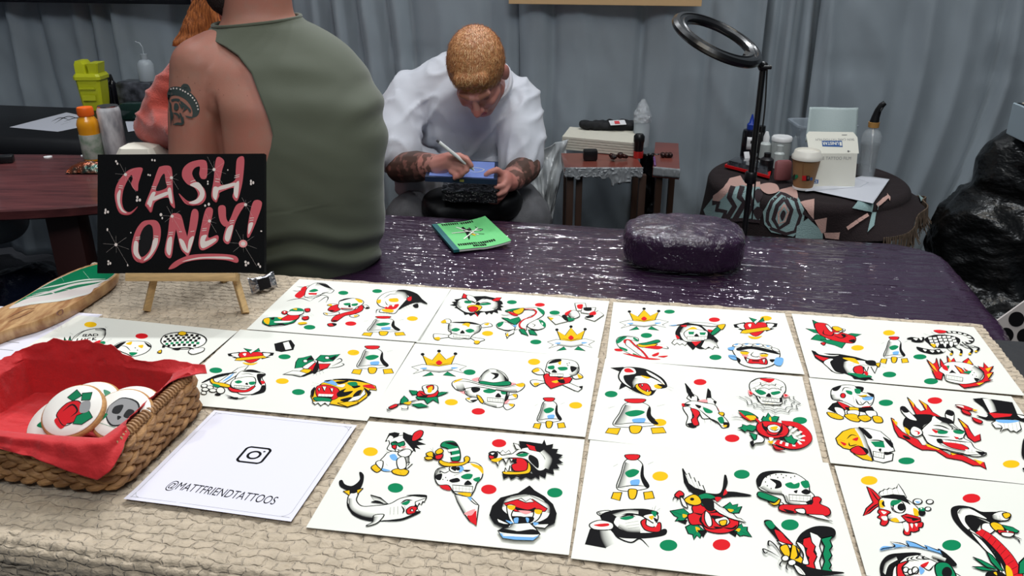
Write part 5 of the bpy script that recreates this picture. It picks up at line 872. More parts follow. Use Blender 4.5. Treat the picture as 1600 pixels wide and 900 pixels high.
# foil wrapped sweet
wr = thing('wrapped_sweet', atz(410, 448, TOPZ), 'little silver wrapped chocolate with a black label, beside the easel', 'sweet')
a, b_ = atz(391, 450, TOPZ+.010), atz(431, 438, TOPZ+.012); Xw = (b_-a).normalized(); Yw = Vector((0, 0, 1)).cross(Xw); tl = Vector((0, .35, 1)).normalized(); tl = (tl-Xw*tl.dot(Xw)).normalized(); nw = Xw.cross(tl)
Lw = (b_-a).length
def sweet(i, j):
    t = i; s = math.sin(PI*min(1, max(0, (t-.06)/.88)))**.45 if .06 < t < .94 else 0
    an = 2*PI*j; hh = .013+.003*abs(2*t-1)
    return a+Xw*(Lw*t)+tl*(math.copysign(abs(math.sin(an))**.6, math.sin(an))*hh+.002)+nw*(math.cos(an)*(.0065*s+.0004))+Vector((0, 0, .002*nz(t*9, an)))
mb = MB(); mb.grid(lambda j, i: sweet(i, j), 28, 22, closeu=True); mb.build('foil', mat('silver_foil', (190, 190, 195), .28, metal=1, bump=.3, bscale=120), wr, ang=60)
mb = MB(); sN = -nw if nw.y > 0 else nw
vs = [a+Xw*(Lw*tx)+tl*ty+sN*.0075 for tx, ty in ((.28, -.009), (.72, -.009), (.72, .012), (.28, .012))]
mb.add(vs+[v-sN*.003 for v in vs], [(0, 1, 2, 3), (7, 6, 5, 4), (0, 4, 5, 1), (1, 5, 6, 2), (2, 6, 7, 3), (3, 7, 4, 0)]); mb.build('wrapper_label', mat('black_label', (22, 20, 24), .35), wr, smooth=False)

# ---------------- QR-paper (code left out), note with text, serving board ----------------
PAPW = mat('office_paper', (216, 214, 226), .6, spec=.3)
TLq, TRq, BLq = atz(334.8, 641.7, TOPZ), atz(557.8, 665.3, TOPZ), atz(193.4, 782.3, TOPZ)
X = (TRq-TLq).normalized(); Yv = BLq-TLq; Wq, Hq = (TRq-TLq).length, (Yv-X*Yv.dot(X)).length; sk = Yv.dot(X)/Hq; Yv = (Yv-X*Yv.dot(X)).normalized()
def qxf(p, dz=0):
    x, y = p.x/Wq, p.y/Hq; e = .010*max(0, y-.82)**1.5*4*max(0, .6-abs(x-.32))+.03*max(0, y-.9)*max(0, .3-x)
    return TLq+X*(p.x+p.y*sk)+Yv*p.y+Vector((0, 0, .0009+e+dz))
mb = MB(); mb.grid(lambda a, b: qxf(Vector((a*Wq, b*Hq, 0))), 30, 30); n0 = len(mb.v); mb.c = [PCOL['w']]*n0
P0 = atz(180, 630, TOPZ)
def qcv(px, py):
    q = atz(180+px*.24375, 630+py*.24375, TOPZ+.001)-TLq; y = q.dot(Yv); return Vector((q.dot(X)-y*sk, y, 0))
def rrect(cx, cy, w, h, r, M, nseg=6):
    pts = []
    for sx, sy, a0 in ((1, 1, 0), (-1, 1, 90), (-1, -1, 180), (1, -1, 270)):
        for k in range(nseg+1):
            t = R(a0+90*k/nseg); pts.append((cx+sx*(w-r)+r*math.cos(t), cy+sy*(h-r)+r*math.sin(t)))
    return 'k'+M+' '+' '.join('%g,%g' % p for p in pts+pts[:1])
cm = lambda x, y: Vector((x, y, 0))
o_ = qcv(890, 332); 
draw(mb, ('e'+rrect(Wq/2, Hq/2, Wq*.47, Hq*.47, .012, '-')[1:])+' *.5', cm, qxf, lw=.0009, z=.0001)
draw(mb, rrect(o_.x, o_.y, .0165, .0165, .006, '-')+' *2.4', cm, qxf, z=.0001)
draw(mb, 'k- '+' '.join('%g,%g' % (o_.x+.0078*math.cos(t/12*PI*2), o_.y+.0078*math.sin(t/12*PI*2)) for t in range(13))+' *2.4\nkE %g,%g .0016,.0016' % (o_.x+.0095, o_.y-.0095), cm, qxf, z=.0001)
ta = qcv(338, 520); tb = qcv(1035, 628); wdt = (tb-ta).length; rot = math.atan2((tb-ta).y, (tb-ta).x)
# condensed capitals under the square
cf = lambda x, y: Vector((ta.x+x*math.cos(rot)+y*math.sin(rot), ta.y+x*math.sin(rot)-y*math.cos(rot)+.007, 0))
txt(mb, '@MATTFRIENDTATTOOS', cf, qxf, 0, 0, .0215, sx=.64*.9)
mb.build('contact_sheet', [PAPW, INK], label='white paper printed with a camera logo and @MATTFRIENDTATTOOS beside the basket', cat='paper', smooth=False, fix=False)
# text sheet at the far left
a = atz(128, 489, TOPZ); X = BU; Yv = -BV
nxf = lambda p, dz=0: a+X*(p.x-.175)+Yv*p.y+Vector((0, 0, .0002+dz))
mb = MB(); pslab(mb, nxf, 0, .215, 0, .26, -.0001, .0001); mb.c = [PCOL['w']]*len(mb.v)
nc = lambda x, y: Vector((x, y, 0)); ncf = lambda x, y: Vector((x, -y, 0))
txt(mb, 'REGISTRATION', ncf, nxf, .075, -.095, .017, sx=.8, bold=.0002)
txt(mb, 'STUDIO  &  CONVENTION', ncf, nxf, .098, -.080, .008)
txt(mb, 'BOOKINGS BY DM', ncf, nxf, .145, -.035, .011, bold=.0001); txt(mb, 'DEPOSIT REQUIRED', ncf, nxf, .145, -.047, .011, bold=.0001)
for k, w in enumerate((.09, .11, .06, .12, .1, .05, .11, .07)):
    draw(mb, 'e- %g,%g %g,%g *1.4' % (.04, .112+k*.013, .04+w, .112+k*.013), nc, nxf, z=.0002)
mb.build('printed_notice', [PAPW, INK], label='white printed notice half hidden under the wooden serving board', cat='paper', smooth=False, fix=False)
# serving board
sz = TOPZ+.022
sbp = [(-75, 540), (-60, 512), (-20, 490), (30, 468), (75, 441), (118, 421), (150, 411), (172, 408), (184, 416), (182, 430), (150, 453), (110, 478), (62, 500), (15, 514), (-30, 530)]
W3 = [atz(x, y, sz) for x, y in sbp]; W3 = spline(W3, 4, True)
sb = thing('serving_board', sum(W3, Vector())/len(W3)-Vector((0, 0, .022)), 'leaf-shaped wooden serving board with green resin surf and white foam', 'board')
SW = mat('olive_wood', (200, 160, 112), .35, col2=(150, 102, 62), vscale=9, stretch=(14, 3, 3), coat=.3, bump=.05, bscale=30, detail=5)
ctr = sum(W3, Vector())/len(W3)
mb = MB(); rs = []
for k, (s, dz) in enumerate(((.93, -.022), (.975, -.018), (1, -.010), (1, -.003), (.985, 0))): rs.append([ctr+(p-ctr)*s+Vector((0, 0, dz)) for p in W3])
mb.rings(rs); mb.build('wooden_slab', SW, sb, ang=35)
mb = MB()
cvs = lambda x, y: (lambda q: Vector((q.x, q.y, 0)))(atz(x, y, sz)); sx_ = lambda p, dz=0: Vector((p.x, p.y, sz+dz))
draw(mb, """c. 14,482 30,471 75,443 118,424 150,414 172,411 181,418 178,430 150,448 138,460 100,468 60,474 30,480
g. 22,476 40,464 75,444 118,424 150,414 172,411 181,418 178,429 158,441 120,450 80,460 45,466
c~ 40,466 80,456 115,445 150,440 172,438 *7;;c~ 30,473 70,467 110,455 145,450 158,445 *6;;w~ 60,452 90,446 130,438 165,436 *4;;w~ 25,478 60,473 100,468 140,458 *7
w~ 130,424 140,436 *1.5;;w~ 95,432 100,440;;c~ 50,461 76,456 90,462 *2;;c~ 100,452 130,454 150,446 *2;;n- 92,486 97,484 98,490 93,493 89,490 92,486 *1.6;;n~ 10,498 40,484 56,482;;n~ 12,503 40,492 55,484;;n~ 0,510 30,505""", cvs, sx_, lw=.0016, z=.0004, mi=0)
mb.build('resin_wave', mat('glossy_resin', (255, 255, 255), .08, attr=True, coat=1), sb, smooth=False, fix=False)

# ---------------- wicker basket, red napkin, cookies ----------------
ur, ul, vf, vb = -.612, -.875, .735, .93; bz0, bz1 = TOPZ-.002, .815
bc = B((ur+ul)/2, (vf+vb)/2, bz0)
bas = thing('wicker_basket', bc, 'woven seagrass basket lined with a red napkin at the front left corner', 'basket')
WICK = mat('seagrass', (186, 140, 92), .6, col2=(128, 88, 52), vscale=26, detail=3, bump=.5, bscale=70, stretch=(1, 1, 3))
def per(t, off=0):                                               # around the rounded rectangle of the rim; t in metres
    w, h, r = (ur-ul)/2+off, (vb-vf)/2+off, .022
    uc, vc = (ur+ul)/2, (vf+vb)/2
    segs = [(2*(w-r)), PI/2*r, 2*(h-r), PI/2*r]*2; tot = sum(segs); t = t % tot
    cs = [(-w+r, -h, 1, 0), None, (w, -h+r, 0, 1), None, (w-r, h, -1, 0), None, (-w, h-r, 0, -1), None]
    corners = {1: (w-r, -h+r, -90), 3: (w-r, h-r, 0), 5: (-w+r, h-r, 90), 7: (-w+r, -h+r, 180)}
    for i, sl in enumerate(segs):
        if t <= sl:
            if i % 2 == 0: x, y, dx, dy = cs[i]; return uc+x+dx*t, vc+y+dy*t, dx, dy, tot
            x, y, a0 = corners[i]; an = R(a0)+t/r; return uc+x+r*math.cos(an), vc+y+r*math.sin(an), -math.sin(an), math.cos(an), tot
        t -= sl
    return per(0, off)
tot = per(0)[4]
mb = MB()
rings_ = []
for z, o in ((bz0, -.004), (bz1-.003, .0), (bz1-.003, -.006), (bz0+.006, -.010)):
    rings_.append([B(*per(tot*i/90, o)[:2], z) for i in range(90)])
mb.rings(rings_); mb.build('basket_wall', WICK, bas)
rows = 5; rb = random.Random(7)
mb = MB()
for rI in range(rows):
    z = bz0+.006+(bz1-bz0-.012)*(rI+.5)/rows; nS = 40
    for k in range(nS):
        t0 = tot*(k+(.5 if rI % 2 else 0))/nS; hs = tot/nS*.78; up = .0062 if rI % 2 == 0 else -.0062
        pts = []; rad = []
        for q in range(7):
            f = q/6; u, v, dx, dy, _ = per(t0+(f-.5)*2*hs, .0)
            bul = .0045*math.sin(PI*f)+.0005; nx, ny = dy, -dx
            pts.append(B(u+nx*bul, v+ny*bul, z+up*(f-.5)*2+rb.uniform(-.0006, .0006))); rad.append(.0018+.0060*math.sin(PI*f)**.8*rb.uniform(.9, 1.1))
        mb.tube(pts, rad, n=7, flat=.75, up=(0, 0, 1))
mb.build('woven_strands', WICK, bas, ang=60)
mb = MB()
for k in range(150):                                             # bound rim
    u, v, dx, dy, _ = per(tot*k/150, -.001)
    c = B(u, v, bz1-.001); nx, ny = dy, -dx; nrm = (BU*nx+BV*ny); tn = (BU*dx+BV*dy)*.0022
    mb.tube([c+nrm*(.0068*math.cos(a_))+Vector((0, 0, .0058*math.sin(a_)))+tn*(a_/PI/2-.5)*2 for a_ in [2*PI*i/9 for i in range(10)]], .0021, n=5)
mb.build('bound_rim', mat('seagrass_rim', (170, 126, 84), .6, var=.35, vscale=40), bas, ang=60)
RED = mat('red_paper_napkin', (198, 26, 32), .75, bump=.15, bscale=150, var=.12, vscale=30, sheen=.2)
uc, vc = (ur+ul)/2, (vf+vb)/2; wx, wy = (ur-ul)/2-.013, (vb-vf)/2-.013
def nap(a, b):
    ph = 2*PI*a; cx, sy = math.cos(ph), math.sin(ph)
    k = 1/max(abs(cx), abs(sy)); k = 1+(k-1)*.75                 # squarish plan
    X_, Y_ = cx*k, sy*k
    zc = bz0+.014
    if b < .4:
        f = b/.4; x, y, z = X_*wx*f, Y_*wy*f, zc
        z += .004*nz(x*30, y*30)
    elif b < .65:
        f = (b-.4)/.25; x, y = X_*wx*(1+.03*f), Y_*wy*(1+.03*f); z = zc+(bz1+.004-zc)*f
    else:
        f = (b-.65)/.35
        # how far and how steeply each direction sticks out: (angle, length, rise angle)
        KEY = [(-180, .035, 25), (-150, .05, 5), (-120, .012, 20), (-90, .014, -20), (-72, .022, -20), (-50, .046, -42), (-36, .018, -10), (-25, .008, 40), (0, .008, 70), (25, .010, 40), (38, .034, -4), (47, .024, 30), (60, .012, 60), (72, .014, 70), (84, .030, 76), (100, .033, 76), (120, .032, 74), (138, .016, 62), (150, .02, 40), (180, .035, 25)]
        dg = math.degrees(ph); dg = dg-360 if dg > 180 else dg
        for (a0, l0, r0), (a1, l1, r1) in zip(KEY, KEY[1:]):
            if a0 <= dg <= a1: g = (dg-a0)/(a1-a0); ln = l0+(l1-l0)*g; rs_ = R(r0+(r1-r0)*g); break
        nrm = Vector((X_, Y_, 0)).normalized()
        bend = rs_ if rs_ > 0 else rs_*min(1, f*1.6)+R(12)*(1-f)
        x = X_*wx*1.03+nrm.x*(ln*f*math.cos(bend)+(.016*min(1, f*5) if rs_ < R(15) else 0)); y = Y_*wy*1.03+nrm.y*(ln*f*math.cos(bend)+(.016*min(1, f*5) if rs_ < R(15) else 0)); z = bz1+.004+ln*f*math.sin(bend)+(.006*math.sin(min(1, f*2)*PI) if rs_ < R(15) else 0)
    cr = .0045*(b > .4)*(abs(nz(ph*6, b*3, 5))*2-.5)+.0022*nz(ph*14, b*8, 2)
    u, v = uc+x, vc+y
    p = B(u, v, z); d = (p-bc).normalized()
    if .4 < b < .67: cr = -abs(cr)*.6
    return p+Vector((d.x, d.y, 0))*cr+Vector((0, 0, cr*.5))
mb = MB(); mb.grid(nap, 180, 60, closeu=True)
mb.build('napkin', RED, label='bright red paper napkin lining the basket with its corners folded out', cat='napkin', fix=False, solid=.0007, ang=50)
ICE = mat('white_icing', (236, 232, 224), .35, coat=.3); BISC = mat('biscuit', (196, 146, 92), .8, bump=.3, bscale=120, var=.15, vscale=60)
art = ["""g/ -.2,-.55 .1,-.8 .3,-.5 0,-.35;;g/ .3,-.6 .65,-.55 .6,-.25 .3,-.3;;r -.5,.1 -.2,-.3 .2,-.3 .4,.1 .2,.5 -.2,.5;;r. -.55,.3 -.3,.2 -.1,.5 -.3,.7;;k~ -.3,0 0,-.2 .2,.1 0,.3 *2;;g/ .2,.3 .6,.2 .75,.5 .4,.7 .1,.6;;e. .3,-.2 .6,-.2 .6,.2 .3,.2;;k~ -.5,.1 -.2,.6 .2,.5""",
"""g -.5,-.4 .0,-.6 .3,-.3 .0,-.1 -.3,-.15;;k~ -.5,-.3 0,-.4 .3,-.2 *2;;r .1,-.2 .5,-.3 .6,.1 .2,.3;;g. .3,-.6 .6,-.5 .5,-.3;;k~ -.2,.1 .3,.3""",
"""g. -.6,.1 -.3,-.1 -.2,.3;;k~ -.5,-.2 0,.1 .3,.1 *1.5;;g. .1,-.2 .4,-.1 .2,.1""",
"""e. -.55,-.1 -.3,-.55 .3,-.55 .6,-.1 .4,.3 0,.55 -.4,.3;;k. -.35,-.15 -.1,-.3 -.05,.05 -.3,.1;;k. .15,-.2 .4,-.2 .4,.1 .15,.1;;k. -.05,.15 .1,.15 .05,.3;;k~ -.55,-.1 -.3,-.55 .3,-.55 .6,-.1 .4,.3 0,.55 -.4,.3 -.55,-.1 *2;;g. -.7,.3 -.4,.2 -.5,.55;;g. .4,.35 .7,.3 .55,.6;;g~ -.6,.6 .5,.6 *3""",
"""k~ -.5,-.2 0,-.4 .4,-.1 *2;;g. -.2,-.2 .2,-.2 0,.1"""]
labs = ['round iced cookie with a red rose, largest in the middle of the basket', 'iced cookie with a small red flower tucked behind the rose cookie', 'plain edge of an iced cookie at the front left of the basket', 'iced cookie painted with a grey skull at the right of the basket', 'iced cookie barely showing behind the skull cookie']
for i, (px, py, z, rx, ry, rr_) in enumerate([(113, 641, .826, 28, -8, .039), (140, 629, .812, 20, 4, .038), (84, 657, .812, 24, -14, .038), (190, 646, .818, 26, 12, .038), (205, 632, .805, 14, 8, .037)]):
    c = atz(px, py, z); E_ = Euler((R(rx), R(ry), R([10, 0, 0, -12, 0][i]))).to_matrix(); ck = thing('iced_cookie', c-Vector((0, 0, .008)), labs[i], 'cookie', 'iced cookies in the basket')
    mb = MB(); mb.lathe([(.001, -.009), (rr_-.003, -.009), (rr_, -.007), (rr_, -.003), (rr_-.002, -.001), (.001, -.001)], c, n=40, ax=E_ @ Vector((0, 0, 1))); mb.build('biscuit', BISC, ck, ang=50)
    fx = lambda p, dz=0: c+E_ @ Vector((p.x, p.y, dz))
    mb = MB(); P = [(rr_-.003)*Vector((math.cos(t/20*PI), math.sin(t/20*PI), 0)) for t in range(40)]
    mb.rings([[fx(p*s, z_) for p in P] for s, z_ in ((.99, -.0012), (1, .0002), (.97, .0012), (.5, .0016), (.02, .0016))]); mb.c = [lin((236, 232, 224))]*len(mb.v)
    draw(mb, art[i], lambda x, y: Vector((x*rr_*.92, -y*rr_*.92, 0)), fx, z=.0018, lw=.0011, mi=0)
    mb.build('icing', mat('painted_icing', (255, 255, 255), .35, attr=True, coat=.2), ck, fix=False, ang=50)
# ---------------- people ----------------
O_ = Vector((0, 0, CAMZ))
def projx(P):
    d = P-O_; z = d.y*math.cos(PITCH)-d.z*math.sin(PITCH); return 800+FPX*d.x/z, 450-FPX*(d.y*math.sin(PITCH)+d.z*math.cos(PITCH))/z
def skinmat(name, **k): return mat(name, (255, 255, 255), .5, attr=True, sss=.0, spec=.4, bump=.04, bscale=350, **k)
SKIN = skinmat('skin')
def paint(o, fn):
    me = o.data; off = WL[o.name]; ca = me.color_attributes.new('ink', 'FLOAT_COLOR', 'POINT')
    arr = []
    for v in me.vertices: c = fn(v.co+off); arr += [c[0], c[1], c[2], 1]
    ca.data.foreach_set('color', arr)
def mixc(a, b, t): return tuple(x*(1-t)+y*t for x, y in zip(a, b))
def head_prims(mb, M, s=1, chin=0):
    T = lambda *p: M @ (Vector(p)*s); Rm = M.to_3x3().to_euler()
    mb.ball(T(0, -.012, .03), (.074*s, .094*s, .088*s), Rm); mb.ball(T(0, .025, -.02), (.062*s, .066*s, .088*s), Rm)
    mb.ball(T(0, .052, -.078), (.036*s, .036*s, .030*s), Rm)
    mb.cap(T(-.045, .02, -.055), .022*s, T(-.012, .062, -.088), .018*s); mb.cap(T(.045, .02, -.055), .022*s, T(.012, .062, -.088), .018*s)
    mb.cap(T(0, .088, .02), .008*s, T(0, .112, -.022), .0115*s); mb.ball(T(.011, .1, -.025), .009*s); mb.ball(T(-.011, .1, -.025), .009*s)
    mb.cap(T(-.036, .078, .028), .010*s, T(-.01, .090, .024), .009*s); mb.cap(T(.036, .078, .028), .010*s, T(.01, .090, .024), .009*s)
    mb.cap(T(-.035, .07, -.022), .016*s, T(-.045, .045, -.02), .018*s); mb.cap(T(.035, .07, -.022), .016*s, T(.045, .045, -.02), .018*s)
    mb.cap(T(-.018, .088, -.050), .007*s, T(.018, .088, -.050), .007*s); mb.cap(T(-.015, .087, -.060), .007*s, T(.015, .087, -.060), .007*s)
    for q in (-1, 1):
        E_ = (M.to_3x3() @ Euler((0, 0, R(20*q))).to_matrix()).to_euler()
        mb.ball(T(.076*q, -.005, -.005), (.010*s, .019*s, .030*s), E_)
    if not chin: mb.cap(T(0, -.035, -.05), .055*s, T(0, -.05, -.14), .052*s)
def bvh_of(o):
    off = WL[o.name]; me = o.data
    return BVHTree.FromPolygons([v.co+off for v in me.vertices], [tuple(p.vertices) for p in me.polygons])
# --- the man with his back to us
m1 = thing('person', (-.46, 1.86, BED_T-.01), 'person seated with back turned, in olive sleeveless top, sombrero skull tattoo on arm', 'person')
RG = [(432, 402, 556, 1.835, .085), (418, 385, 572, 1.84, .125), (395, 372, 584, 1.84, .14), (360, 360, 589, 1.84, .14), (320, 350, 591, 1.84, .135), (270, 352, 591, 1.85, .132), (220, 347, 593, 1.87, .138), (180, 338, 589, 1.89, .14), (150, 322, 580, 1.90, .137), (120, 308, 566, 1.92, .13), (95, 302, 549, 1.93, .12), (75, 312, 532, 1.94, .105), (58, 326, 512, 1.95, .092), (44, 340, 488, 1.955, .078), (32, 346, 466, 1.96, .068), (15, 349, 458, 1.965, .062), (-30, 350, 454, 1.97, .060)]
YAW = R(20); AX = Vector((math.cos(YAW), math.sin(YAW), 0)); BK = Vector((math.sin(YAW), -math.cos(YAW), 0))
def ringp(f):                                                    # f indexes the rings, smoothly
    i = max(0, min(len(RG)-2, int(f))); t = f-i
    P = [RG[max(0, min(len(RG)-1, i+k))] for k in (-1, 0, 1, 2)]
    r = [.5*((2*b)+(c-a)*t+(2*a-5*b+4*c-d)*t*t+(3*b-a-3*c+d)*t**3) for a, b, c, d in zip(*P)]
    py, xl, xr, Y, b = r; L, Q = aty(xl, py, Y), aty(xr, py, Y); c = (L+Q)/2; hw = (Q-L).length/2
    a = math.sqrt(max(.0004, hw*hw-(b*math.sin(YAW))**2))/math.cos(YAW)
    return c, a, b
def tp(f, th, off=0):
    c, a, b = ringp(f); e = .88
    x = math.copysign(abs(math.cos(th))**e, math.cos(th)); y = math.copysign(abs(math.sin(th))**e, math.sin(th))
    return c+AX*(a+off)*x+BK*(b+off)*y
mb = MB(); NR = len(RG)-1
mb.rings([[tp(NR*k/50, 2*PI*j/48, -.004) for j in range(48)] for k in range(51)])
hd = Vector((-.615, 1.975, 1.345)); Mh = Matrix.Translation(hd) @ Euler((R(-22), 0, R(48))).to_matrix().to_4x4()
head_prims(mb, Mh, 1.02, 9)
sh = aty(316, 108, 1.86); e1 = aty(301, 180, 1.82); e2 = aty(300, 250, 1.80); el = aty(298, 330, 1.80)
mb.cap(aty(345, 95, 1.90), .07, sh, .068); mb.cap(sh, .068, e1, .0515); mb.cap(e1, .0515, e2, .049); mb.cap(e2, .051, el, .044)
mb.ball(aty(402, 165, 1.83), (.07, .05, .10), (0, 0, YAW)); mb.ball(aty(400, 230, 1.81), (.065, .055, .10), (0, 0, YAW))
fw = -BK
hl = el+fw*.24+Vector((-.03, 0, .02)); mb.cap(el, .043, hl, .028); mb.ball(hl+fw*.06, (.035, .05, .02), (0, 0, YAW))
for k in range(4): a_ = hl+fw*.09+AX*(.02*k-.03); mb.cap(a_, .009, a_+fw*(.05-.005*abs(k-1.5))+Vector((0, 0, -.02)), .007)
mb.cap(hl+fw*.03+AX*.03, .011, hl+fw*.08+AX*.055, .008)
rs = aty(512, 120, 1.98); re_ = rs+fw*.14+Vector((0, 0, -.24)); rh = re_+fw*.22-AX*.08
mb.cap(rs, .05, re_, .045); mb.cap(re_, .043, rh, .028); mb.ball(rh+fw*.05, (.035, .05, .02), (0, 0, YAW))
for k in range(4): a_ = rh+fw*.08+AX*(.02*k-.03); mb.cap(a_, .009, a_+fw*.05+Vector((0, 0, -.02)), .007)
mb.cap(rh+fw*.03-AX*.03, .011, rh+fw*.08-AX*.055, .008)
hip = Vector((-.45, 1.86, BED_T+.09))
for q in (-1, 1):
    h0 = hip+AX*(.06*q-.04); kn = h0+fw*.46; kn.z = BED_T+.055; ft = kn+fw*.05; ft.z = .075
    mb.cap(h0, .075, kn, .056); mb.cap(kn, .055, ft, .04); mb.cap(ft+Vector((0, 0, -.035)), .035, ft+fw*.15+Vector((0, 0, -.045)), .028)
def crease(p, n):
    if n.y > .2: return 0
    px, py = projx(p)
    if not 120 < py < 360: return 0
    k = max(0, min(1, (py-145)/60)); x0_ = 333+(py-150)*.09
    return Vector((.12, 1, 0))*.034*k*math.exp(-((px-x0_)/5)**2)
bd = remesh(mb, 'body', SKIN, m1, voxel=.007, smooth=4, disp=crease)
def sk1(p):
    t = .5+.5*nz(p.x*14, p.y*14, p.z*14); c = mixc(lin((164, 118, 100)), lin((172, 104, 90)), t*.8)
    t2 = nz(p.x*80, p.y*80, p.z*80); c = mixc(c, lin((156, 122, 106)), max(0, t2)*.6)
    return c
paint(bd, sk1); BVH1 = bvh_of(bd)
def onbody(px, py, lift=.0008, bv=None):
    h = (bv or BVH1).ray_cast(O_, ray(px, py)); 
    return (h[0]+h[1]*lift) if h[0] is not None else None
# tattoo: inked lines laid on the skin
mb = MB()
tx0, ty0, ts = 241, 110, 1/9
def tconv(x, y): return Vector((tx0+x*ts, ty0+y*ts, 0))
def txf(p, dz=0):
    q = onbody(p.x, p.y, .0006+dz*8); return q if q is not None else aty(p.x, p.y, 1.8)
def tri_draw(lines, lw):
    tmp = MB(); draw(tmp, lines, tconv, lambda p, dz=0: Vector((p.x, p.y, dz)), lw=lw, z=0, mi=0, ol='t'); bm = bmesh.new()
    cl = bm.verts.layers.float_color.new('c'); vs = [bm.verts.new(v) for v in tmp.v]
    for v, c in zip(vs, tmp.c): v[cl] = (c[0], c[1], c[2], 1)
    for f in tmp.f:
        try: bm.faces.new([vs[i] for i in f])
        except ValueError: pass
    for _ in range(3): bmesh.ops.subdivide_edges(bm, edges=[e for e in bm.edges if e.calc_length() > 2.2], cuts=1, use_grid_fill=True)
    bmesh.ops.triangulate(bm, faces=bm.faces[:]); bm.verts.index_update()
    n0 = len(mb.v)
    for v in bm.verts: mb.v.append(tuple(txf(v.co, v.co.z))); mb.c.append(tuple(v[cl])[:3])
    for f in bm.faces: mb.f.append(tuple(n0+v.index for v in f.verts)); mb.m.append(0)
    bm.free()
tri_draw("""t. 185,370 185,310 210,260 260,232 330,228 400,245 470,280 540,340 600,420 636,520 630,600 590,650 535,660 540,600 520,520 470,440 400,385 320,355 250,358 215,400 212,440 195,420
t. 380,235 400,200 430,188 475,200 508,250 518,300 470,280 420,255
n. 245,410 300,395 360,405 350,440 300,430 255,440""".replace('n.', 't.')+"\n"+"\n".join("c; %g,%g %g,%g %g,%g %g,%g" % (x-11, y-8, x+9, y-13, x+13, y+9, x-5, y+13) for x, y in [(240, 262), (275, 254), (320, 255), (370, 268), (405, 285), (438, 302), (478, 328), (512, 352), (540, 385), (566, 420), (588, 458), (603, 500), (612, 545)])+"""
t. 420,215 450,210 470,240 430,240
t~ 215,440 240,470 245,560 250,640 248,780 *7;;t. 300,470 340,470 355,520 330,560 290,550;;t. 400,590 440,560 470,540 500,590 520,560 470,500 400,440 370,430 400,500 430,530;;t. 365,600 390,610 380,640 370,640
t~ 250,470 245,560 270,620 270,700 *8;;t~ 280,600 340,620 370,680 *8;;t~ 280,765 340,750 405,745 415,650 *10;;t~ 275,640 285,770 *9;;t~ 300,620 305,700 *5;;t~ 325,625 330,700 *5;;t~ 350,640 352,700 *5;;t~ 285,660 360,670 *5;;t~ 380,600 400,680 405,745 *8;;t~ 440,640 500,660 560,660 *7;;t~ 360,450 400,520 420,530 *8""", .12*3.2)
mb.build('tattoo', mat('tattoo_ink', (255, 255, 255), .5, attr=True, spec=.35), m1, fix=False, label='sombrero skull tattoo')
mb = MB()
tri_draw("\n".join("kE %g,%g 4,4" % (x, y) for x, y in [(570, 180), (640, 280), (785, 190), (330, 90), (480, 100), (1190, 210), (1310, 360), (910, 270), (1410, 120), (980, 350)]), .1)
mb.build('moles', MATS['tattoo_ink'], m1, fix=False, kind='stuff')
# sleeveless top
OLV = mat('olive_jersey', (80, 85, 70), .85, sheen=.2, bump=.03, bscale=420, var=.06, vscale=4)
XB = [(0, None), (225, 418), (205, 424), (187, 428), (170, 423), (130, 406), (100, 393), (75, 374), (62, 356), (56, 344)]
def xb(py):
    T = [(300, 340), (270, 395), (240, 412), (205, 424), (187, 427), (170, 422), (130, 406), (100, 393), (75, 372), (62, 352), (50, 325)]
    if py >= 300 or py <= 50: return None
    for (a, x0_), (b, x1_) in zip(T, T[1:]):
        if b <= py <= a: return x0_+(x1_-x0_)*(py-a)/(b-a)
def thb(f):
    c, a, b = ringp(f); lo, hi = .9, PI
    py = projx(c)[1]; x = xb(py)
    if x is None: return PI
    for _ in range(24):
        m = (lo+hi)/2
        if projx(tp(f, m, .006))[0] > x: lo = m
        else: hi = m
    return min(PI, (lo+hi)/2)
def tank(a, b):
    f = 1.2+(NR-2.0-1.2)*b                                        # hem ... collar
    t1 = thb(f); f_ = f; t0 = -(PI-(PI-t1)*.8); th = t1+(t0-t1)*a
    k_ = max(0, (b-.75)/.25); f = f+.5*math.cos(th)*k_*k_
    p = tp(f, th, .007)
    w = .0055*nz(p.x*7+p.z*5, p.y*6, p.z*9)+.003*nz(p.x*16+p.z*14, p.y*10, p.z*22)
    dn = Vector(((p-ringp(f)[0]).x, (p-ringp(f)[0]).y, 0)).normalized()
    px, py = projx(p)
    # folds that run from the armpit and pile up over the seat
    g = math.exp(-((py-395)/30)**2); w += g*.008*math.sin(py*.16+px*.012+3*nz(px*.01, 3))
    
    g = math.exp(-((py-170)/50)**2)*max(0, min(1, (px-520)/60)); w += g*.006*math.sin((py+.6*px)*.09)
    return p+dn*w
mb = MB(); mb.grid(tank, 190, 150)
mb.build('sleeveless_top', OLV, m1, fix=False, solid=.0035, ang=180)
rc = [tp(NR-2.0+.5*math.cos(2*PI*j/40), 2*PI*j/40, .0085) for j in range(41)]
MB().tube(rc, .0042, n=8, cap=False).build('collar', OLV, m1)
# trousers
mb = MB()
for q in (-1, 1):
    h0 = hip+AX*(.06*q-.04)+Vector((0, 0, .01)); kn = h0+fw*.46; kn.z = BED_T+.065; ft = kn+fw*.05; ft.z = .16
    mb.cap(h0, .088, kn, .066); mb.cap(kn, .068, ft, .055)
mb.ball(hip+Vector((-.01, .01, 0)), (.16, .10, .085), (0, 0, YAW))
remesh(mb, 'trousers', mat('dark_denim', (48, 50, 56), .85), m1, voxel=.012, smooth=4)
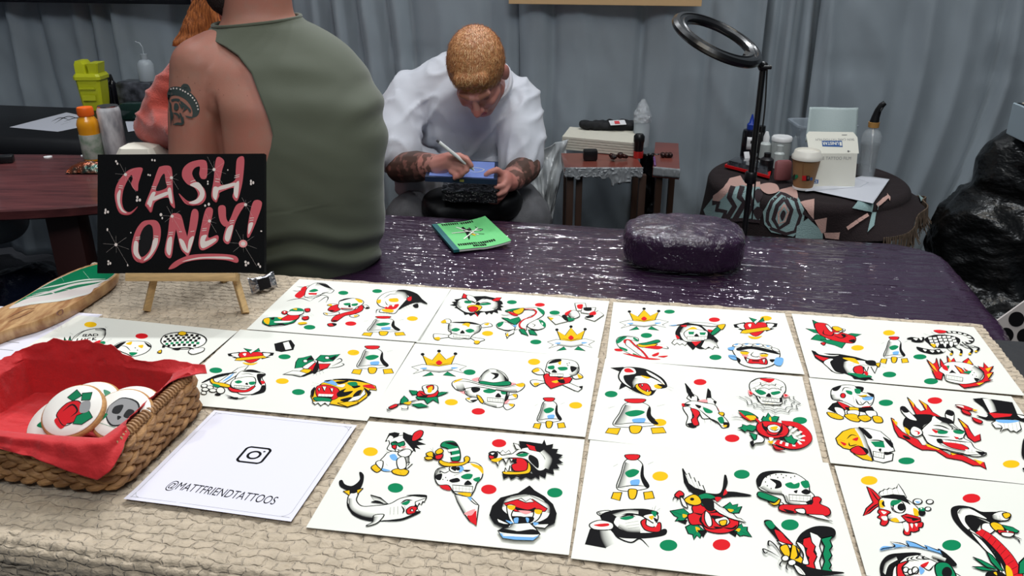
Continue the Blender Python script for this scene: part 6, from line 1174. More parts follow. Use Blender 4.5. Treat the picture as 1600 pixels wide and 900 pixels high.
# hair and beard
mb = MB(); T = lambda *p: Mh @ Vector(p); Er = Mh.to_3x3().to_euler()
mb.ball(T(0, .048, -.075), (.064, .056, .060), Er); mb.ball(T(0, .03, -.105), (.045, .05, .045), Er)
remesh(mb, 'beard', mat('dark_beard', (44, 34, 30), .8, bump=.8, bscale=220), m1, voxel=.007, smooth=3, disp=lambda p, n: .003*nz(p.x*150, p.y*150, p.z*60))
mb = MB(); mb.ball(T(0, -.025, .045), (.081, .098, .088), Er)
remesh(mb, 'hair', mat('dark_hair', (40, 32, 28), .7, bump=.8, bscale=200), m1, voxel=.008, smooth=3, disp=lambda p, n: .003*nz(p.x*120, p.y*120, p.z*120))

# --- the man drawing on a tablet
hc = aty(747, 116, 2.36); tw = hc+Vector((-.012, 0, -.03))
m2 = thing('person', (-.10, 2.62, .46), 'person in loose white t-shirt with cropped ginger hair, drawing on a tablet', 'person')
Mh = Matrix.Translation(hc) @ (Euler((R(-50), 0, R(176))).to_matrix() @ Euler((0, R(6), 0)).to_matrix()).to_4x4()
T = lambda *p: Mh @ Vector(p); Er = Mh.to_3x3().to_euler()
mb = MB(); head_prims(mb, Mh, .99)
nk = Vector((-.12, 2.56, .985)); mb.cap(T(0, -.04, -.08), .055, nk, .06)
# forearms and hands (px anchors with their own depths)
eL, wL = aty(626, 262, 2.42), aty(684, 258, 2.285); eR, wR = aty(822, 262, 2.42), aty(796, 284, 2.30)
sL, sR = aty(640, 150, 2.56), aty(808, 158, 2.56)
mb.cap(sL, .045, eL, .045); mb.cap(eL, .045, eL.lerp(wL, .45), .046); mb.cap(eL.lerp(wL, .45), .046, wL, .030)
mb.cap(sR, .045, eR, .044); mb.cap(eR, .044, eR.lerp(wR, .5), .042); mb.cap(eR.lerp(wR, .5), .042, wR, .029)
def chain(mb, pts, rad):
    if len(pts) > 2: rad = [r*.74 for r in rad]
    for (a, b), (r0, r1) in zip(zip(pts, pts[1:]), zip(rad, rad[1:])): mb.cap(a, r0, b, r1, n=10)
# his right hand (left in the picture) closed round the pen
hp = lambda x, y, Y: aty(x, y, Y)
chain(mb, [wL, hp(703, 252, 2.268)], [.030, .027]); mb.ball(hp(709, 253, 2.262), (.033, .021, .027), (0, R(15), R(10)))
chain(mb, [hp(712, 246, 2.25), hp(729, 247, 2.235), hp(733, 257, 2.222), hp(727, 266, 2.220)], [.0125, .0115, .0105, .009])     # index
chain(mb, [hp(712, 254, 2.245), hp(728, 257, 2.225), hp(730, 266, 2.216), hp(722, 272, 2.218)], [.0125, .0115, .0100, .009])   # middle
chain(mb, [hp(709, 262, 2.245), hp(722, 266, 2.228), hp(722, 274, 2.222), hp(714, 277, 2.225)], [.012, .011, .0095, .0085])   # ring
chain(mb, [hp(704, 268, 2.245), hp(712, 273, 2.232), hp(710, 279, 2.228)], [.0105, .0095, .0085])                              # little
chain(mb, [hp(704, 246, 2.25), hp(718, 243, 2.228), hp(731, 250, 2.215), hp(737, 259, 2.212)], [.014, .0125, .0105, .009])     # thumb
# his left hand (right in the picture) wrapped over the tablet's edge
mb.ball(hp(789, 283, 2.285), (.024, .030, .033), (R(10), 0, R(20)))
chain(mb, [wR, hp(789, 284, 2.285)], [.029, .028])
chain(mb, [hp(786, 272, 2.275), hp(776, 265, 2.262), hp(765, 269, 2.256), hp(759, 273, 2.256)], [.0135, .0125, .0110, .0095])   # thumb lies on the screen
chain(mb, [hp(790, 284, 2.262), hp(786, 290, 2.250), hp(775, 292, 2.244)], [.0125, .0115, .0100])
chain(mb, [hp(793, 292, 2.262), hp(789, 299, 2.250), hp(779, 304, 2.246)], [.0125, .0115, .0100])
chain(mb, [hp(790, 300, 2.272), hp(783, 309, 2.262), hp(772, 312, 2.262)], [.0115, .0105, .0095])
chain(mb, [hp(786, 306, 2.285), hp(776, 316, 2.278), hp(766, 316, 2.278)], [.0105, .0095, .0085])
# trunk and legs, hidden under the clothes, keep the body in one piece
mb.cap(nk, .07, Vector((-.12, 2.64, .80)), .10); mb.cap(sL, .055, nk, .06); mb.cap(sR, .055, nk, .06); mb.cap(Vector((-.12, 2.64, .80)), .10, Vector((-.12, 2.74, .58)), .10)
KN = []
for q, kx in ((-1, 640), (1, 822)):
    h0 = Vector((-.12+.09*q, 2.72, .56)); kn = aty(kx, 322, 2.40); kn.z -= .045; ft = Vector((kn.x, 2.46, .07)); KN.append((h0, kn, ft))
    mb.cap(h0, .08, kn, .056); mb.cap(kn, .052, ft, .038); mb.cap(ft+Vector((0, 0, -.03)), .034, ft+Vector((.02*q, -.14, -.04)), .027)
b2 = remesh(mb, 'body', SKIN, m2, voxel=.0038, smooth=3)
skb, skd = lin((204, 150, 138)), lin((200, 122, 110))
def sk2(p):
    c = mixc(skb, skd, .5+.5*nz(p.x*20, p.y*20, p.z*20))
    for a, b, sgn in ((eL, wL, 1), (eR, wR, 1)):
        d = b-a; t = (p-a).dot(d)/d.length_squared
        if -.6 < t < 1.02 and (p-(a+d*t)).length < .075:
            f = nz(p.x*42, p.y*42, p.z*42)+.35*nz(p.x*110, p.y*110, p.z*110)
            k = .9 if f > -.2 else .62
            if t > .75: k = .75 if f > .05 else .1
            c = mixc(c, lin((62, 54, 46)), k)
    for q in (-1, 1):                                            # brows and shut eyes
        if (p-T(.028*q, .088, .030)).length < .016: c = mixc(c, lin((150, 92, 60)), .6)
        if (p-T(.030*q, .080, .008)).length < .010: c = mixc(c, lin((120, 70, 64)), .5)
    if (p-T(0, .09, -.055)).length < .022 and abs((Mh.inverted() @ p).z+.055) < .008: c = lin((176, 84, 84))
    if (p-T(0, .11, -.022)).length < .018: c = mixc(c, lin((206, 116, 106)), .5)
    return c
paint(b2, sk2)
# hair
GIN = mat('ginger_hair', (186, 126, 78), .55, col2=(164, 106, 66), vscale=70, stretch=(1, 1, 1), bump=.5, bscale=160, spec=.5)
mb = MB(); mb.ball(T(0, -.018, .038), (.0785, .0965, .086), Er); mb.cap(T(-.03, .062, .075), .018, T(.03, .062, .075), .018)
hr = remesh(mb, 'hair', GIN, m2, voxel=.006, smooth=3, disp=lambda p, n: .0028*nz(p.x*170, p.y*120, p.z*120)+.002)
off = WL[hr.name]; rr = random.Random(5); mb = MB(); vs_ = list(hr.data.vertices); Mi = Mh.inverted()
for k in range(5200):
    v = rr.choice(vs_); p = v.co+off; l = Mi @ p
    if l.z < -.02: continue
    n = v.normal; g = (Mh.to_3x3() @ Vector((rr.uniform(-.5, .5), 1, .1))); g = (g-n*g.dot(n)).normalized()
    s = g.cross(n)*.0006; L = rr.uniform(.007, .014); q = p+n*.0005
    mb.add([q-s, q+s, q+g*L+n*rr.uniform(.001, .005)], [(0, 1, 2)])
mb.build('hair_strands', mat('ginger_strand', (226, 178, 122), .45, spec=.6, var=.35, vscale=200), m2, smooth=False, fix=False)
# t-shirt
TEE = mat('white_tee', (214, 217, 226), .85, sheen=.2, bump=.08, bscale=500)
mb = MB()
mb.ball(Vector((-.125, 2.60, .86)), (.175, .12, .15)); mb.ball(Vector((-.13, 2.66, .70)), (.175, .125, .19)); mb.ball(Vector((-.13, 2.64, .62)), (.185, .13, .10))
mb.cap(sL+Vector((.02, 0, 0)), .066, Vector((-.12, 2.60, .985)), .085); mb.cap(sR+Vector((-.02, 0, 0)), .066, Vector((-.12, 2.60, .985)), .085)
mb.ball(Vector((-.12, 2.56, .90)), (.16, .10, .11))
mb.cap(sL, .068, aty(622, 200, 2.50), .072); mb.cap(aty(622, 200, 2.50), .072, aty(624, 236, 2.46), .070)
mb.cap(sR, .068, aty(812, 205, 2.50), .070); mb.cap(aty(812, 205, 2.50), .070, aty(812, 248, 2.45), .066)
mb.ball(aty(655, 275, 2.50), (.075, .06, .10)); mb.ball(aty(700, 285, 2.52), (.08, .06, .09)); mb.ball(aty(775, 275, 2.56), (.07, .06, .08))
def teed(p, n):
    w = .007*nz(p.x*6+1, p.y*5, p.z*5)
    r = 1-abs(nz(p.x*15+p.z*5, p.y*9, p.z*4+7))*2; w += .008*max(0, r)**3*(1 if p.z < .95 else .5)
    r = 1-abs(nz(p.x*9-p.z*9, p.y*8, p.z*9+2))*2; w += .009*max(0, r)**3
    return w
remesh(mb, 'tshirt', TEE, m2, voxel=.0075, smooth=8, disp=teed)
# collar ring round the neck
ctr_ = T(0, -.05, -.118); axn = (T(0, -.035, -.05)-T(0, -.055, -.15)).normalized(); a1, b1 = basis(axn)
MB().tube([ctr_+a1*.071*math.cos(t)+b1*.066*math.sin(t) for t in [2*PI*i/32 for i in range(33)]], .007, n=8, cap=False).build('collar', TEE, m2)
# jeans
mb = MB()
for (h0, kn, ft), q in zip(KN, (-1, 1)):
    mb.cap(h0, .10, kn+Vector((0, .02, 0)), .078); mb.cap(kn, .073, ft+Vector((0, 0, .08)), .06)
mb.ball(Vector((-.12, 2.73, .56)), (.19, .13, .11))
def jd(p, n):
    r = 1-abs(nz(p.x*14, p.y*10, p.z*14))*2; return .006*max(0, r)**2
remesh(mb, 'jeans', mat('grey_denim', (104, 104, 108), .9, var=.35, vscale=14, bump=.2, bscale=300), m2, voxel=.009, smooth=5, disp=jd)
mb = MB(); mb.box(Vector((-.12, 2.74, .42)), (.42, .40, .03), bev=.008); 
st = thing('stool', (-.12, 2.74, 0), 'black stool under the man in the white t-shirt', 'stool')
mb.build('seat', mat('black_vinyl', (20, 20, 22), .4), st)
for sx_q in (-.16, .16):
    for sy_q in (-.15, .15): MB().tube([(-.12+sx_q*1.1, 2.74+sy_q*1.1, 0), (-.12+sx_q, 2.74+sy_q, .41)], .012).build('leg', mat('grey_steel', (70, 70, 74)), st)
# tablet, film-wrapped board and stylus
tA, tB, tC = hp(661, 274, 2.30), hp(776, 281, 2.235), hp(742, 262, 2.385)
tb = thing('drawing_tablet', (tA+tB)/2, 'blue-cased drawing tablet with lit screen in the hands of the man in white', 'tablet')
c00 = hp(664, 276, 2.235); c10 = hp(777, 281, 2.235)
X = (c10-c00).normalized(); Wt = (c10-c00).length; Yt = Vector((0, .80, .06)); Yt = (Yt-X*Yt.dot(X)).normalized()
tf = lambda p, dz=0, N=X.cross(Yt).normalized(): c00+X*p.x+Yt*p.y+(N if N.z > 0 else -N)*dz
mb = MB(); pslab(mb, tf, 0, Wt, 0, .155, -.014, 0); mb.build('case', mat('navy_case', (28, 44, 72), .45), tb, smooth=False)
mb = MB(); pslab(mb, tf, .01, Wt-.01, .01, .145, 0, .0012); mb.build('screen', mat('lit_screen', (110, 130, 190), .15, emit=.35), tb, smooth=False)
mb = MB(); pslab(mb, tf, .095, .107, -.001, .0, -.010, -.003); mb.build('case_tab', mat('yellow_tab', (190, 180, 90), .5), tb, smooth=False)
mb = MB()
draw(mb, 'w~ .115,.06 .14,.05 .16,.075 .13,.09 .11,.075 *3;;w~ .05,.05 .07,.09 .1,.1 *3', ident, tf, z=.002, mi=0)
mb.build('drawing', mat('screen_ink', (255, 255, 255), .3, attr=True), tb, smooth=False, fix=False)
wb = thing('lap_board', tA+Vector((.05, 0, -.05)), 'black board wrapped in shiny cling film under the tablet', 'board')
WRAPB = wrapmat('wrapped_black', (16, 17, 20), (90, 90, 90), (300, 300, 300), 1.0, .8)
c00b = hp(690, 300, 2.25)
tf2 = lambda p, dz=0: c00b+X*p.x+Yt*p.y+Vector((0, 0, dz+.004*nz(p.x*40, p.y*40)))
mb = MB(); 
for (x0_, x1_, z0_, z1_) in ((0, .155, -.026, .004),):
    mb.grid(lambda a, b: tf2(Vector((x0_+(x1_-x0_)*a, .13*b, 0)), z1_), 14, 12); mb.grid(lambda a, b: tf2(Vector((x0_+(x1_-x0_)*a, .0+.006*nz(a*9, b*4), 0)), z0_+(z1_-z0_)*b), 14, 5); mb.grid(lambda a, b: tf2(Vector((x0_+(x1_-x0_)*a, .13*b, 0)), z0_), 14, 12)
    mb.grid(lambda a, b: tf2(Vector((x1_, .13*a, 0)), z0_+(z1_-z0_)*b), 12, 5); mb.grid(lambda a, b: tf2(Vector((x0_, .13*a, 0)), z0_+(z1_-z0_)*b), 12, 5)
mb.build('board', WRAPB, wb, fix=True)
pn = thing('stylus', hp(738, 262, 2.21), 'white stylus in the drawing hand', 'pen')
pa, pb = hp(686, 222, 2.215), hp(741, 266, 2.222)
mb = MB(); mb.tube([pa, pa.lerp(pb, .9), pb], [.0048, .0048, .0018], n=12); mb.build('barrel', mat('white_plastic', (236, 236, 236), .3), pn)
mb = MB(); d = (pa-pb).normalized(); mb.tube([pa, pa+d*.008], [.0035, .003], n=10); mb.build('end_cap', mat('grey_plastic', (70, 70, 74), .4), pn)
# dark apron-like bag on the lap
mb = MB(); mb.ball(hp(742, 320, 2.38), (.125, .09, .06)); mb.ball(hp(700, 322, 2.36), (.08, .08, .05)); mb.ball(hp(785, 318, 2.37), (.06, .07, .05))
remesh(mb, 'lap_bag', mat('black_nylon', (12, 13, 16), .5), None, voxel=.008, smooth=6, disp=lambda p, n: .006*max(0, 1-abs(nz(p.x*12, p.y*12, p.z*12))*3)).update_tag()
lb_ = bpy.data.objects['lap_bag']; tag(lb_, 'black cloth bag lying on the lap below the tablet', 'bag')

# --- the woman behind
m3 = thing('person', (-.86, 2.62, .45), 'person in a coral jumper with long ginger hair, mostly hidden behind the olive top', 'person')
h3 = aty(338, -30, 2.50); Mh3 = Matrix.Translation(h3) @ Euler((R(-20), 0, R(-110))).to_matrix().to_4x4()
mb = MB(); head_prims(mb, Mh3, .95, 9); sh3 = Vector((h3.x-.02, 2.52, .99))
mb.cap(Mh3 @ Vector((0, -.025, -.04)), .050, sh3+Vector((0, 0, .05)), .05)
mb.cap(sh3, .09, Vector((sh3.x, 2.56, .75)), .11); mb.cap(Vector((sh3.x, 2.56, .75)), .11, Vector((sh3.x, 2.62, .56)), .13)
a0, a1_, a2_ = aty(298, 118, 2.46), aty(246, 195, 2.42), aty(300, 215, 2.22)
mb.cap(a0, .05, a1_, .038); mb.cap(a1_, .036, a2_, .025); mb.ball(a2_+Vector((.04, -.02, 0)), (.04, .03, .02))
for k in range(4): q = a2_+Vector((.07, -.035+.016*k, 0)); mb.cap(q, .008, q+Vector((.05, -.01, -.02)), .006)
mb.cap(a2_+Vector((.03, -.04, 0)), .010, a2_+Vector((.07, -.07, -.005)), .007)
for q in (-1, 1):
    h0 = Vector((sh3.x+.05, 2.62+.09*q, .54)); kn = h0+Vector((.02, .30, .0)); ft = kn+Vector((.0, .02, -.46)); mb.cap(h0, .08, kn, .055); mb.cap(kn, .05, ft, .035)
b3 = remesh(mb, 'body', SKIN, m3, voxel=.0075, smooth=6); paint(b3, lambda p: lin((222, 150, 138)))
mb = MB(); mb.cap(sh3+Vector((0, 0, -.01)), .10, Vector((sh3.x, 2.56, .75)), .125); mb.cap(Vector((sh3.x, 2.56, .75)), .125, Vector((sh3.x, 2.62, .56)), .145)
mb.cap(a0, .066, aty(262, 158, 2.44), .058); mb.cap(aty(262, 158, 2.44), .058, a1_, .060); mb.cap(a1_, .058, a1_.lerp(a2_, .85), .036)
remesh(mb, 'jumper', mat('coral_knit', (186, 76, 62), .9, sheen=.3, bump=.3, bscale=220, var=.12, vscale=20), m3, voxel=.008, smooth=6, disp=lambda p, n: .009*max(0, 1-abs(nz(p.x*7+p.z*16, p.y*8, p.z*18))*2.6)**2)
mb = MB(); mb.cap(Vector((sh3.x, 2.62, .54)), .13, Vector((sh3.x+.06, 2.92, .54)), .10); mb.cap(Vector((sh3.x+.06, 2.92, .54)), .09, Vector((sh3.x+.06, 2.94, .12)), .07)
remesh(mb, 'skirt', mat('black_nylon', (12, 13, 16)), m3, voxel=.014, smooth=4)
mb = MB(); T3 = lambda *p: Mh3 @ Vector(p); Er3 = Mh3.to_3x3().to_euler(); mb.ball(T3(0, -.02, .03), (.083, .10, .095), Er3)
for k in range(26):
    t = k/25; x0_ = 275+62*t; pts = [aty(318+22*t, -22, 2.47-.05*t), aty(300+34*t, 20, 2.45-.04*t), aty(x0_+10+8*math.sin(k), 52, 2.44-.03*t), aty(x0_-6+6*nz(k*.7), 74-14*t+8*nz(k*1.3), 2.43-.02*t)]
    mb.tube(spline(pts, 4), [.014]*4+[.013]*4+[.010]*4+[.004], n=7)
remesh(mb, 'hair', mat('long_ginger_hair', (205, 120, 62), .45, col2=(120, 62, 28), vscale=30, stretch=(6, 6, 1), bump=.4, bscale=90), m3, voxel=.006, smooth=2, disp=lambda p, n: .003*nz(p.x*120, p.y*120, p.z*18))
# ---------------- things around the bed ----------------
def proj_draw(lines, conv, bvh, lw, name, m, parent, lift=.0012, maxlen=3, label=None):
    tmp = MB(); draw(tmp, lines, conv, lambda p, dz=0: Vector((p.x, p.y, dz)), lw=lw, z=0, mi=0)
    bm = bmesh.new(); cl = bm.verts.layers.float_color.new('c'); vs = [bm.verts.new(v) for v in tmp.v]
    for v, c in zip(vs, tmp.c): v[cl] = (c[0], c[1], c[2], 1)
    for f in tmp.f:
        try: bm.faces.new([vs[i] for i in f])
        except ValueError: pass
    for _ in range(3): bmesh.ops.subdivide_edges(bm, edges=[e for e in bm.edges if math.hypot(e.verts[0].co.x-e.verts[1].co.x, e.verts[0].co.y-e.verts[1].co.y) > maxlen], cuts=1, use_grid_fill=True)
    bmesh.ops.triangulate(bm, faces=bm.faces[:]); mb = MB(); ok = {}
    bm.verts.index_update()
    for v in bm.verts:
        h = bvh.ray_cast(O_, ray(v.co.x, v.co.y))
        if h[0] is None: continue
        n = h[1] if h[1].dot(ray(v.co.x, v.co.y)) < 0 else -h[1]
        ok[v.index] = len(mb.v); mb.v.append(tuple(h[0]+n*(lift+v.co.z*8))); mb.c.append(tuple(v[cl])[:3])
    for f in bm.faces:
        if all(v.index in ok for v in f.verts): mb.f.append(tuple(ok[v.index] for v in f.verts)); mb.m.append(0)
    bm.free(); return mb.build(name, m, parent, fix=False, label=label)
BLK = mat('black_plastic', (16, 16, 18), .35); BLKF = mat('black_cloth', (17, 18, 22), .75, bump=.2, bscale=60)
CLR = mat('clear_plastic', (235, 240, 242), .08, trans=.92, ior=1.3); WHT = mat('white_plastic', (236, 236, 236), .3)
FILM = mat('cling_film', (225, 230, 235), .12, alpha=.30, spec=1, coat=1, bump=1, bscale=55, detail=5, bdist=.02)
# oval brown table
BT = .75; oc = Vector((-1.57, 2.245, 0))
ot = thing('oval_table', oc, 'oval reddish-brown table at the left holding the juice bottle and the drink can', 'table')
BRN = mat('mahogany', (92, 46, 46), .38, col2=(66, 30, 32), vscale=7, stretch=(1, 9, 9), coat=.25)
mb = MB(); el_ = lambda s, z: [oc+Vector((.72*s*math.copysign(abs(math.cos(2*PI*i/72))**.8, math.cos(2*PI*i/72)), .295*s*math.copysign(abs(math.sin(2*PI*i/72))**.8, math.sin(2*PI*i/72)), z)) for i in range(72)]
mb.rings([el_(.97, BT-.030), el_(1, BT-.024), el_(1, BT-.004), el_(.99, BT)]); mb.build('tabletop', BRN, ot, ang=30)
for lx, ly in ((aty(112, 372, 2.08).x, 2.08), (-1.75, 2.10)):
    MB().box((lx, ly, (BT-.03)/2), (.085, .06, BT-.03), bev=.004).build('leg', mat('dark_mahogany', (50, 22, 20), .5), ot)
def lathe_thing(name, px, py, z, prof, parts, label, cat, group=None, sc=1):
    b = atz(px, py, z) if z is not None else None
    t = thing(name, b, label, cat, group)
    for nm, m, pr_ in parts: MB().lathe([(r*sc, h*sc) for r, h in pr_], b, n=28).build(nm, m, t, ang=50)
    return t, b
OJ = mat('orange_juice', (238, 160, 20), .3, coat=.6)
lathe_thing('juice_bottle', 148, 250, BT, None, [
    ('bottle_body', OJ, [(.001, 0), (.026, .001), (.029, .006), (.029, .085), (.030, .098), (.031, .108), (.027, .122), (.018, .134), (.017, .140), (.001, .140)]),
    ('bottle_label', mat('juice_label', (176, 178, 170), .5, col2=(120, 140, 120), vscale=45), [(.0295, .008), (.0303, .010), (.0303, .078), (.0295, .080)]),
    ('cap', mat('orange_cap', (240, 104, 24), .4), [(.001, .134), (.022, .134), (.0228, .137), (.0228, .154), (.021, .158), (.001, .158)])],
    'orange juice bottle with an orange cap on the oval brown table', 'bottle')
t, b = lathe_thing('drink_can', 183, 247, BT, None, [
    ('can_body', mat('silver_can', (225, 226, 228), .45, metal=.0, col2=(150, 152, 158), vscale=38, stretch=(1, 1, .35)), [(.001, .002), (.025, 0), (.033, .008), (.033, .142), (.0315, .148), (.028, .156), (.027, .156), (.001, .155)]),
    ('can_rim', mat('bare_aluminium', (215, 215, 215), .25, metal=1), [(.0262, .154), (.0285, .155), (.0285, .1585), (.0262, .1585)])],
    'tall silver energy drink can beside the juice bottle', 'can')
# takeaway box
tb_ = thing('takeaway_box', aty(222, 250, 2.30), 'white clamshell takeaway box just behind the CASH ONLY sign', 'box')
TBW = mat('white_foam', (226, 220, 205), .6)
cbx = aty(222, 243, 2.32); cbx.z = BT
mb = MB(); rg = lambda sx_, sy_, z: [cbx+Vector((sx_*x, sy_*y, z)) for x, y in ((-1, -.7), (-.75, -1), (.75, -1), (1, -.7), (1, .7), (.75, 1), (-.75, 1), (-1, .7))]
mb.rings([rg(.050, .045, 0), rg(.062, .057, .040)]); mb.build('tray', TBW, tb_, ang=30)
mb = MB(); mb.rings([rg(.064, .059, .041), rg(.064, .059, .046), rg(.047, .042, .078), rg(.02, .02, .080)]); mb.build('lid', TBW, tb_, ang=30)
# shiny snack pack, two tiny white discs
mb = MB(); c = atz(138, 268, BT)
mb.grid(lambda a, b: c+Vector(((a-.5)*.10, (b-.5)*.065, .004+.026*math.sin(PI*a)**.5*math.sin(PI*b)**.6+.004*nz(a*9, b*9))), 26, 20); mb.grid(lambda a, b: c+Vector(((a-.5)*.10, (b-.5)*.065, .003)), 8, 8)
mb.build('snack_packet', mat('green_foil', (40, 90, 84), .22, metal=.8, col2=(176, 84, 50), vscale=28, bump=.5, bscale=90), label='shiny green and orange snack packet on the edge of the oval brown table', cat='packet')
mb = MB(); c = atz(8, 254, BT); mb.box(c+Vector((0, 0, .011)), (.05, .03, .022), (0, 0, .3), bev=.004); mb.build('power_adapter', BLK, label='small black gadget at the left end of the oval brown table', cat='gadget')
for x, y in ((75, 246), (133, 244)):
    mb = MB(); c = atz(x, y, BT); mb.lathe([(.001, 0), (.012, 0), (.012, .003), (.001, .004)], c, n=16); mb.build('white_disc', WHT, label='tiny white disc near the far edge of the oval brown table' if x < 100 else 'tiny white disc directly behind the juice bottle', cat='disc')
# black treatment bed far left
mb = MB(); bb = thing('black_bed', B(-2.2, 2.70, 0), 'black padded treatment bed at the far left with a sheet of paper on it', 'bed')
mb.box(B(-2.32, 2.705, .70), (1.30, .55, .10), (0, 0, AN), bev=.035); mb.build('padded_top', mat('black_vinyl2', (14, 15, 19), .5, bump=.1, bscale=20), bb, ang=60)
for uu in (-2.85, -1.8):
    for vv in (2.5, 2.9): MB().box(B(uu, vv, .325), (.05, .05, .65), (0, 0, AN)).build('leg', DARKW, bb)
mb = MB(); z_ = .7515; q = [atz(x, y, z_) for x, y in ((15, 199), (104, 176), (170, 190), (90, 206))]
mb.add([p+Vector((0, 0, d)) for d in (0, .0008) for p in q], [(0, 3, 2, 1), (4, 5, 6, 7), (0, 1, 5, 4), (1, 2, 6, 5), (2, 3, 7, 6), (3, 0, 4, 7)], 0, PCOL['w'])
draw(mb, 'k~ 80,190 95,184 110,188 *1;;k~ 85,193 105,182 125,186;;k~ 100,190 120,184 140,188;;k~ 95,195 110,190', lambda x, y: Vector((x, y, 0)), lambda p, dz=0: atz(p.x, p.y, z_+.001), lw=1.0)
mb.build('sketch_sheet', [mat('grey_paper', (196, 198, 208), .6), INK], label='white sheet with a faint pencil sketch on the black bed', cat='paper', smooth=False)
mb = MB(); q = [atz(x, y, z_) for x, y in ((196, 190), (214, 190), (214, 204), (200, 206))]; mb.add([p+Vector((0, 0, d)) for d in (0, .0008) for p in q], [(0, 3, 2, 1), (4, 5, 6, 7), (0, 1, 5, 4), (1, 2, 6, 5), (2, 3, 7, 6), (3, 0, 4, 7)]); mb.build('paper_slip', mat('grey_paper', (196, 198, 208)), label='small pale paper slip beside the coral sleeve on the black bed', cat='paper', smooth=False)
# sharps bin
YEL = mat('sharps_yellow', (196, 200, 36), .4, sss=.0)
sbn = thing('sharps_bin', atz(152, 170, .75), 'tall yellow sharps bin with a flip lid on the black bed', 'bin')
c = atz(152, 170, .751); rr4 = lambda hx, hy, z, ox=0: [c+Vector((ox+hx*x, hy*y, z)) for x, y in ((-1, -.8), (-.8, -1), (.8, -1), (1, -.8), (1, .8), (.8, 1), (-.8, 1), (-1, .8))]
mb = MB(); mb.rings([rr4(.036, .036, 0), rr4(.040, .038, .03), rr4(.046, .042, .115), rr4(.046, .042, .118)]); mb.build('tub', YEL, sbn, ang=25)
mb = MB(); mb.rings([rr4(.051, .047, .116), rr4(.051, .047, .128), rr4(.044, .042, .138)]); 
mb.rings([rr4(.022, .036, .136, -.022), rr4(.020, .034, .172, -.024), rr4(.013, .030, .184, -.026)]); mb.rings([rr4(.018, .034, .136, .024), rr4(.021, .036, .176, .027)])
mb.build('lid', YEL, sbn, ang=25)
mb = MB(); mb.box(c+Vector((0, -.047, .05)), (.05, .004, .02)); mb.box(c+Vector((0, -.049, .085)), (.06, .006, .005)); mb.build('panel_rib', YEL, sbn)
for i, (x, y, h, r) in enumerate([(170, 166, .115, .017), (181, 164, .12, .016), (176, 158, .11, .015)]):
    cc = atz(x, y, .751); k = thing('ink_bottle', cc, ['black ink bottle right against the yellow sharps bin', 'black ink bottle second from the yellow bin', 'black ink bottle standing behind the two front ones'][i], 'bottle', 'black ink bottles by the yellow bin')
    MB().lathe([(.001, 0), (r, 0), (r, h*.7), (r*.5, h*.8), (.001, h*.8)], cc, n=18).build('bottle_body', mat('dark_ink', (18, 18, 24), .15), k); MB().lathe([(r*.5, h*.8), (r*.45, h*.86), (r*.2, h), (.001, h)], cc, n=14).build('nozzle', BLK, k)
mb = MB(); cc = atz(222, 168, .751); mb.box(cc+Vector((0, .01, (aty(231, 126, 3.30).z-.753)/2)), (.15, .09, aty(231, 126, 3.30).z-.753), (0, 0, AN), bev=.01); mb.build('black_case', mat('black_foil', (34, 35, 40), .3, col2=(90, 92, 100), vscale=30), label='black glossy case below the clear squeeze bottle', cat='case')
cc = atz(214, 186, .751); mb = MB(); mb.box(cc+Vector((0, 0, .03)), (.085, .06, .06), (0, 0, AN), bev=.006); mb.build('glass_jar', mat('green_glass', (40, 70, 62), .1, trans=.5), label='dark green glass container in front of the black glossy case', cat='container')
cc = aty(231, 126, 3.30); k = thing('squeeze_bottle', cc, 'clear squeeze bottle with a bent spout on the black glossy case', 'bottle')
GC = mat('cloudy_plastic', (176, 184, 190), .3, alpha=.75)
MB().lathe([(.001, 0), (.030, 0), (.032, .01), (.031, .06), (.022, .075), (.012, .08), (.001, .08)], cc, n=24).build('bottle_body', GC, k)
MB().lathe([(.012, .08), (.013, .10), (.001, .101)], cc, n=16).build('cap', GC, k); MB().tube([cc+Vector(p) for p in ((0, 0, .10), (0, 0, .125), (-.008, 0, .14), (-.024, 0, .146))], .0025).build('spout', GC, k)
# heap under the oval table
NB = mat('navy_bin_bag', (20, 26, 44), .3, bump=.8, bscale=14, detail=5, coat=.4, bdist=.03)
mb = MB(); 
for x, y, z, r in ((-1.45, 2.30, .22, .24), (-1.75, 2.35, .24, .25), (-1.25, 2.42, .2, .2), (-1.58, 2.2, .36, .15)): mb.ball((x, y, z), (r, r*.7, r))
remesh(mb, 'bin_bag', NB, None, voxel=.015, smooth=4, disp=lambda p, n: .02*nz(p.x*11, p.y*11, p.z*11)+.012*max(0, 1-abs(nz(p.x*8, p.y*8, p.z*14))*4))
tag(bpy.data.objects['bin_bag'], 'heap of dark navy plastic bags under the oval brown table', 'bag')
mb = MB(); mb.ball((-1.58, 2.33, .60), (.16, .10, .075)); 
remesh(mb, 'carrier_bag', mat('grey_film', (120, 130, 136), .4, alpha=.8), None, voxel=.012, smooth=4, disp=lambda p, n: .012*nz(p.x*12, p.y*12, p.z*12)); tag(bpy.data.objects['carrier_bag'], 'cloudy grey plastic bag right under the oval tabletop', 'bag')
fc = thing('folding_chair', (h3.x, 2.64, 0), 'folding chair with grey tube frame under the person in coral', 'chair')
for nm, a, b in (('leg', (-.17, -.14, .36), (-.17, .16, .02)), ('leg', (.17, -.14, .36), (.17, .16, .02)), ('leg', (-.15, .14, .36), (-.15, -.16, .02)), ('leg', (.15, .14, .36), (.15, -.16, .02)), ('crossbar', (-.17, .10, .09), (.17, .10, .09))): MB().tube([Vector(a)+Vector((h3.x, 2.64, 0)), Vector(b)+Vector((h3.x, 2.64, 0))], .010).build(nm, mat('grey_steel', (70, 70, 74)), fc)
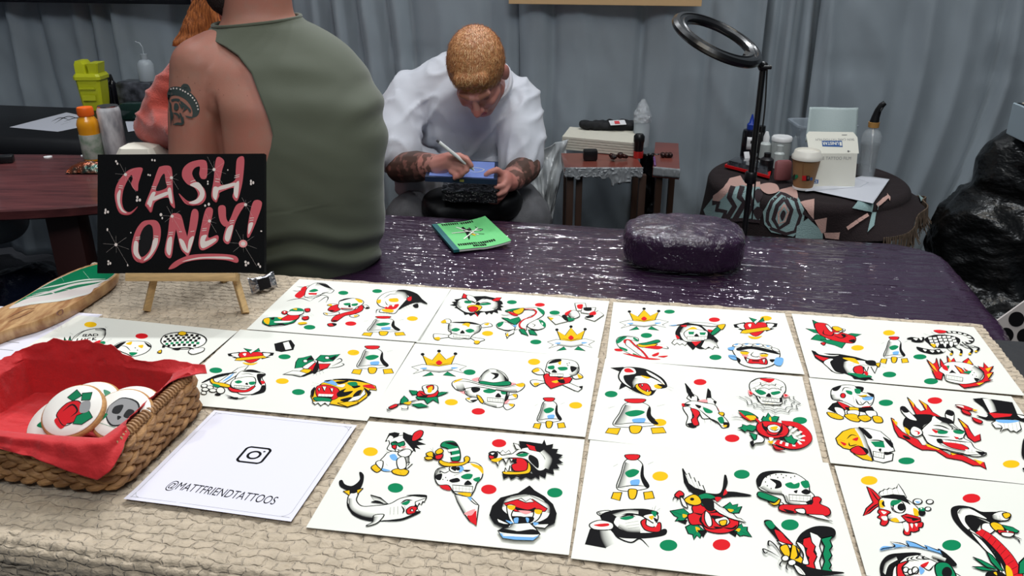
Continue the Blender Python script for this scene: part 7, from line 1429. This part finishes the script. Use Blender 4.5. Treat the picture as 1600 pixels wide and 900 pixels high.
MB().box((h3.x, 2.64, .375), (.36, .34, .03), bev=.01).build('seat', BLKF, fc)

# ---------------- patterned blanket on the round table at the right ----------------
RT = .70; rc_ = Vector((.895, 2.47, 0)); RR = .27
rt = thing('round_table', rc_, 'round table hidden under the patterned fringed blanket', 'table')
MB().lathe([(.001, RT-.035), (RR-.01, RT-.035), (RR-.005, RT-.012), (.001, RT-.012)], rc_, n=40).build('tabletop', DARKW, rt)
MB().lathe([(.035, 0), (.03, .1), (.03, RT-.035)], rc_, n=16).build('pedestal', DARKW, rt); MB().lathe([(.001, 0), (.2, 0), (.18, .02), (.001, .03)], rc_, n=32).build('base', DARKW, rt)
BRB = mat('brown_weave', (36, 25, 27), .95, bump=.4, bscale=300, var=.2, vscale=120)
def blk(a, b):
    ph = 2*PI*a; c_, s_ = math.cos(ph), math.sin(ph)
    fl = .03+.03*max(0, math.cos(ph-R(-35)))**2+.03*math.sin(5*ph+1)+.015*math.sin(9*ph)
    low = .36+.285*max(0, math.cos(ph-R(-36)))**.4
    if s_ > .3: low = .36
    if b < .5: f = b/.5; r = RR*f; z = RT-.006+.003*nz(c_*r*20, s_*r*20)
    elif b < .6: f = (b-.5)/.1*PI/2; r = RR+.022*math.sin(f); z = RT-.006-.022*(1-math.cos(f))
    else: f = (b-.6)/.4; r = RR+.022+fl*f**1.3; z = RT-.028-(RT-.028-low)*f
    p = rc_+Vector((c_*r, s_*r, z))
    lim = 2.155
    pv = toB(p)[1]
    if pv < lim+.012: p = p+BV*(lim+.012-pv)*.96
    return p
mb = MB(); mb.grid(blk, 160, 110, closeu=True)
bkt = thing('blanket', rc_+Vector((0, 0, .4)), 'brown woven blanket with diamond pattern and fringe over the round table', 'blanket')
ob = mb.build('woven_cloth', BRB, bkt, fix=False, solid=.003, ang=180)
bvB = BVHTree.FromPolygons(mb.v, mb.f)
PCOL.update({'l': lin((140, 166, 166)), 'j': lin((194, 156, 146)), 'm': lin((50, 38, 42))})
zc = lambda x, y: Vector((1090+x*.2778, 150+y*.2778, 0))
proj_draw("""l; 40,640 95,570 200,500 250,480 350,520 355,700 160,710 60,690
j; 95,560 150,520 190,540 180,470 240,455 260,490 350,490 355,520 300,520 250,510 200,520 130,590 90,600
m/- 90,600 125,600 115,640 165,650 150,695 *8;;m/- 200,515 185,570 215,620 170,695 *9;;m/- 250,515 240,570 270,600 215,695 *9;;m/- 300,515 295,560 315,610 275,700 *6;;m/- 150,700 260,695 355,705 *6
m. 340,530 367,560 345,602 318,560;;m. 345,620 372,650 345,695 318,650;;j. 350,510 400,498 445,510 455,545 400,562 360,540
l; 372,650 410,590 470,535 560,575 605,650 590,730 540,790 420,765 380,720;;m/- 400,650 420,600 470,555 550,595 580,670 550,760 500,775 420,745 395,700 400,650 *6;;m/- 490,585 530,640 510,710 460,745 430,690 450,620 490,585 *7;;j/- 490,615 512,650 492,705 460,715 458,655 490,615 *3.4;;m. 485,640 498,660 480,700 468,670
j. 455,545 490,530 545,525 560,588 500,560;;j; 575,605 655,590 652,692 610,640;;l; 560,730 620,685 700,760 700,800 550,800;;j; 655,695 725,680 716,760 695,770;;j; 705,765 800,765 796,805 715,795;;m; 600,640 660,700 640,700 590,660
l; 862,635 910,595 985,600 972,652;;l; 975,650 998,650 990,735 955,772;;j/- 1000,622 1035,600 1070,575 *5;;j/- 840,745 900,705 952,672 *7;;m~ 890,700 905,715 *3;;m~ 915,690 930,700 *3;;j; 1062,560 1080,580 1072,600;;l; 1225,545 1240,515 1290,590 1245,602;;j/- 1212,500 1240,520 *3;;l; 1180,470 1225,455 1240,475;;l~ 1000,640 1010,610 *4""", zc, bvB, .9, 'woven_pattern', mat('wool_ink', (255, 255, 255), .95, attr=True, bump=.3, bscale=300), bkt, lift=.0045)
# fringe
rr = random.Random(9); mb = MB()
for k in range(150):
    a = R(-75+110*k/150); a = a/(2*PI); p = Vector(blk(a % 1, 1)); d = Vector((math.cos(a*2*PI), math.sin(a*2*PI), 0))
    L = rr.uniform(.035, .06); pts = [p+Vector((0, 0, .012))+d*.004, p+d*.008+Vector((rr.uniform(-.004, .004), 0, -L*.5)), p+d*(.008+rr.uniform(-.008, .012))+Vector((rr.uniform(-.012, .012), rr.uniform(-.008, .008), -L))]
    mb.tube(pts, [.0022, .0019, .001], n=5)
mb.build('fringe', mat('tan_fringe', (112, 94, 78), .95, var=.5, vscale=60), bkt, ang=80)

IT = RT+.0005
def P_(x, y, z=IT): return atz(x, y, z)
# coffee cup
c = P_(1254, 294); cup = thing('coffee_cup', c, 'brown paper coffee cup with a white lid in front of the film box', 'cup')
MB().lathe([(.001, 0), (.027, 0), (.027, .004), (.0385, .088), (.001, .088)], c, n=36).build('cup_body', mat('kraft_cup', (150, 112, 74), .6, var=.08, vscale=30), cup)
MB().lathe([(.0272, -.0), (.0285, .0), (.0287, .006), (.0275, .0065)], c, n=36).build('cup_foot', WHT, cup)
MB().lathe([(.036, .086), (.0415, .087), (.0418, .096), (.038, .100), (.0355, .110), (.033, .112), (.031, .106), (.001, .105)], c, n=40).build('lid', mat('lid_white', (228, 224, 214), .4), cup, ang=50)
tmp = MB(); tmp.lathe([(.0275, 0), (.0388, .088)], c, n=60, cap0=False, cap1=False); bvC = BVHTree.FromPolygons(tmp.v, tmp.f)
cz = lambda x, y: Vector((1140+x*.1555, 160+y*.1555, 0))
proj_draw("""n- 740,620 735,740 *1.2;;n~ 735,625 760,600 *2;;g. 600,735 630,715 645,735 680,725 690,750 650,775 615,765;;k. 640,740 660,720 655,775 635,770;;r; 730,735 770,735 768,785 728,785;;k; 770,735 805,738 800,785 768,785;;w- 780,750 798,750 *.8;;w- 780,765 795,765 *.8;;q; 808,752 830,752 828,782 806,782""", cz, bvC, .5, 'print', mat('cup_ink', (255, 255, 255), .6, attr=True), cup, lift=.0006, maxlen=2)
# film box with its sheet
FB = mat('box_card', (226, 224, 212), .6)
bx = thing('film_box', P_(1300, 290), 'open white carton reading CARE TATTOO FILM and UNISTAR with a pale sheet pulled out', 'box')
f0, f1 = aty(1266, 292, 2.34), aty(1334, 288, 2.34); f0.z = f1.z = IT
X = (f1-f0).normalized(); Wf = (f1-f0).length; lean = Vector((0, .18, 1)).normalized(); Nf = X.cross(lean); Nf = -Nf if Nf.y > 0 else Nf
b1 = lambda p, dz=0: f0+X*(p.x)+lean*p.y+Nf*dz
hF = .098; Wt0 = Wf*1.03
mb = MB(); pslab(mb, b1, -.004, Wt0, 0, hF, -.055, 0); mb.build('carton', FB, bx, smooth=False)
# opened lid flap with its bevelled corners, and the film sheet rising behind it
lid = thing
l2 = Vector((0, .62, .72)).normalized()
b2 = lambda p, dz=0: f0+lean*hF+X*p.x+l2*p.y+X.cross(l2).normalized()*(dz if X.cross(l2).y < 0 else -dz)
mb = MB(); mb.prism([(-.010, 0), (Wt0+.004, 0), (Wt0+.006, .052), (Wt0-.004, .068), (-.004, .07), (-.012, .06)], -.0015, 0, xf=lambda v: b2(Vector((v.x, v.y, 0)), v.z)); mb.build('lid_flap', FB, bx, smooth=False)
g0, g1, g2, g3 = [aty(x, y, Y) for x, y, Y in ((1258, 222, 2.43), (1338, 219, 2.43), (1343, 169, 2.46), (1266, 168, 2.46))]
mb = MB()
def fsh(a, b): p = g0.lerp(g1, a).lerp(g3.lerp(g2, a), b); return p+Vector((0, .004*math.sin(a*7)+.006*b*b, 0))
mb.grid(fsh, 20, 14); mb.build('film_sheet', mat('film_backing', (170, 184, 184), .5, bump=.1, bscale=300), bx, solid=.0008)
mb = MB()
u_ = lambda s: s
cF = lambda x, y: Vector((x, y, 0))
txt(mb, 'CARE TATTOO FILM', cF, b1, .006, hF-.018, .0125, sx=.92, z=.0006, mi=0, col='e')
txt(mb, 'SKIN CARE TATTOO FILM', lambda x, y: Vector((Wt0-x, .055-y, 0)), b2, .004, .008, .0095, sx=1.02, z=.0006, mi=0, col='e')
draw(mb, 'q; .030,.022 .088,.020 .088,.040 .030,.040', cF, b2, z=.0005, mi=0)
txt(mb, 'UNISTAR', lambda x, y: Vector((.086-x, .036-y, 0)), b2, .008, .0, .0135, sx=.85, z=.0009, mi=0, col='w', bold=.0003)
draw(mb, 'w; .080,.024 .086,.024 .086,.036 .080,.036;;k; .100,.004 .104,.004 .104,.009 .100,.009;;e; .090,.058 .105,.058 .105,.060 .090,.060;;e; .100,.006 .108,.006 .108,.0075 .100,.0075', cF, b2, z=.001, mi=0)
draw(mb, 'q; .001,.012 .022,.012 .022,.023 .001,.023;;e; .004,.060 .012,.060 .012,.066 .004,.066', cF, b1, z=.0005, mi=0)
txt(mb, 'PCS', cF, b1, .004, .014, .009, z=.0009, mi=0, col='w', bold=.0002)
mb.build('print', mat('carton_ink', (255, 255, 255), .6, attr=True), bx, smooth=False, fix=False)
# papers in front
def psheet(name, pts, label, curl, dz):
    q = [P_(x, y, IT+.002+dz) for x, y in pts]; mb = MB()
    mb.grid(lambda a, b: q[0].lerp(q[1], a).lerp(q[3].lerp(q[2], a), b)+Vector((0, 0, curl(a, b))), 24, 16); return mb.build(name, mat('office_paper2', (206, 208, 216), .6), label=label, cat='paper', fix=False, solid=.0005)
psheet('loose_paper', [(1350, 274), (1390, 280), (1364, 318), (1262, 296)], 'loose white paper lying right of the film box on the blanket', lambda a, b: 0, 0)
psheet('loose_paper', [(1290, 262), (1357, 285), (1345, 292), (1258, 299)], 'curled white paper leaning against the front of the film box', lambda a, b: .026*math.sin(PI*min(1, a*1.3))**2*(1-b)**1.5, .001)
# spray bottle
c = P_(1352, 274); sp_ = thing('spray_bottle', c, 'clear bottle of water with a black trigger top beside the film box', 'bottle')
MB().lathe([(.001, 0), (.024, 0), (.026, .004), (.027, .06), (.029, .10), (.029, .118), (.022, .135), (.012, .144), (.011, .150), (.001, .150)], c, n=32).build('bottle_body', mat('clear_glass', (215, 222, 226), .06, alpha=.30, spec=1, coat=1), sp_)
MB().lathe([(.001, .003), (.022, .003), (.0235, .06), (.0265, .098), (.001, .098)], c, n=32).build('water', mat('water', (110, 118, 122), .05, alpha=.45, spec=.8), sp_)
MB().lathe([(.010, .146), (.0155, .147), (.016, .162), (.010, .163)], c, n=24).build('collar', mat('tan_collar', (176, 130, 70), .5), sp_)
mb = MB(); mb.tube([c+Vector(p) for p in ((0, 0, .160), (.002, 0, .178), (.006, 0, .196), (.012, -.004, .212), (.020, -.006, .220))], [.014, .0115, .010, .009, .007], n=14); mb.tube([c+Vector(p) for p in ((.012, -.01, .205), (.004, -.02, .198))], [.004, .003], n=8); mb.build('trigger_head', BLK, sp_)
MB().tube([c+Vector((0, 0, .15)), c+Vector((.012, 0, .01))], .0016).build('dip_tube', WHT, sp_)
# black ink bottle with blue cap
c = P_(1168, 251); ib = thing('ink_bottle', c, 'big black ink bottle with a blue pointed cap and white label', 'bottle')
MB().lathe([(.001, 0), (.025, 0), (.026, .003), (.025, .090), (.023, .100), (.010, .104), (.001, .104)], c, n=28).build('bottle_body', mat('dark_ink', (18, 18, 24)), ib)
MB().lathe([(.012, .100), (.0135, .101), (.0135, .118), (.008, .124), (.0045, .140), (.002, .150), (.001, .150)], c, n=24).build('cap', mat('blue_cap', (22, 54, 150), .35), ib)
mb = MB(); mb.grid(lambda a, b: c+Vector((.0262*math.cos(R(-125+85*a)), .0262*math.sin(R(-125+85*a)), .042+.040*b)), 14, 4); mb.grid(lambda a, b: c+Vector((.0268*math.cos(R(-100+35*a)), .0268*math.sin(R(-100+35*a)), .062+.010*b)), 8, 3, mi=1); mb.build('bottle_label', [mat('label_white', (214, 214, 216), .5), BLK], ib, solid=.0004)
def sbottle(x, y, r, h, body, capm, capr, caph, label, name='dropper_bottle', pointed=True):
    c = P_(x, y); t = thing(name, c, label, 'bottle'); MB().lathe([(.001, 0), (r, 0), (r, h*.82), (r*.55, h*.95), (.001, h)], c, n=24).build('bottle_body', body, t)
    pr_ = [(capr, h*.92), (capr, h*.92+caph*.5), (capr*.45, h*.92+caph), (.001, h*.92+caph)] if pointed else [(capr, h*.92), (capr, h*.92+caph), (.001, h*.92+caph)]
    MB().lathe(pr_, c, n=20).build('cap', capm, t); return t
MILK = mat('milky_plastic', (196, 202, 200), .3, alpha=.85)
sbottle(1194, 246, .019, .055, MILK, WHT, .010, .035, 'cloudy dropper bottle with a white spout just right of the lamp pole')
sbottle(1186, 238, .018, .075, BLK, BLK, .012, .02, 'dark bottle with a tan spot partly behind the lamp pole', pointed=False)
sbottle(1196, 270, .0205, .052, mat('black_label', (22, 20, 24)), BLK, .0105, .014, 'small bottle with black cap and black label before the white tub', pointed=False)
sbottle(1215, 262, .016, .055, MILK, MILK, .010, .02, 'small cloudy bottle between the black-capped bottle and the pink case', pointed=False)
sbottle(1243, 240, .015, .065, GC, GC, .009, .02, 'clear bottle with white liquid left of the plastic tub', pointed=False)
c = P_(1218, 248); tb2 = thing('cream_tub', c, 'white round tub among the small bottles', 'tub'); MB().lathe([(.001, 0), (.030, 0), (.031, .062), (.001, .062)], c, n=30).build('tub_body', MILK, tb2); MB().lathe([(.0325, .06), (.033, .070), (.030, .074), (.001, .073)], c, n=30).build('lid', WHT, tb2)
c = P_(1222, 284); mb = MB(); mb.box(c+Vector((.002, .012, .031)), (.052, .024, .062), (R(-8), 0, R(6)), bev=.011); mb.build('earbud_case', mat('dusty_pink', (132, 78, 80), .55), label='dusty pink rounded case tucked behind the coffee cup', cat='case')
pk = thing('art_pen_pack', P_(1170, 272), 'red trimmed packet with a clear window at the left of the blanket table', 'packet')
q = [P_(x, y, IT) for x, y in ((1132, 262), (1202, 280), (1206, 266), (1150, 252))]
mb = MB(); mb.rings([[p+Vector((0, 0, .002)) for p in q], [p+Vector((0, 0, .010)) for p in q]]); mb.build('tray', mat('red_plastic', (206, 24, 28), .35), pk, ang=30)
cq = sum(q, Vector())/4; mb = MB(); mb.rings([[cq+(p-cq)*.92+Vector((0, 0, .010)) for p in q], [cq+(p-cq)*.85+Vector((0, 0, .024)) for p in q], [cq+(p-cq)*.5+Vector((0, 0, .028)) for p in q]]); mb.build('window', mat('smoky_blister', (70, 74, 80), .12, col2=(30, 30, 34), vscale=60, coat=1), pk, ang=30)
mb = MB(); c = P_(1160, 262); mb.box(c+Vector((.015, .012, .028)), (.018, .006, .04), (R(-30), 0, .2), bev=.002); mb.build('white_tag', mat('label_white', (214, 214, 216)), label='small white tag standing by the foot of the blue-capped bottle', cat='tag')
# plastic tub at the back
c = P_(1262, 246); mb = MB(); rb4 = lambda hx, hy, z: [c+Vector((.05+hx*x, .05+hy*y, z)) for x, y in ((-1, -.8), (-.85, -1), (.85, -1), (1, -.8), (1, .8), (.85, 1), (-.85, 1), (-1, .8))]
mb.rings([rb4(.07, .05, 0), rb4(.088, .062, .098), rb4(.098, .07, .100), rb4(.098, .07, .106), rb4(.085, .059, .104), rb4(.068, .048, .004)]); mb.build('storage_tub', mat('frosted_tub', (170, 180, 190), .35, alpha=.45), label='frosted open plastic tub behind the film box', cat='tub', ang=25)

# ---------------- ring light ----------------
pb_ = aty(1177, 240, 2.055); px_, py_ = pb_.x, pb_.y
rl = thing('ring_light', (px_, py_, 0), 'black ring light on a thin floor stand behind the bed', 'lamp')
top = Vector((px_, py_, aty(1187, 104, 2.055).z))
MB().tube([(px_, py_, .02), (px_, py_, .62)], .0095).build('pole', BLK, rl); MB().tube([(px_, py_, .60), top], .0072).build('inner_pole', BLK, rl)
MB().lathe([(.012, 0), (.015, .004), (.015, .026), (.012, .03)], (px_, py_, aty(1174, 277, 2.055).z-.015), n=16).build('clamp', BLK, rl)
for k in range(3):
    a = R(90+120*k); MB().tube([(px_, py_, .25), (px_+.17*math.cos(a), py_+.10*math.sin(a), .01)], .007).build('leg', BLK, rl)
rcn = aty(1121, 61, 2.055); e1 = Vector((.94, .10, -.33)).normalized(); e2 = Vector((.10, .90, .24)); e2 = (e2-e1*e2.dot(e1)).normalized(); en = e1.cross(e2); en = en if en.z > 0 else -en
RL = .0985
mb = MB(); rs = []
for i in range(73):
    t = 2*PI*i/72; d = e1*math.cos(t)+e2*math.sin(t); cc = rcn+d*RL
    rs.append([cc+d*x+en*z for x, z in ((-.019, -.006), (-.017, -.009), (.015, -.009), (.018, -.005), (.018, .002), (.012, .009), (.004, .010), (.002, .0075), (-.004, .0075), (-.007, .010), (-.016, .006), (-.019, 0))])
mb.rings(rs, cap0=False, cap1=False); mb.build('ring_housing', mat('satin_black', (13, 13, 15), .28, coat=.3), rl, ang=35)
mb = MB(); mb.rings([[rcn+(e1*math.cos(2*PI*i/72)+e2*math.sin(2*PI*i/72))*(RL+r)-en*z for r, z in ((-.012, .0092), (.012, .0092), (.012, .0102), (-.012, .0102))] for i in range(73)], cap0=False, cap1=False); mb.build('diffuser', mat('diffuser_white', (220, 220, 214), .5), rl)
at_ = rcn+e1*RL*math.cos(R(-25))+e2*RL*math.sin(R(-25))
mb = MB(); mb.ball(at_+Vector((0, 0, -.006)), .014); mb.tube([at_, at_.lerp(top, .5)+Vector((.003, 0, -.004)), top], [.009, .008, .008]); mb.ball(top, .0125); mb.tube([top+Vector((-.012, -.012, 0)), top+Vector((.016, -.012, 0))], .005); mb.build('ball_joint', BLK, rl)
mb = MB(); bp_ = rcn+e1*(RL-.028)*math.cos(R(-25))+e2*(RL-.028)*math.sin(R(-25)); mb.tube([at_, bp_], [.010, .007], n=4); mb.build('bracket', BLK, rl)
MB().tube(spline([top+Vector((.008, -.006, 0)), (px_+.014, py_-.006, .97), (px_+.010, py_-.008, .85), (px_+.014, py_-.006, .70)], 8), .002, n=6).build('cable', BLK, rl)

# ---------------- small side table with supplies ----------------
ST = .70; sa, sb_, sc_, sd = [atz(x, y, ST) for x, y in ((882, 262), (1004, 262), (1010, 236), (892, 238))]
stt = thing('side_table', (sa+sb_)/2-Vector((0, 0, ST)), 'small brown side table wrapped in cling film, behind the bed', 'table')
SBR = mat('side_brown', (128, 66, 56), .4, var=.2, vscale=9, coat=.4)
bk_ = Vector((0, .19, 0)); mb = MB(); q = [sa, sb_, sb_+bk_, sa+bk_]
mb.rings([[p-Vector((0, 0, .025)) for p in q], q]); mb.build('tabletop', SBR, stt, ang=30)
for lx, ly in ((.02, .02), (.25, .02), (.02, .17), (.25, .17)): MB().box(sa+Vector((lx, ly, -ST/2-.012)), (.022, .022, ST-.03), bev=.001).build('leg', mat('dark_leg', (62, 42, 32), .5), stt)
for lx in (.05,): MB().box(sa+Vector((lx, .03, -ST/2-.012)), (.02, .02, ST-.03), bev=.001).build('leg', mat('dark_leg', (62, 42, 32)), stt)
mb = MB()
def frill(a, b): 
    p = sa.lerp(sb_, a)+Vector((0, -.006, 0)); d = b
    return p+Vector((.006*nz(a*30, b*6), -.008*abs(nz(a*26, b*5))-.004, .004-d*(.030+.022*abs(nz(a*9, 4))+(.02 if .6 < a < .85 else 0))))
mb.grid(frill, 90, 10); mb.build('film_skirt', wrapmat('film_frill', (150, 154, 158), (140, 140, 140), (380, 380, 380), 1, .8, rough=.15, d1=.006), stt, solid=.0006)
tz_ = ST+.001
def T_(x, y, z=tz_): return atz(x, y, z)
tw_ = thing('paper_towels', T_(940, 238), 'stack of folded off-white paper towels on the small side table', 'towels')
q = [T_(x, y) for x, y in ((878, 234), (1000, 246), (1004, 226), (890, 218))]
mb = MB()
for k in range(5):
    ww = Vector((.003*nz(k, 1), .003*nz(k, 5), 0)); mb.rings([[p+ww+Vector((0, 0, .002+.009*k)) for p in q], [p+ww+Vector((0, 0, .0095+.009*k)) for p in q]])
mb.build('folded_sheets', mat('towel_paper', (208, 204, 190), .85, bump=.2, bscale=80), tw_, ang=30)
mb = MB(); c = T_(950, 224); c.z += .05
for x0_, y0_, r in ((-.07, .02, .02), (-.03, .012, .022), (.01, .01, .022), (.05, .016, .024), (.075, .012, .02), (-.05, .03, .018)): mb.ball(c+Vector((x0_, y0_, .010)), (r*1.5, r*1.3, r*.85))
kg = remesh(mb, 'black_garment', BLKF, None, voxel=.006, smooth=3, disp=lambda p, n: .009*nz(p.x*45, p.y*45, p.z*45)); tag(kg, 'crumpled black cloth lying on the paper towels', 'cloth')
mb = MB(); cc = c+Vector((.028, -.016, .026)); mb.box(cc, (.058, .024, .0015), (R(30), 0, R(14)), bev=.0006); mb.box(cc+Vector((-.002, -.002, .0012)), (.018, .014, .001), (R(30), 0, R(14)), mi=1); mb.build('price_tag', [mat('label_white', (214, 214, 216)), mat('red_print', (200, 50, 60), .5)], label='white label with a red mark on the crumpled black cloth', cat='label', smooth=False)
mb = MB(); c = T_(922, 250); mb.box(c+Vector((0, .0, .018)), (.046, .03, .034), bev=.005); mb.build('plug_adapter', BLK, label='black plug adapter at the front left of the side table', cat='adapter')
mb = MB(); c = T_(966, 252)
for k in range(9): rr_ = random.Random(k); mb.ball(c+Vector((rr_.uniform(-.03, .03), rr_.uniform(-.008, .02), .010+rr_.uniform(0, .008))), rr_.uniform(.006, .011))
mb.build('grip_cluster', mat('machine_black', (24, 22, 24), .25, metal=.3, col2=(70, 34, 28), vscale=90), label='jumble of small black machine grips on the side table', cat='machine')
c = T_(997, 246); fb = thing('flavour_bottle', c, 'short black-topped bottle with glossy red base on the side table', 'bottle'); MB().lathe([(.001, 0), (.016, 0), (.017, .022), (.001, .022)], c, n=20).build('red_base', mat('red_gloss', (190, 40, 38), .15, coat=1), fb); MB().lathe([(.015, .022), (.016, .05), (.018, .054), (.018, .07), (.012, .078), (.001, .079)], c, n=22).build('black_top', BLK, fb)
c = T_(1001, 228); wbt = thing('wash_bottle', c, 'clear bottle in crumpled cling film at the back of the side table', 'bottle')
MB().lathe([(.001, 0), (.027, 0), (.028, .09), (.020, .105), (.001, .106)], c, n=24).build('bottle_body', GC, wbt)
mb = MB(); mb.grid(lambda b, a: c+Vector(((.031-.026*a**2)*math.cos(2*PI*b)*(1+.25*nz(b*9, a*6)), (.031-.026*a**2)*math.sin(2*PI*b)*(1+.25*nz(b*9+3, a*6)), .085+.075*a)), 24, 14, closeu=True); mb.build('film_twist', FILM, wbt, solid=.0004)
s2 = thing('corner_table', T_(1045, 240)-Vector((0, 0, ST)), 'second little brown table with film-wrapped edge, right of the first', 'table')
q = [atz(x, y, ST) for x, y in ((1020, 262), (1062, 266), (1060, 224), (1024, 222))]; mb = MB(); mb.rings([[p-Vector((0, 0, .03)) for p in q], q]); mb.build('tabletop', SBR, s2, ang=30)
MB().box(q[0].lerp(q[1], .3)+Vector((0, .02, -ST/2-.015)), (.02, .02, ST-.03)).build('leg', mat('dark_leg', (62, 42, 32)), s2); MB().box(q[2]+Vector((-.02, -.03, -ST/2-.015)), (.02, .02, ST-.03)).build('leg', mat('dark_leg', (62, 42, 32)), s2)
mb = MB(); qa, qb = q[0], q[1]; mb.grid(lambda a, b: qa.lerp(qb, a)+Vector((0, -.007-.005*abs(nz(a*14, b*4)), .006-.03*b)), 24, 6); mb.build('film_skirt', MATS['film_frill'], s2, solid=.0006)
mb = MB(); c = atz(1036, 246, ST+.001); 
for k in range(6): mb.ball(c+Vector((.012*(k % 3), .012*(k//3), .007)), .008)
mb.build('needle_pack', mat('machine_black', (24, 22, 24)), label='small dark shiny pack on the second little brown table', cat='packet')
mb = MB(); mb.tube(spline([atz(1022, 246, ST+.004), atz(1021, 254, ST+.004)+Vector((0, -.03, 0)), aty(1026, 300, 2.68), aty(1028, 345, 2.70)], 6), .0035, n=8); mb.build('purple_cable', mat('purple_cable', (110, 66, 128), .4), label='thin purple cable hanging from the side table', cat='cable')
mb = MB(); mb.grid(lambda a, b: aty(1000+30*a, 240+100*b, 2.74)+Vector((.004*nz(b*6, a*5), .02*nz(a*5, b*5), 0)), 14, 30); mb.build('bin_liner', mat('black_film', (10, 11, 14), .3, coat=.4), label='black plastic liner hanging between the two little brown tables', cat='bag', solid=.004)
# white plastic sheet
mb = MB()
def wsh(a, b):
    x = 822+68*a*(1-.45*b)+(20*(1-a)*(b)) ; y = 216+140*b+(26*(1-a)*(1-b)) ; Y = 2.80-.06*b
    p = aty(x, y, Y); return p+Vector((0, .035*nz(a*5+b*2, b*3, 2)+.02*nz(a*11, b*6), 0))
mb.grid(wsh, 40, 50); mb.build('plastic_sheet', mat('white_film', (186, 190, 192), .3, alpha=.9, coat=.4, bump=.3, bscale=20), label='crumpled white plastic sheet hanging at the left of the small side table', cat='sheet', fix=False, solid=.001)

# ---------------- right edge: black table, bin bag, spotted cloth, cartons ----------------
u1 = U1+.022; nt = thing('black_table', B(u1+.35, 1.0, 0), 'black covered table continuing right of the display table', 'table')
MB().box(B(u1+.35, (V0+V1)/2-.01, .725), (.70, V1-V0-.0, .02), (0, 0, AN), bev=.003).build('tabletop', BLKF, nt)
for uu in (u1+.06, u1+.64):
    for vv in (V0+.06, V1-.08): MB().box(B(uu, vv, .357), (.03, .03, .714), (0, 0, AN)).build('leg', BLK, nt)
BAGM = mat('black_bin_bag', (9, 10, 11), .34, bump=.6, bscale=9, detail=4, coat=.15, bdist=.04, stretch=(1, 1, 1.6))
mb = MB()
for x, y, z, r in ((1.46, 2.30, .27, .25), (1.45, 2.33, .52, .21), (1.49, 2.33, .74, .16), (1.56, 2.30, .88, .10), (1.40, 2.12, .20, .20), (1.75, 2.3, .4, .3)): mb.ball((x, y, z), (r, r*.75, r*1.05))
def bagd(p, n):
    r = 1-abs(nz(p.x*7, p.y*7, p.z*5))*3; q = 1-abs(nz(p.x*15+4, p.y*12, p.z*10))*3; return .02*nz(p.x*4, p.y*4, p.z*4)+.016*max(0, r)+.007*max(0, q)
bg = remesh(mb, 'bin_bag', BAGM, None, voxel=.010, smooth=5, disp=bagd); tag(bg, 'tall shiny black bin bag against the drape at the right edge', 'bag')
c = aty(1606, 194, 2.22)
for i, (dx, w, m) in enumerate(((-.009, .008, mat('pale_blue_card', (170, 186, 196), .5)), (.004, .010, BLK), (.035, .045, mat('beige_card', (196, 184, 166), .6)))):
    mb = MB(); mb.box(c+Vector((dx, .01, 0)), (w, .14, .085), (0, 0, R(-6)), bev=.002); mb.build('carton', m, label=['thin pale card standing left of the beige box, on the black bag', 'thin black sleeve between the pale card and the beige box', 'beige box standing at the very right edge on the black bag'][i], cat='box', smooth=False)
# spotted board: pale sheet with black discs
a = aty(1560, 530, 1.66); X = Vector((1, -.1, 0)).normalized(); Yv = Vector((0, .35, 1)).normalized(); Yv = (Yv-X*Yv.dot(X)).normalized()
pxf = lambda p, dz=0: a+X*p.x+Yv*p.y-X.cross(Yv)*dz*(-1)
mb = MB(); hb = -a.z*1.05; pl = [(-.01, hb), (.30, hb), (.30, .20), (.12, .15), (.05, .09), (-.01, .04)]; mb.prism(pl, -.004, 0, xf=lambda v: a+X*v.x+Yv*v.y+Vector((0, v.z, 0))); mb.c = [PCOL['w']]*len(mb.v)
lines = []
for i in range(8):
    for j in range(-12, 6):
        x = .012+i*.040+(.02 if j % 2 else 0); y = .012+j*.036
        if y < .03+x*.75 and x < .285 and y > hb+.02: lines.append('kE %g,%g .0165,.0165' % (x, y))
nf = Vector((0, -1, 0)); draw(mb, '\n'.join(lines), ident, lambda p, dz=0: a+X*p.x+Yv*p.y+nf*(.005+dz), z=.0002)
mb.build('spotted_cloth', [mat('pale_grey_cloth', (176, 168, 164), .8), INK], label='pale cloth with big black dots by the black bag at the right edge', cat='cloth', smooth=False)

# ---------------- sub-parts hang under the part they belong to ----------------
SUB = {'lettering': ['board'], 'collar': ['sleeveless_top', 'tshirt'], 'drawing': ['screen'], 'case_tab': ['case'], 'diffuser': ['ring_housing'], 'icing': ['biscuit'], 'print': ['cup_body', 'carton'], 'bottle_label': ['bottle_body'], 'tattoo': ['body'], 'moles': ['body'], 'hair_strands': ['hair'], 'lid_flap': ['carton'], 'woven_pattern': ['woven_cloth'], 'fringe': ['woven_cloth'], 'can_rim': ['can_body'], 'bound_rim': ['basket_wall'], 'woven_strands': ['basket_wall'], 'resin_wave': ['wooden_slab'], 'wrapper_label': ['foil'], 'panel_rib': ['tub'], 'dip_tube': ['bottle_body'], 'water': ['bottle_body'], 'cup_foot': ['cup_body'], 'clamp': ['pole'], 'film_skirt': ['tabletop'], 'price_tag': []}
for o in list(C.objects):
    if o.type == 'MESH' and o.parent is not None and o.parent.type == 'EMPTY':
        base = o.name.split('.')[0]
        for want in SUB.get(base, []):
            sib = [s for s in o.parent.children if s.name.split('.')[0] == want and s != o]
            if sib: o.parent = sib[0]; break
